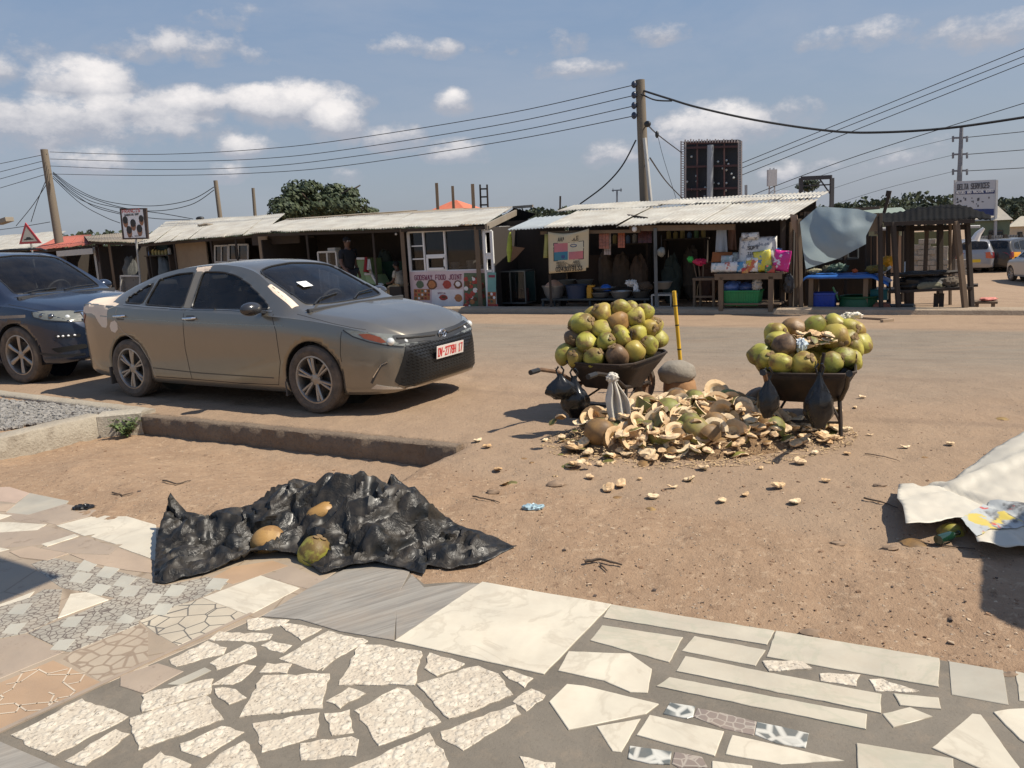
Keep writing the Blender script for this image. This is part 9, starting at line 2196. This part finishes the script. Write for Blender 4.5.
house('long low green roofed building behind the tarpaulin',848,905,214,208.5,60,mat('green_grey_roof',(.24,.29,.24),.7),mat('olive_wall',(.20,.20,.12),.8),ridge=(.1,.9),gz=-1.7)
mb=MB();p0_,p1_=SW(880,229,6),SW(980,226.5,6);mb.bar(p0_,p1_,.9,.05);wr_=mb.build('overhead_sheet',WHF);tag(wr_,'flat whitish roof sheet of the shed behind the black stall','shed roof')
for x in(884,897,927,955):a=SW(x,228,6);m2=MB();m2.bar((a.x,a.y,base_g(a.x,a.y)),(a.x,a.y,a.z),.07);m2.build('post',DWOOD,wr_)
o=wallq(None,'olive_wall',W(905,260,16)[0],W(948,260,16)[0],16,-1.9,W(920,232,16)[1],mat('olive_plaster',(.12,.125,.06),.9,var=.3));tag(o,'olive green wall glimpsed above the bare cement blocks','wall')
o=wallq(None,'brown_wall',W(870,260,20)[0],W(906,260,20)[0],20,-1.9,W(890,236,20)[1],mat('brown_clay',(.28,.19,.12),.9,var=.3));tag(o,'brownish wall far behind the orange yellow bag','wall')
mb=MB();c0_=SW(975,240,10);mb.tube([c0_,SW(978,234,10),SW(984,228,10)],[.12,.09,.04],8);tag(mb.build('white_pipe',WHT,smooth=True),'bent white pipe rising above the far silver vehicle','pipe')
# trees
def leafy(label,base,H,cr,nl,m_leaf,seed,leaf=.16,crown_z=None,squash=.8,name='tree',blobs=None,trunk=True):
 rr_=random.Random(seed);root=empty(name,base,0,label,'tree');cz=H-cr*squash
 if trunk:
  mb=MB();mb.tube([(0,0,-.1),(.1,0,cz*.4),(0,.1,cz*.8),(.1,0,H*.8)],[cr*.10,cr*.085,cr*.06,cr*.02],8)
  for k in range(7):a=rr_.uniform(0,6.28);mb.tube([(0,0,cz*.55+k*.08*cr),(cr*.4*cos(a),cr*.4*sin(a),cz+.1*k*cr*.4),(cr*.75*cos(a),cr*.75*sin(a),cz+cr*.1*k*.7)],[cr*.045,cr*.03,cr*.01],6)
  mb.build('trunk',mat('bark',(.10,.075,.055),.9),root,smooth=True)
 cl=[(Vector((0,0,cz)),cr*.7)]
 for k in range(22 if blobs is None else blobs):
  a,e=rr_.uniform(0,6.28),rr_.uniform(-.35,1.2);d=Vector((cos(a)*cos(e),sin(a)*cos(e),sin(e)*squash));cl.append((Vector((0,0,cz))+d*cr*rr_.uniform(.5,.90),cr*rr_.uniform(.12,.30)))
 mb=MB()
 for i in range(nl):
  c,r=cl[0]if rr_.random()<.2 else rr_.choice(cl);d=Vector((rr_.gauss(0,1),rr_.gauss(0,1),rr_.gauss(0,1))).normalized();p=c+Vector((d.x,d.y,d.z*squash))*r*rr_.uniform(.72,1.05)
  n_=(d+Vector((rr_.uniform(-.8,.8),rr_.uniform(-.8,.8),rr_.uniform(-.3,.8)))).normalized();t_=n_.cross(Vector((rr_.random(),rr_.random(),rr_.random()))).normalized();b_=n_.cross(t_);s=leaf*rr_.uniform(.6,1.4)
  mb.mi=0 if rr_.random()<.6 else 1;mb.add([p-t_*s,p-b_*s*.5,p+t_*s,p+b_*s*.5],[(0,1,2,3)])
 mb.build('crown',m_leaf,root,fix=False);return root
LF=[mat('tree_leaf_mid',(.038,.055,.024),.7,var=.35,scale=1.5,bump=0),mat('tree_leaf_light',(.065,.082,.034),.7,var=.3,scale=1.5,bump=0)];LD=[mat('tree_leaf_dark',(.030,.044,.024),.8,var=.3,scale=1,bump=0),mat('tree_leaf_dark2',(.05,.066,.032),.8,var=.3,scale=1,bump=0)]
tv=13;c=SW(318,215,tv);topz=SW(318,180.5,tv).z;R3=(SW(361,205,tv)-SW(273,205,tv)).length/2;c.z=ZR;leafy('big round leafy tree rising behind the stall row',c,topz-ZR,R3*1.0,13000,LF,5,.10,squash=.52,blobs=40)
for i,(px,top,w_,v,lb)in enumerate([(808,179,26,28,'dark tree inside the empty steel sign frame'),(838,203,16,30,'low dark bush right of the empty sign frame'),(865,206,18,70,'far small tree above the tarpaulin top'),(925,203,30,70,'far rounded tree just left of the white signboard'),(905,205,22,75,'far tree behind the leaning post'),(1010,204,40,75,'far tree above the cream house at the picture edge'),(940,204,20,80,'far tree half hidden by the white signboard'),(1030,200,36,80,'far tree at the very picture edge')]):
 c=SW(px,215,v);tz_=SW(px,top,v).z;R3=(SW(px+w_/2,215,v)-SW(px-w_/2,215,v)).length/2;gz_=base_g(c.x,c.y);c.z=gz_;leafy(lb,c,tz_-gz_,R3,2200,LD,30+i,R3*.085,squash=.6)
for i,(px,top,v,lb)in enumerate([(931,200.5,70,'far palm with a spiky crown above the black roof'),(862,203.5,70,'far palm with a spiky crown above the tarpaulin')]):
 c=SW(px,215,v);tz_=SW(px,top,v).z;gz_=base_g(c.x,c.y);c.z=gz_;H=tz_-gz_;root=empty('palm_tree',c,0,lb,'palm tree');mb=MB();mb.tube([(0,0,0),(.2,0,H*.5),(0,0,H-.8)],[.25,.2,.16],7);mb.build('trunk',mat('bark',(.1,.08,.06)),root);mb=MB()
 for k in range(16):
  a=k*.41;
  for s in range(5):t0_,t1_=s/5,(s+1)/5;f=lambda t:Vector((cos(a)*1.9*t,sin(a)*1.9*t,H-.8+1.0*t-1.6*t*t+(k%3)*.2));p_,q_=f(t0_),f(t1_);n_=Vector((-sin(a),cos(a),0))*.22*(1-t0_*.7);mb.add([p_-n_,q_-n_*.8,q_+n_*.8,p_+n_],[(0,1,2,3)])
 mb.build('crown',LD,root,fix=False)
# far belt of trees at the horizon (one mass)
mb=MB();rr_=random.Random(77)
for i in range(26000):
 px=rr_.uniform(-200,1250);D=rr_.uniform(150,175);x=(px-512)/FPX*D*1.02;hmax=5.2+2.2*noise.noise(Vector((x*.045,0,0)))+1.6*noise.noise(Vector((x*.16,3,0)));g_=base_g(x,D)
 z=g_+hmax*(rr_.random()**.6);s=rr_.uniform(.22,.6);a=rr_.uniform(0,3.14);t_=Vector((cos(a),sin(a),rr_.uniform(-.6,.6)))*s;b_=Vector((rr_.uniform(-.5,.5),rr_.uniform(-.5,.5),1))*s*.7;p=Vector((x,D,z));mb.mi=rr_.randint(0,1);mb.add([p-t_,p-b_,p+t_,p+b_],[(0,1,2,3)])
tag(mb.build('treeline',LD,fix=False),'distant belt of trees along the horizon','trees',kind='stuff')
# ---------------- far parked vehicles
FAR=dict(
 zt=[(-2.0,.7),(-1.98,.95),(-1.94,1.10),(-1.80,1.35),(-1.62,1.50),(-1.2,1.545),(-.4,1.56),(.1,1.53),(.4,1.43),(.8,1.20),(1.05,1.04),(1.3,.98),(1.7,.88),(1.9,.76),(1.98,.62),(2.0,.5)],
 zs=[(-2.0,.6),(-1.96,.90),(-1.8,.97),(-1,.95),(.5,.93),(1.2,.88),(1.7,.78),(1.95,.6),(2.0,.46)],zr=[(-2.0,.65),(-1.96,.98),(-1.85,1.22),(-1.62,1.44),(-1.2,1.49),(-.4,1.50),(.1,1.47),(.4,1.37),(.8,1.14),(1.05,.98),(1.5,.88),(1.9,.70),(2.0,.48)],
 zb=[(-2.0,.42),(-1.95,.28),(-1.6,.22),(1.6,.2),(1.9,.24),(2.0,.34)],w=[(-2.0,.5),(-1.98,.68),(-1.88,.79),(-1.5,.84),(1.2,.84),(1.6,.80),(1.82,.70),(1.94,.52),(2.0,.2)],wr=[(-2.0,.4),(-1.95,.60),(-1.6,.58),(-.4,.58),(.4,.60),(1.0,.68),(1.5,.64),(1.9,.4),(2.0,.12)],
 wf=1.25,wrr=-1.25,wr_=.30,arch=.335,tyre_r=.30,tyre_w=.19,rim_r=.20,rim='single',spokes=7,track=.73,res=.05,
 side_glass=[('front_window',[(.78,.99),(.42,1.27),(.1,1.41),(-.25,1.43),(-.25,.99)]),('rear_door_window',[(-.35,.99),(-.35,1.43),(-1.0,1.42),(-1.05,1.02)]),('quarter_window',[(-1.15,1.03),(-1.12,1.40),(-1.45,1.36),(-1.6,1.1)])],
 screen=[(1.0,-.56),(1.06,0),(1.0,.56),(.46,.50),(.38,0),(.46,-.50)],rear_glass=[(-1.93,-.55),(-1.94,0),(-1.93,.55),(-1.70,.50),(-1.68,0),(-1.70,-.50)],screen_z=.95,cabin=(1.1,-1.7),floor_z=.34,dash_z=.98,seats=[(.0,.35,1),(.0,-.35,1),(-.85,.35,1),(-.85,-.35,1)],wheelpos=(.45,.35,.95),cnt=[2,1,1,3,3,3,2,1,7,2,2,5])
def farcar(label,pt,ang,k,col,extra):
 FAR['paint']=paint('far_paint',col,metal=.4,rough=.3,dust=.3);FAR['glass']=glass_mat('tinted_car_glass');root,body,surf,decal,seam=make_car(FAR,'parked_car',label)
 for s in(-1,1):
  decal('tail_light','side',s,[(-1.97,.95),(-1.80,.98),(-1.80,.70),(-1.97,.68)],RLENS,.006,.04);decal('headlight','side',s,[(1.55,.80),(1.90,.72),(1.95,.62),(1.6,.68)],HLENS,.006,.04)
 extra(root,surf,decal,seam);root.rotation_euler=(0,0,ang);root.scale=(k,k,k);root.location=(pt.x,pt.y,base_g(pt.x,pt.y)+.0);return root
def ex1(root,surf,decal,seam):
 for s in(-1,1):decal('tail_light','rear',0,[(s*.62,.98),(s*.44,.96),(s*.46,.70),(s*.70,.68)][::s],mat('orange_lens',(.62,.13,.04),.2),.012,.04)
 decal('number_plate','rear',0,[(-.26,.66),(.26,.66),(.26,.52),(-.26,.52)],mat('yellow_plate',(.72,.50,.03),.4),.02,.04)
p=PG(971,271);farcar('silver car far off, seen from behind below the white signboard',p,atan2(p.y,p.x)+.05,1.12,(.30,.31,.33),ex1)
def ex2(root,surf,decal,seam):
 for s in(-1,1):decal('orange_fender','side',s,[(-1.9,.95),(-1.2,.92),(-1.15,.45),(-1.9,.42)],mat('taxi_orange',(.70,.30,.01),.4),.004,.05);decal('orange_fender','side',s,[(1.0,.84),(1.75,.74),(1.7,.45),(1.0,.42)],MC["taxi_orange"],.004,.05)
p=PG(1013,270);farcar('black taxi with orange fenders by the sheet fence',p,atan2(p.y,p.x)-.42,1.1,(.02,.02,.022),ex2)
p=PG(1047,282);farcar('silver hatchback cut by the picture edge near the taxi',p,atan2(p.y,p.x)+.75+pi/2-.3-pi/2+.0,1.1,(.32,.34,.36),lambda*a:None)
# ---------------- outside the frame: unseen things added to throw the shadows entering the picture
sh=S(0,0);
def shadow_src(px,py,z,h_):
 """point at height h_ whose sun shadow lands on the pixel's ground point"""
 p=P(px,py,z);k=(h_-z)/SUN.z;return Vector((p.x+SUN.x*k,p.y+SUN.y*k,h_))
aw=[shadow_src(984,548,-.02,1.9),shadow_src(986,610,-.03,1.9),shadow_src(1004,618,-.03,1.9),shadow_src(1120,660,-.04,1.9),shadow_src(1150,560,-.02,1.9),shadow_src(1060,500,0,1.9)]
ar=empty('occluder',(aw[1].x,aw[1].y,0),0,'unseen canopy just outside the picture throwing the dark shadow at its edge','occluder')  # unseen sheet on poles, added and outlined to cast the edge shadow
mb=MB();mb.prism(aw,(0,0,.04));o=mb.build('occluder_sheet',mat('occluder_sheet',(.3,.2,.1),.8),ar);PI(o)
for p in(aw[3],aw[4]):mb=MB();mb.tube([(p.x,p.y,0),(p.x,p.y,1.9)],.025,8);o=mb.build('occluder_pole',GM2,ar);PI(o)
sg_=None
sw_=[shadow_src(-200,545,TZ,1.2),shadow_src(-10,554,TZ,1.2),shadow_src(62,578,TZ,1.2),shadow_src(0,602,TZ,1.2),shadow_src(-200,680,TZ,1.2)]

h_=3.3
sw_=[shadow_src(-230,545,TZ,h_),shadow_src(-10,554,TZ,h_),shadow_src(62,577,TZ,h_),shadow_src(0,603,TZ,h_),shadow_src(-200,690,TZ,h_)]
ov=empty('overhead_occluder',(-7.5,3.2,0),0,'unseen sheet added above the picture to throw the shadow on the tiles','roof corner');mb=MB();mb.prism(sw_,(0,0,.05));PI(mb.build('overhead_sheet',ZINC,ov));mb=MB();mb.bar((sw_[2].x-.3,sw_[2].y-.1,h_+.09),(-7.5,3.2,h_+.09),.08);PI(mb.build('occluder_bar',WOOD,ov));mb=MB();mb.bar((-7.5,3.2,TZ),(-7.5,3.2,h_+.1),.1);PI(mb.build('post',WOOD,ov))  # unseen sheet and post added to shade the tiles, outline taken from that shadow
# dim stock inside the stalls
rz_=random.Random(41)
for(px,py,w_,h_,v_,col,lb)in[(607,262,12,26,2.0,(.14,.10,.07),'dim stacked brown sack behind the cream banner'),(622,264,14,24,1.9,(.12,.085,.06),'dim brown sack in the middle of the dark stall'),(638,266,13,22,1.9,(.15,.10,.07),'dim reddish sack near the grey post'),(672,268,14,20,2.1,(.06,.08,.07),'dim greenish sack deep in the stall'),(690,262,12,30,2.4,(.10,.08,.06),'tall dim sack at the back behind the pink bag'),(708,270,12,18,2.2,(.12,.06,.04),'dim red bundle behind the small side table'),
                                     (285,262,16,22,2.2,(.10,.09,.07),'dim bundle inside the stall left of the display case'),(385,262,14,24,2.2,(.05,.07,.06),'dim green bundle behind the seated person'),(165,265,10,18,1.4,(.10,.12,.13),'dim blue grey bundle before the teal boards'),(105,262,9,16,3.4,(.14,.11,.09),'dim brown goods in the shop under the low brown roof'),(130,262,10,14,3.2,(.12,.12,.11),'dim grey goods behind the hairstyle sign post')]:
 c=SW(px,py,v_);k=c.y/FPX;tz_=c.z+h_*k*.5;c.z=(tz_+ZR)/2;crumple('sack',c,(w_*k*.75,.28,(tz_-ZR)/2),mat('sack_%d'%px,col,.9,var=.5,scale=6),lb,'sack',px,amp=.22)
for(x0,x1,y,v_,lb)in[(604,650,245,2.1,'upper dim shelf of tins deep inside the banner stall'),(664,708,240,2.6,'upper dim shelf of tins above the pink bag'),(268,300,246,2.4,'dim shelf of tins inside the left stall'),(148,172,256,1.3,'dim shelf of tins in front of the teal boards')]:
 a,za=W(x0,y,v_);b,_=W(x1,y,v_);c=S((a+b)/2,v_,ZR);rt_=empty('shelf',c,0,lb,'shelf');mb=MB();sbox(mb,(a+b)/2,v_,za,b-a,.3,.03);PI(mb.build('board',DWOOD,rt_));
 for u in(a+.05,b-.05):mb=MB();sbox(mb,u,v_,(za+ZR)/2,.05,.2,za-ZR);PI(mb.build('upright',DWOOD,rt_))
 n=int((b-a)/.17)
 for k in range(n):
  col=rz_.choice([(.30,.08,.05),(.30,.24,.08),(.08,.15,.28),(.28,.28,.26),(.10,.20,.09)]);h2=rz_.uniform(.10,.20);m2=MB();m2.lathe([(0,0),(.055,0),(.055,h2),(.035,h2+.01),(.035,h2+.03),(0,h2+.03)],10);o=m2.build('tin',mat('tin_%d'%int(col[0]*100+col[2]*7),col,.5),smooth=True,sharp=.6);o.location=S(a+.12+k*.17,v_,za+.017);tag(o,'small tin standing on the '+lb.replace(' of tins',''),'tin','tins on the stall shelves')
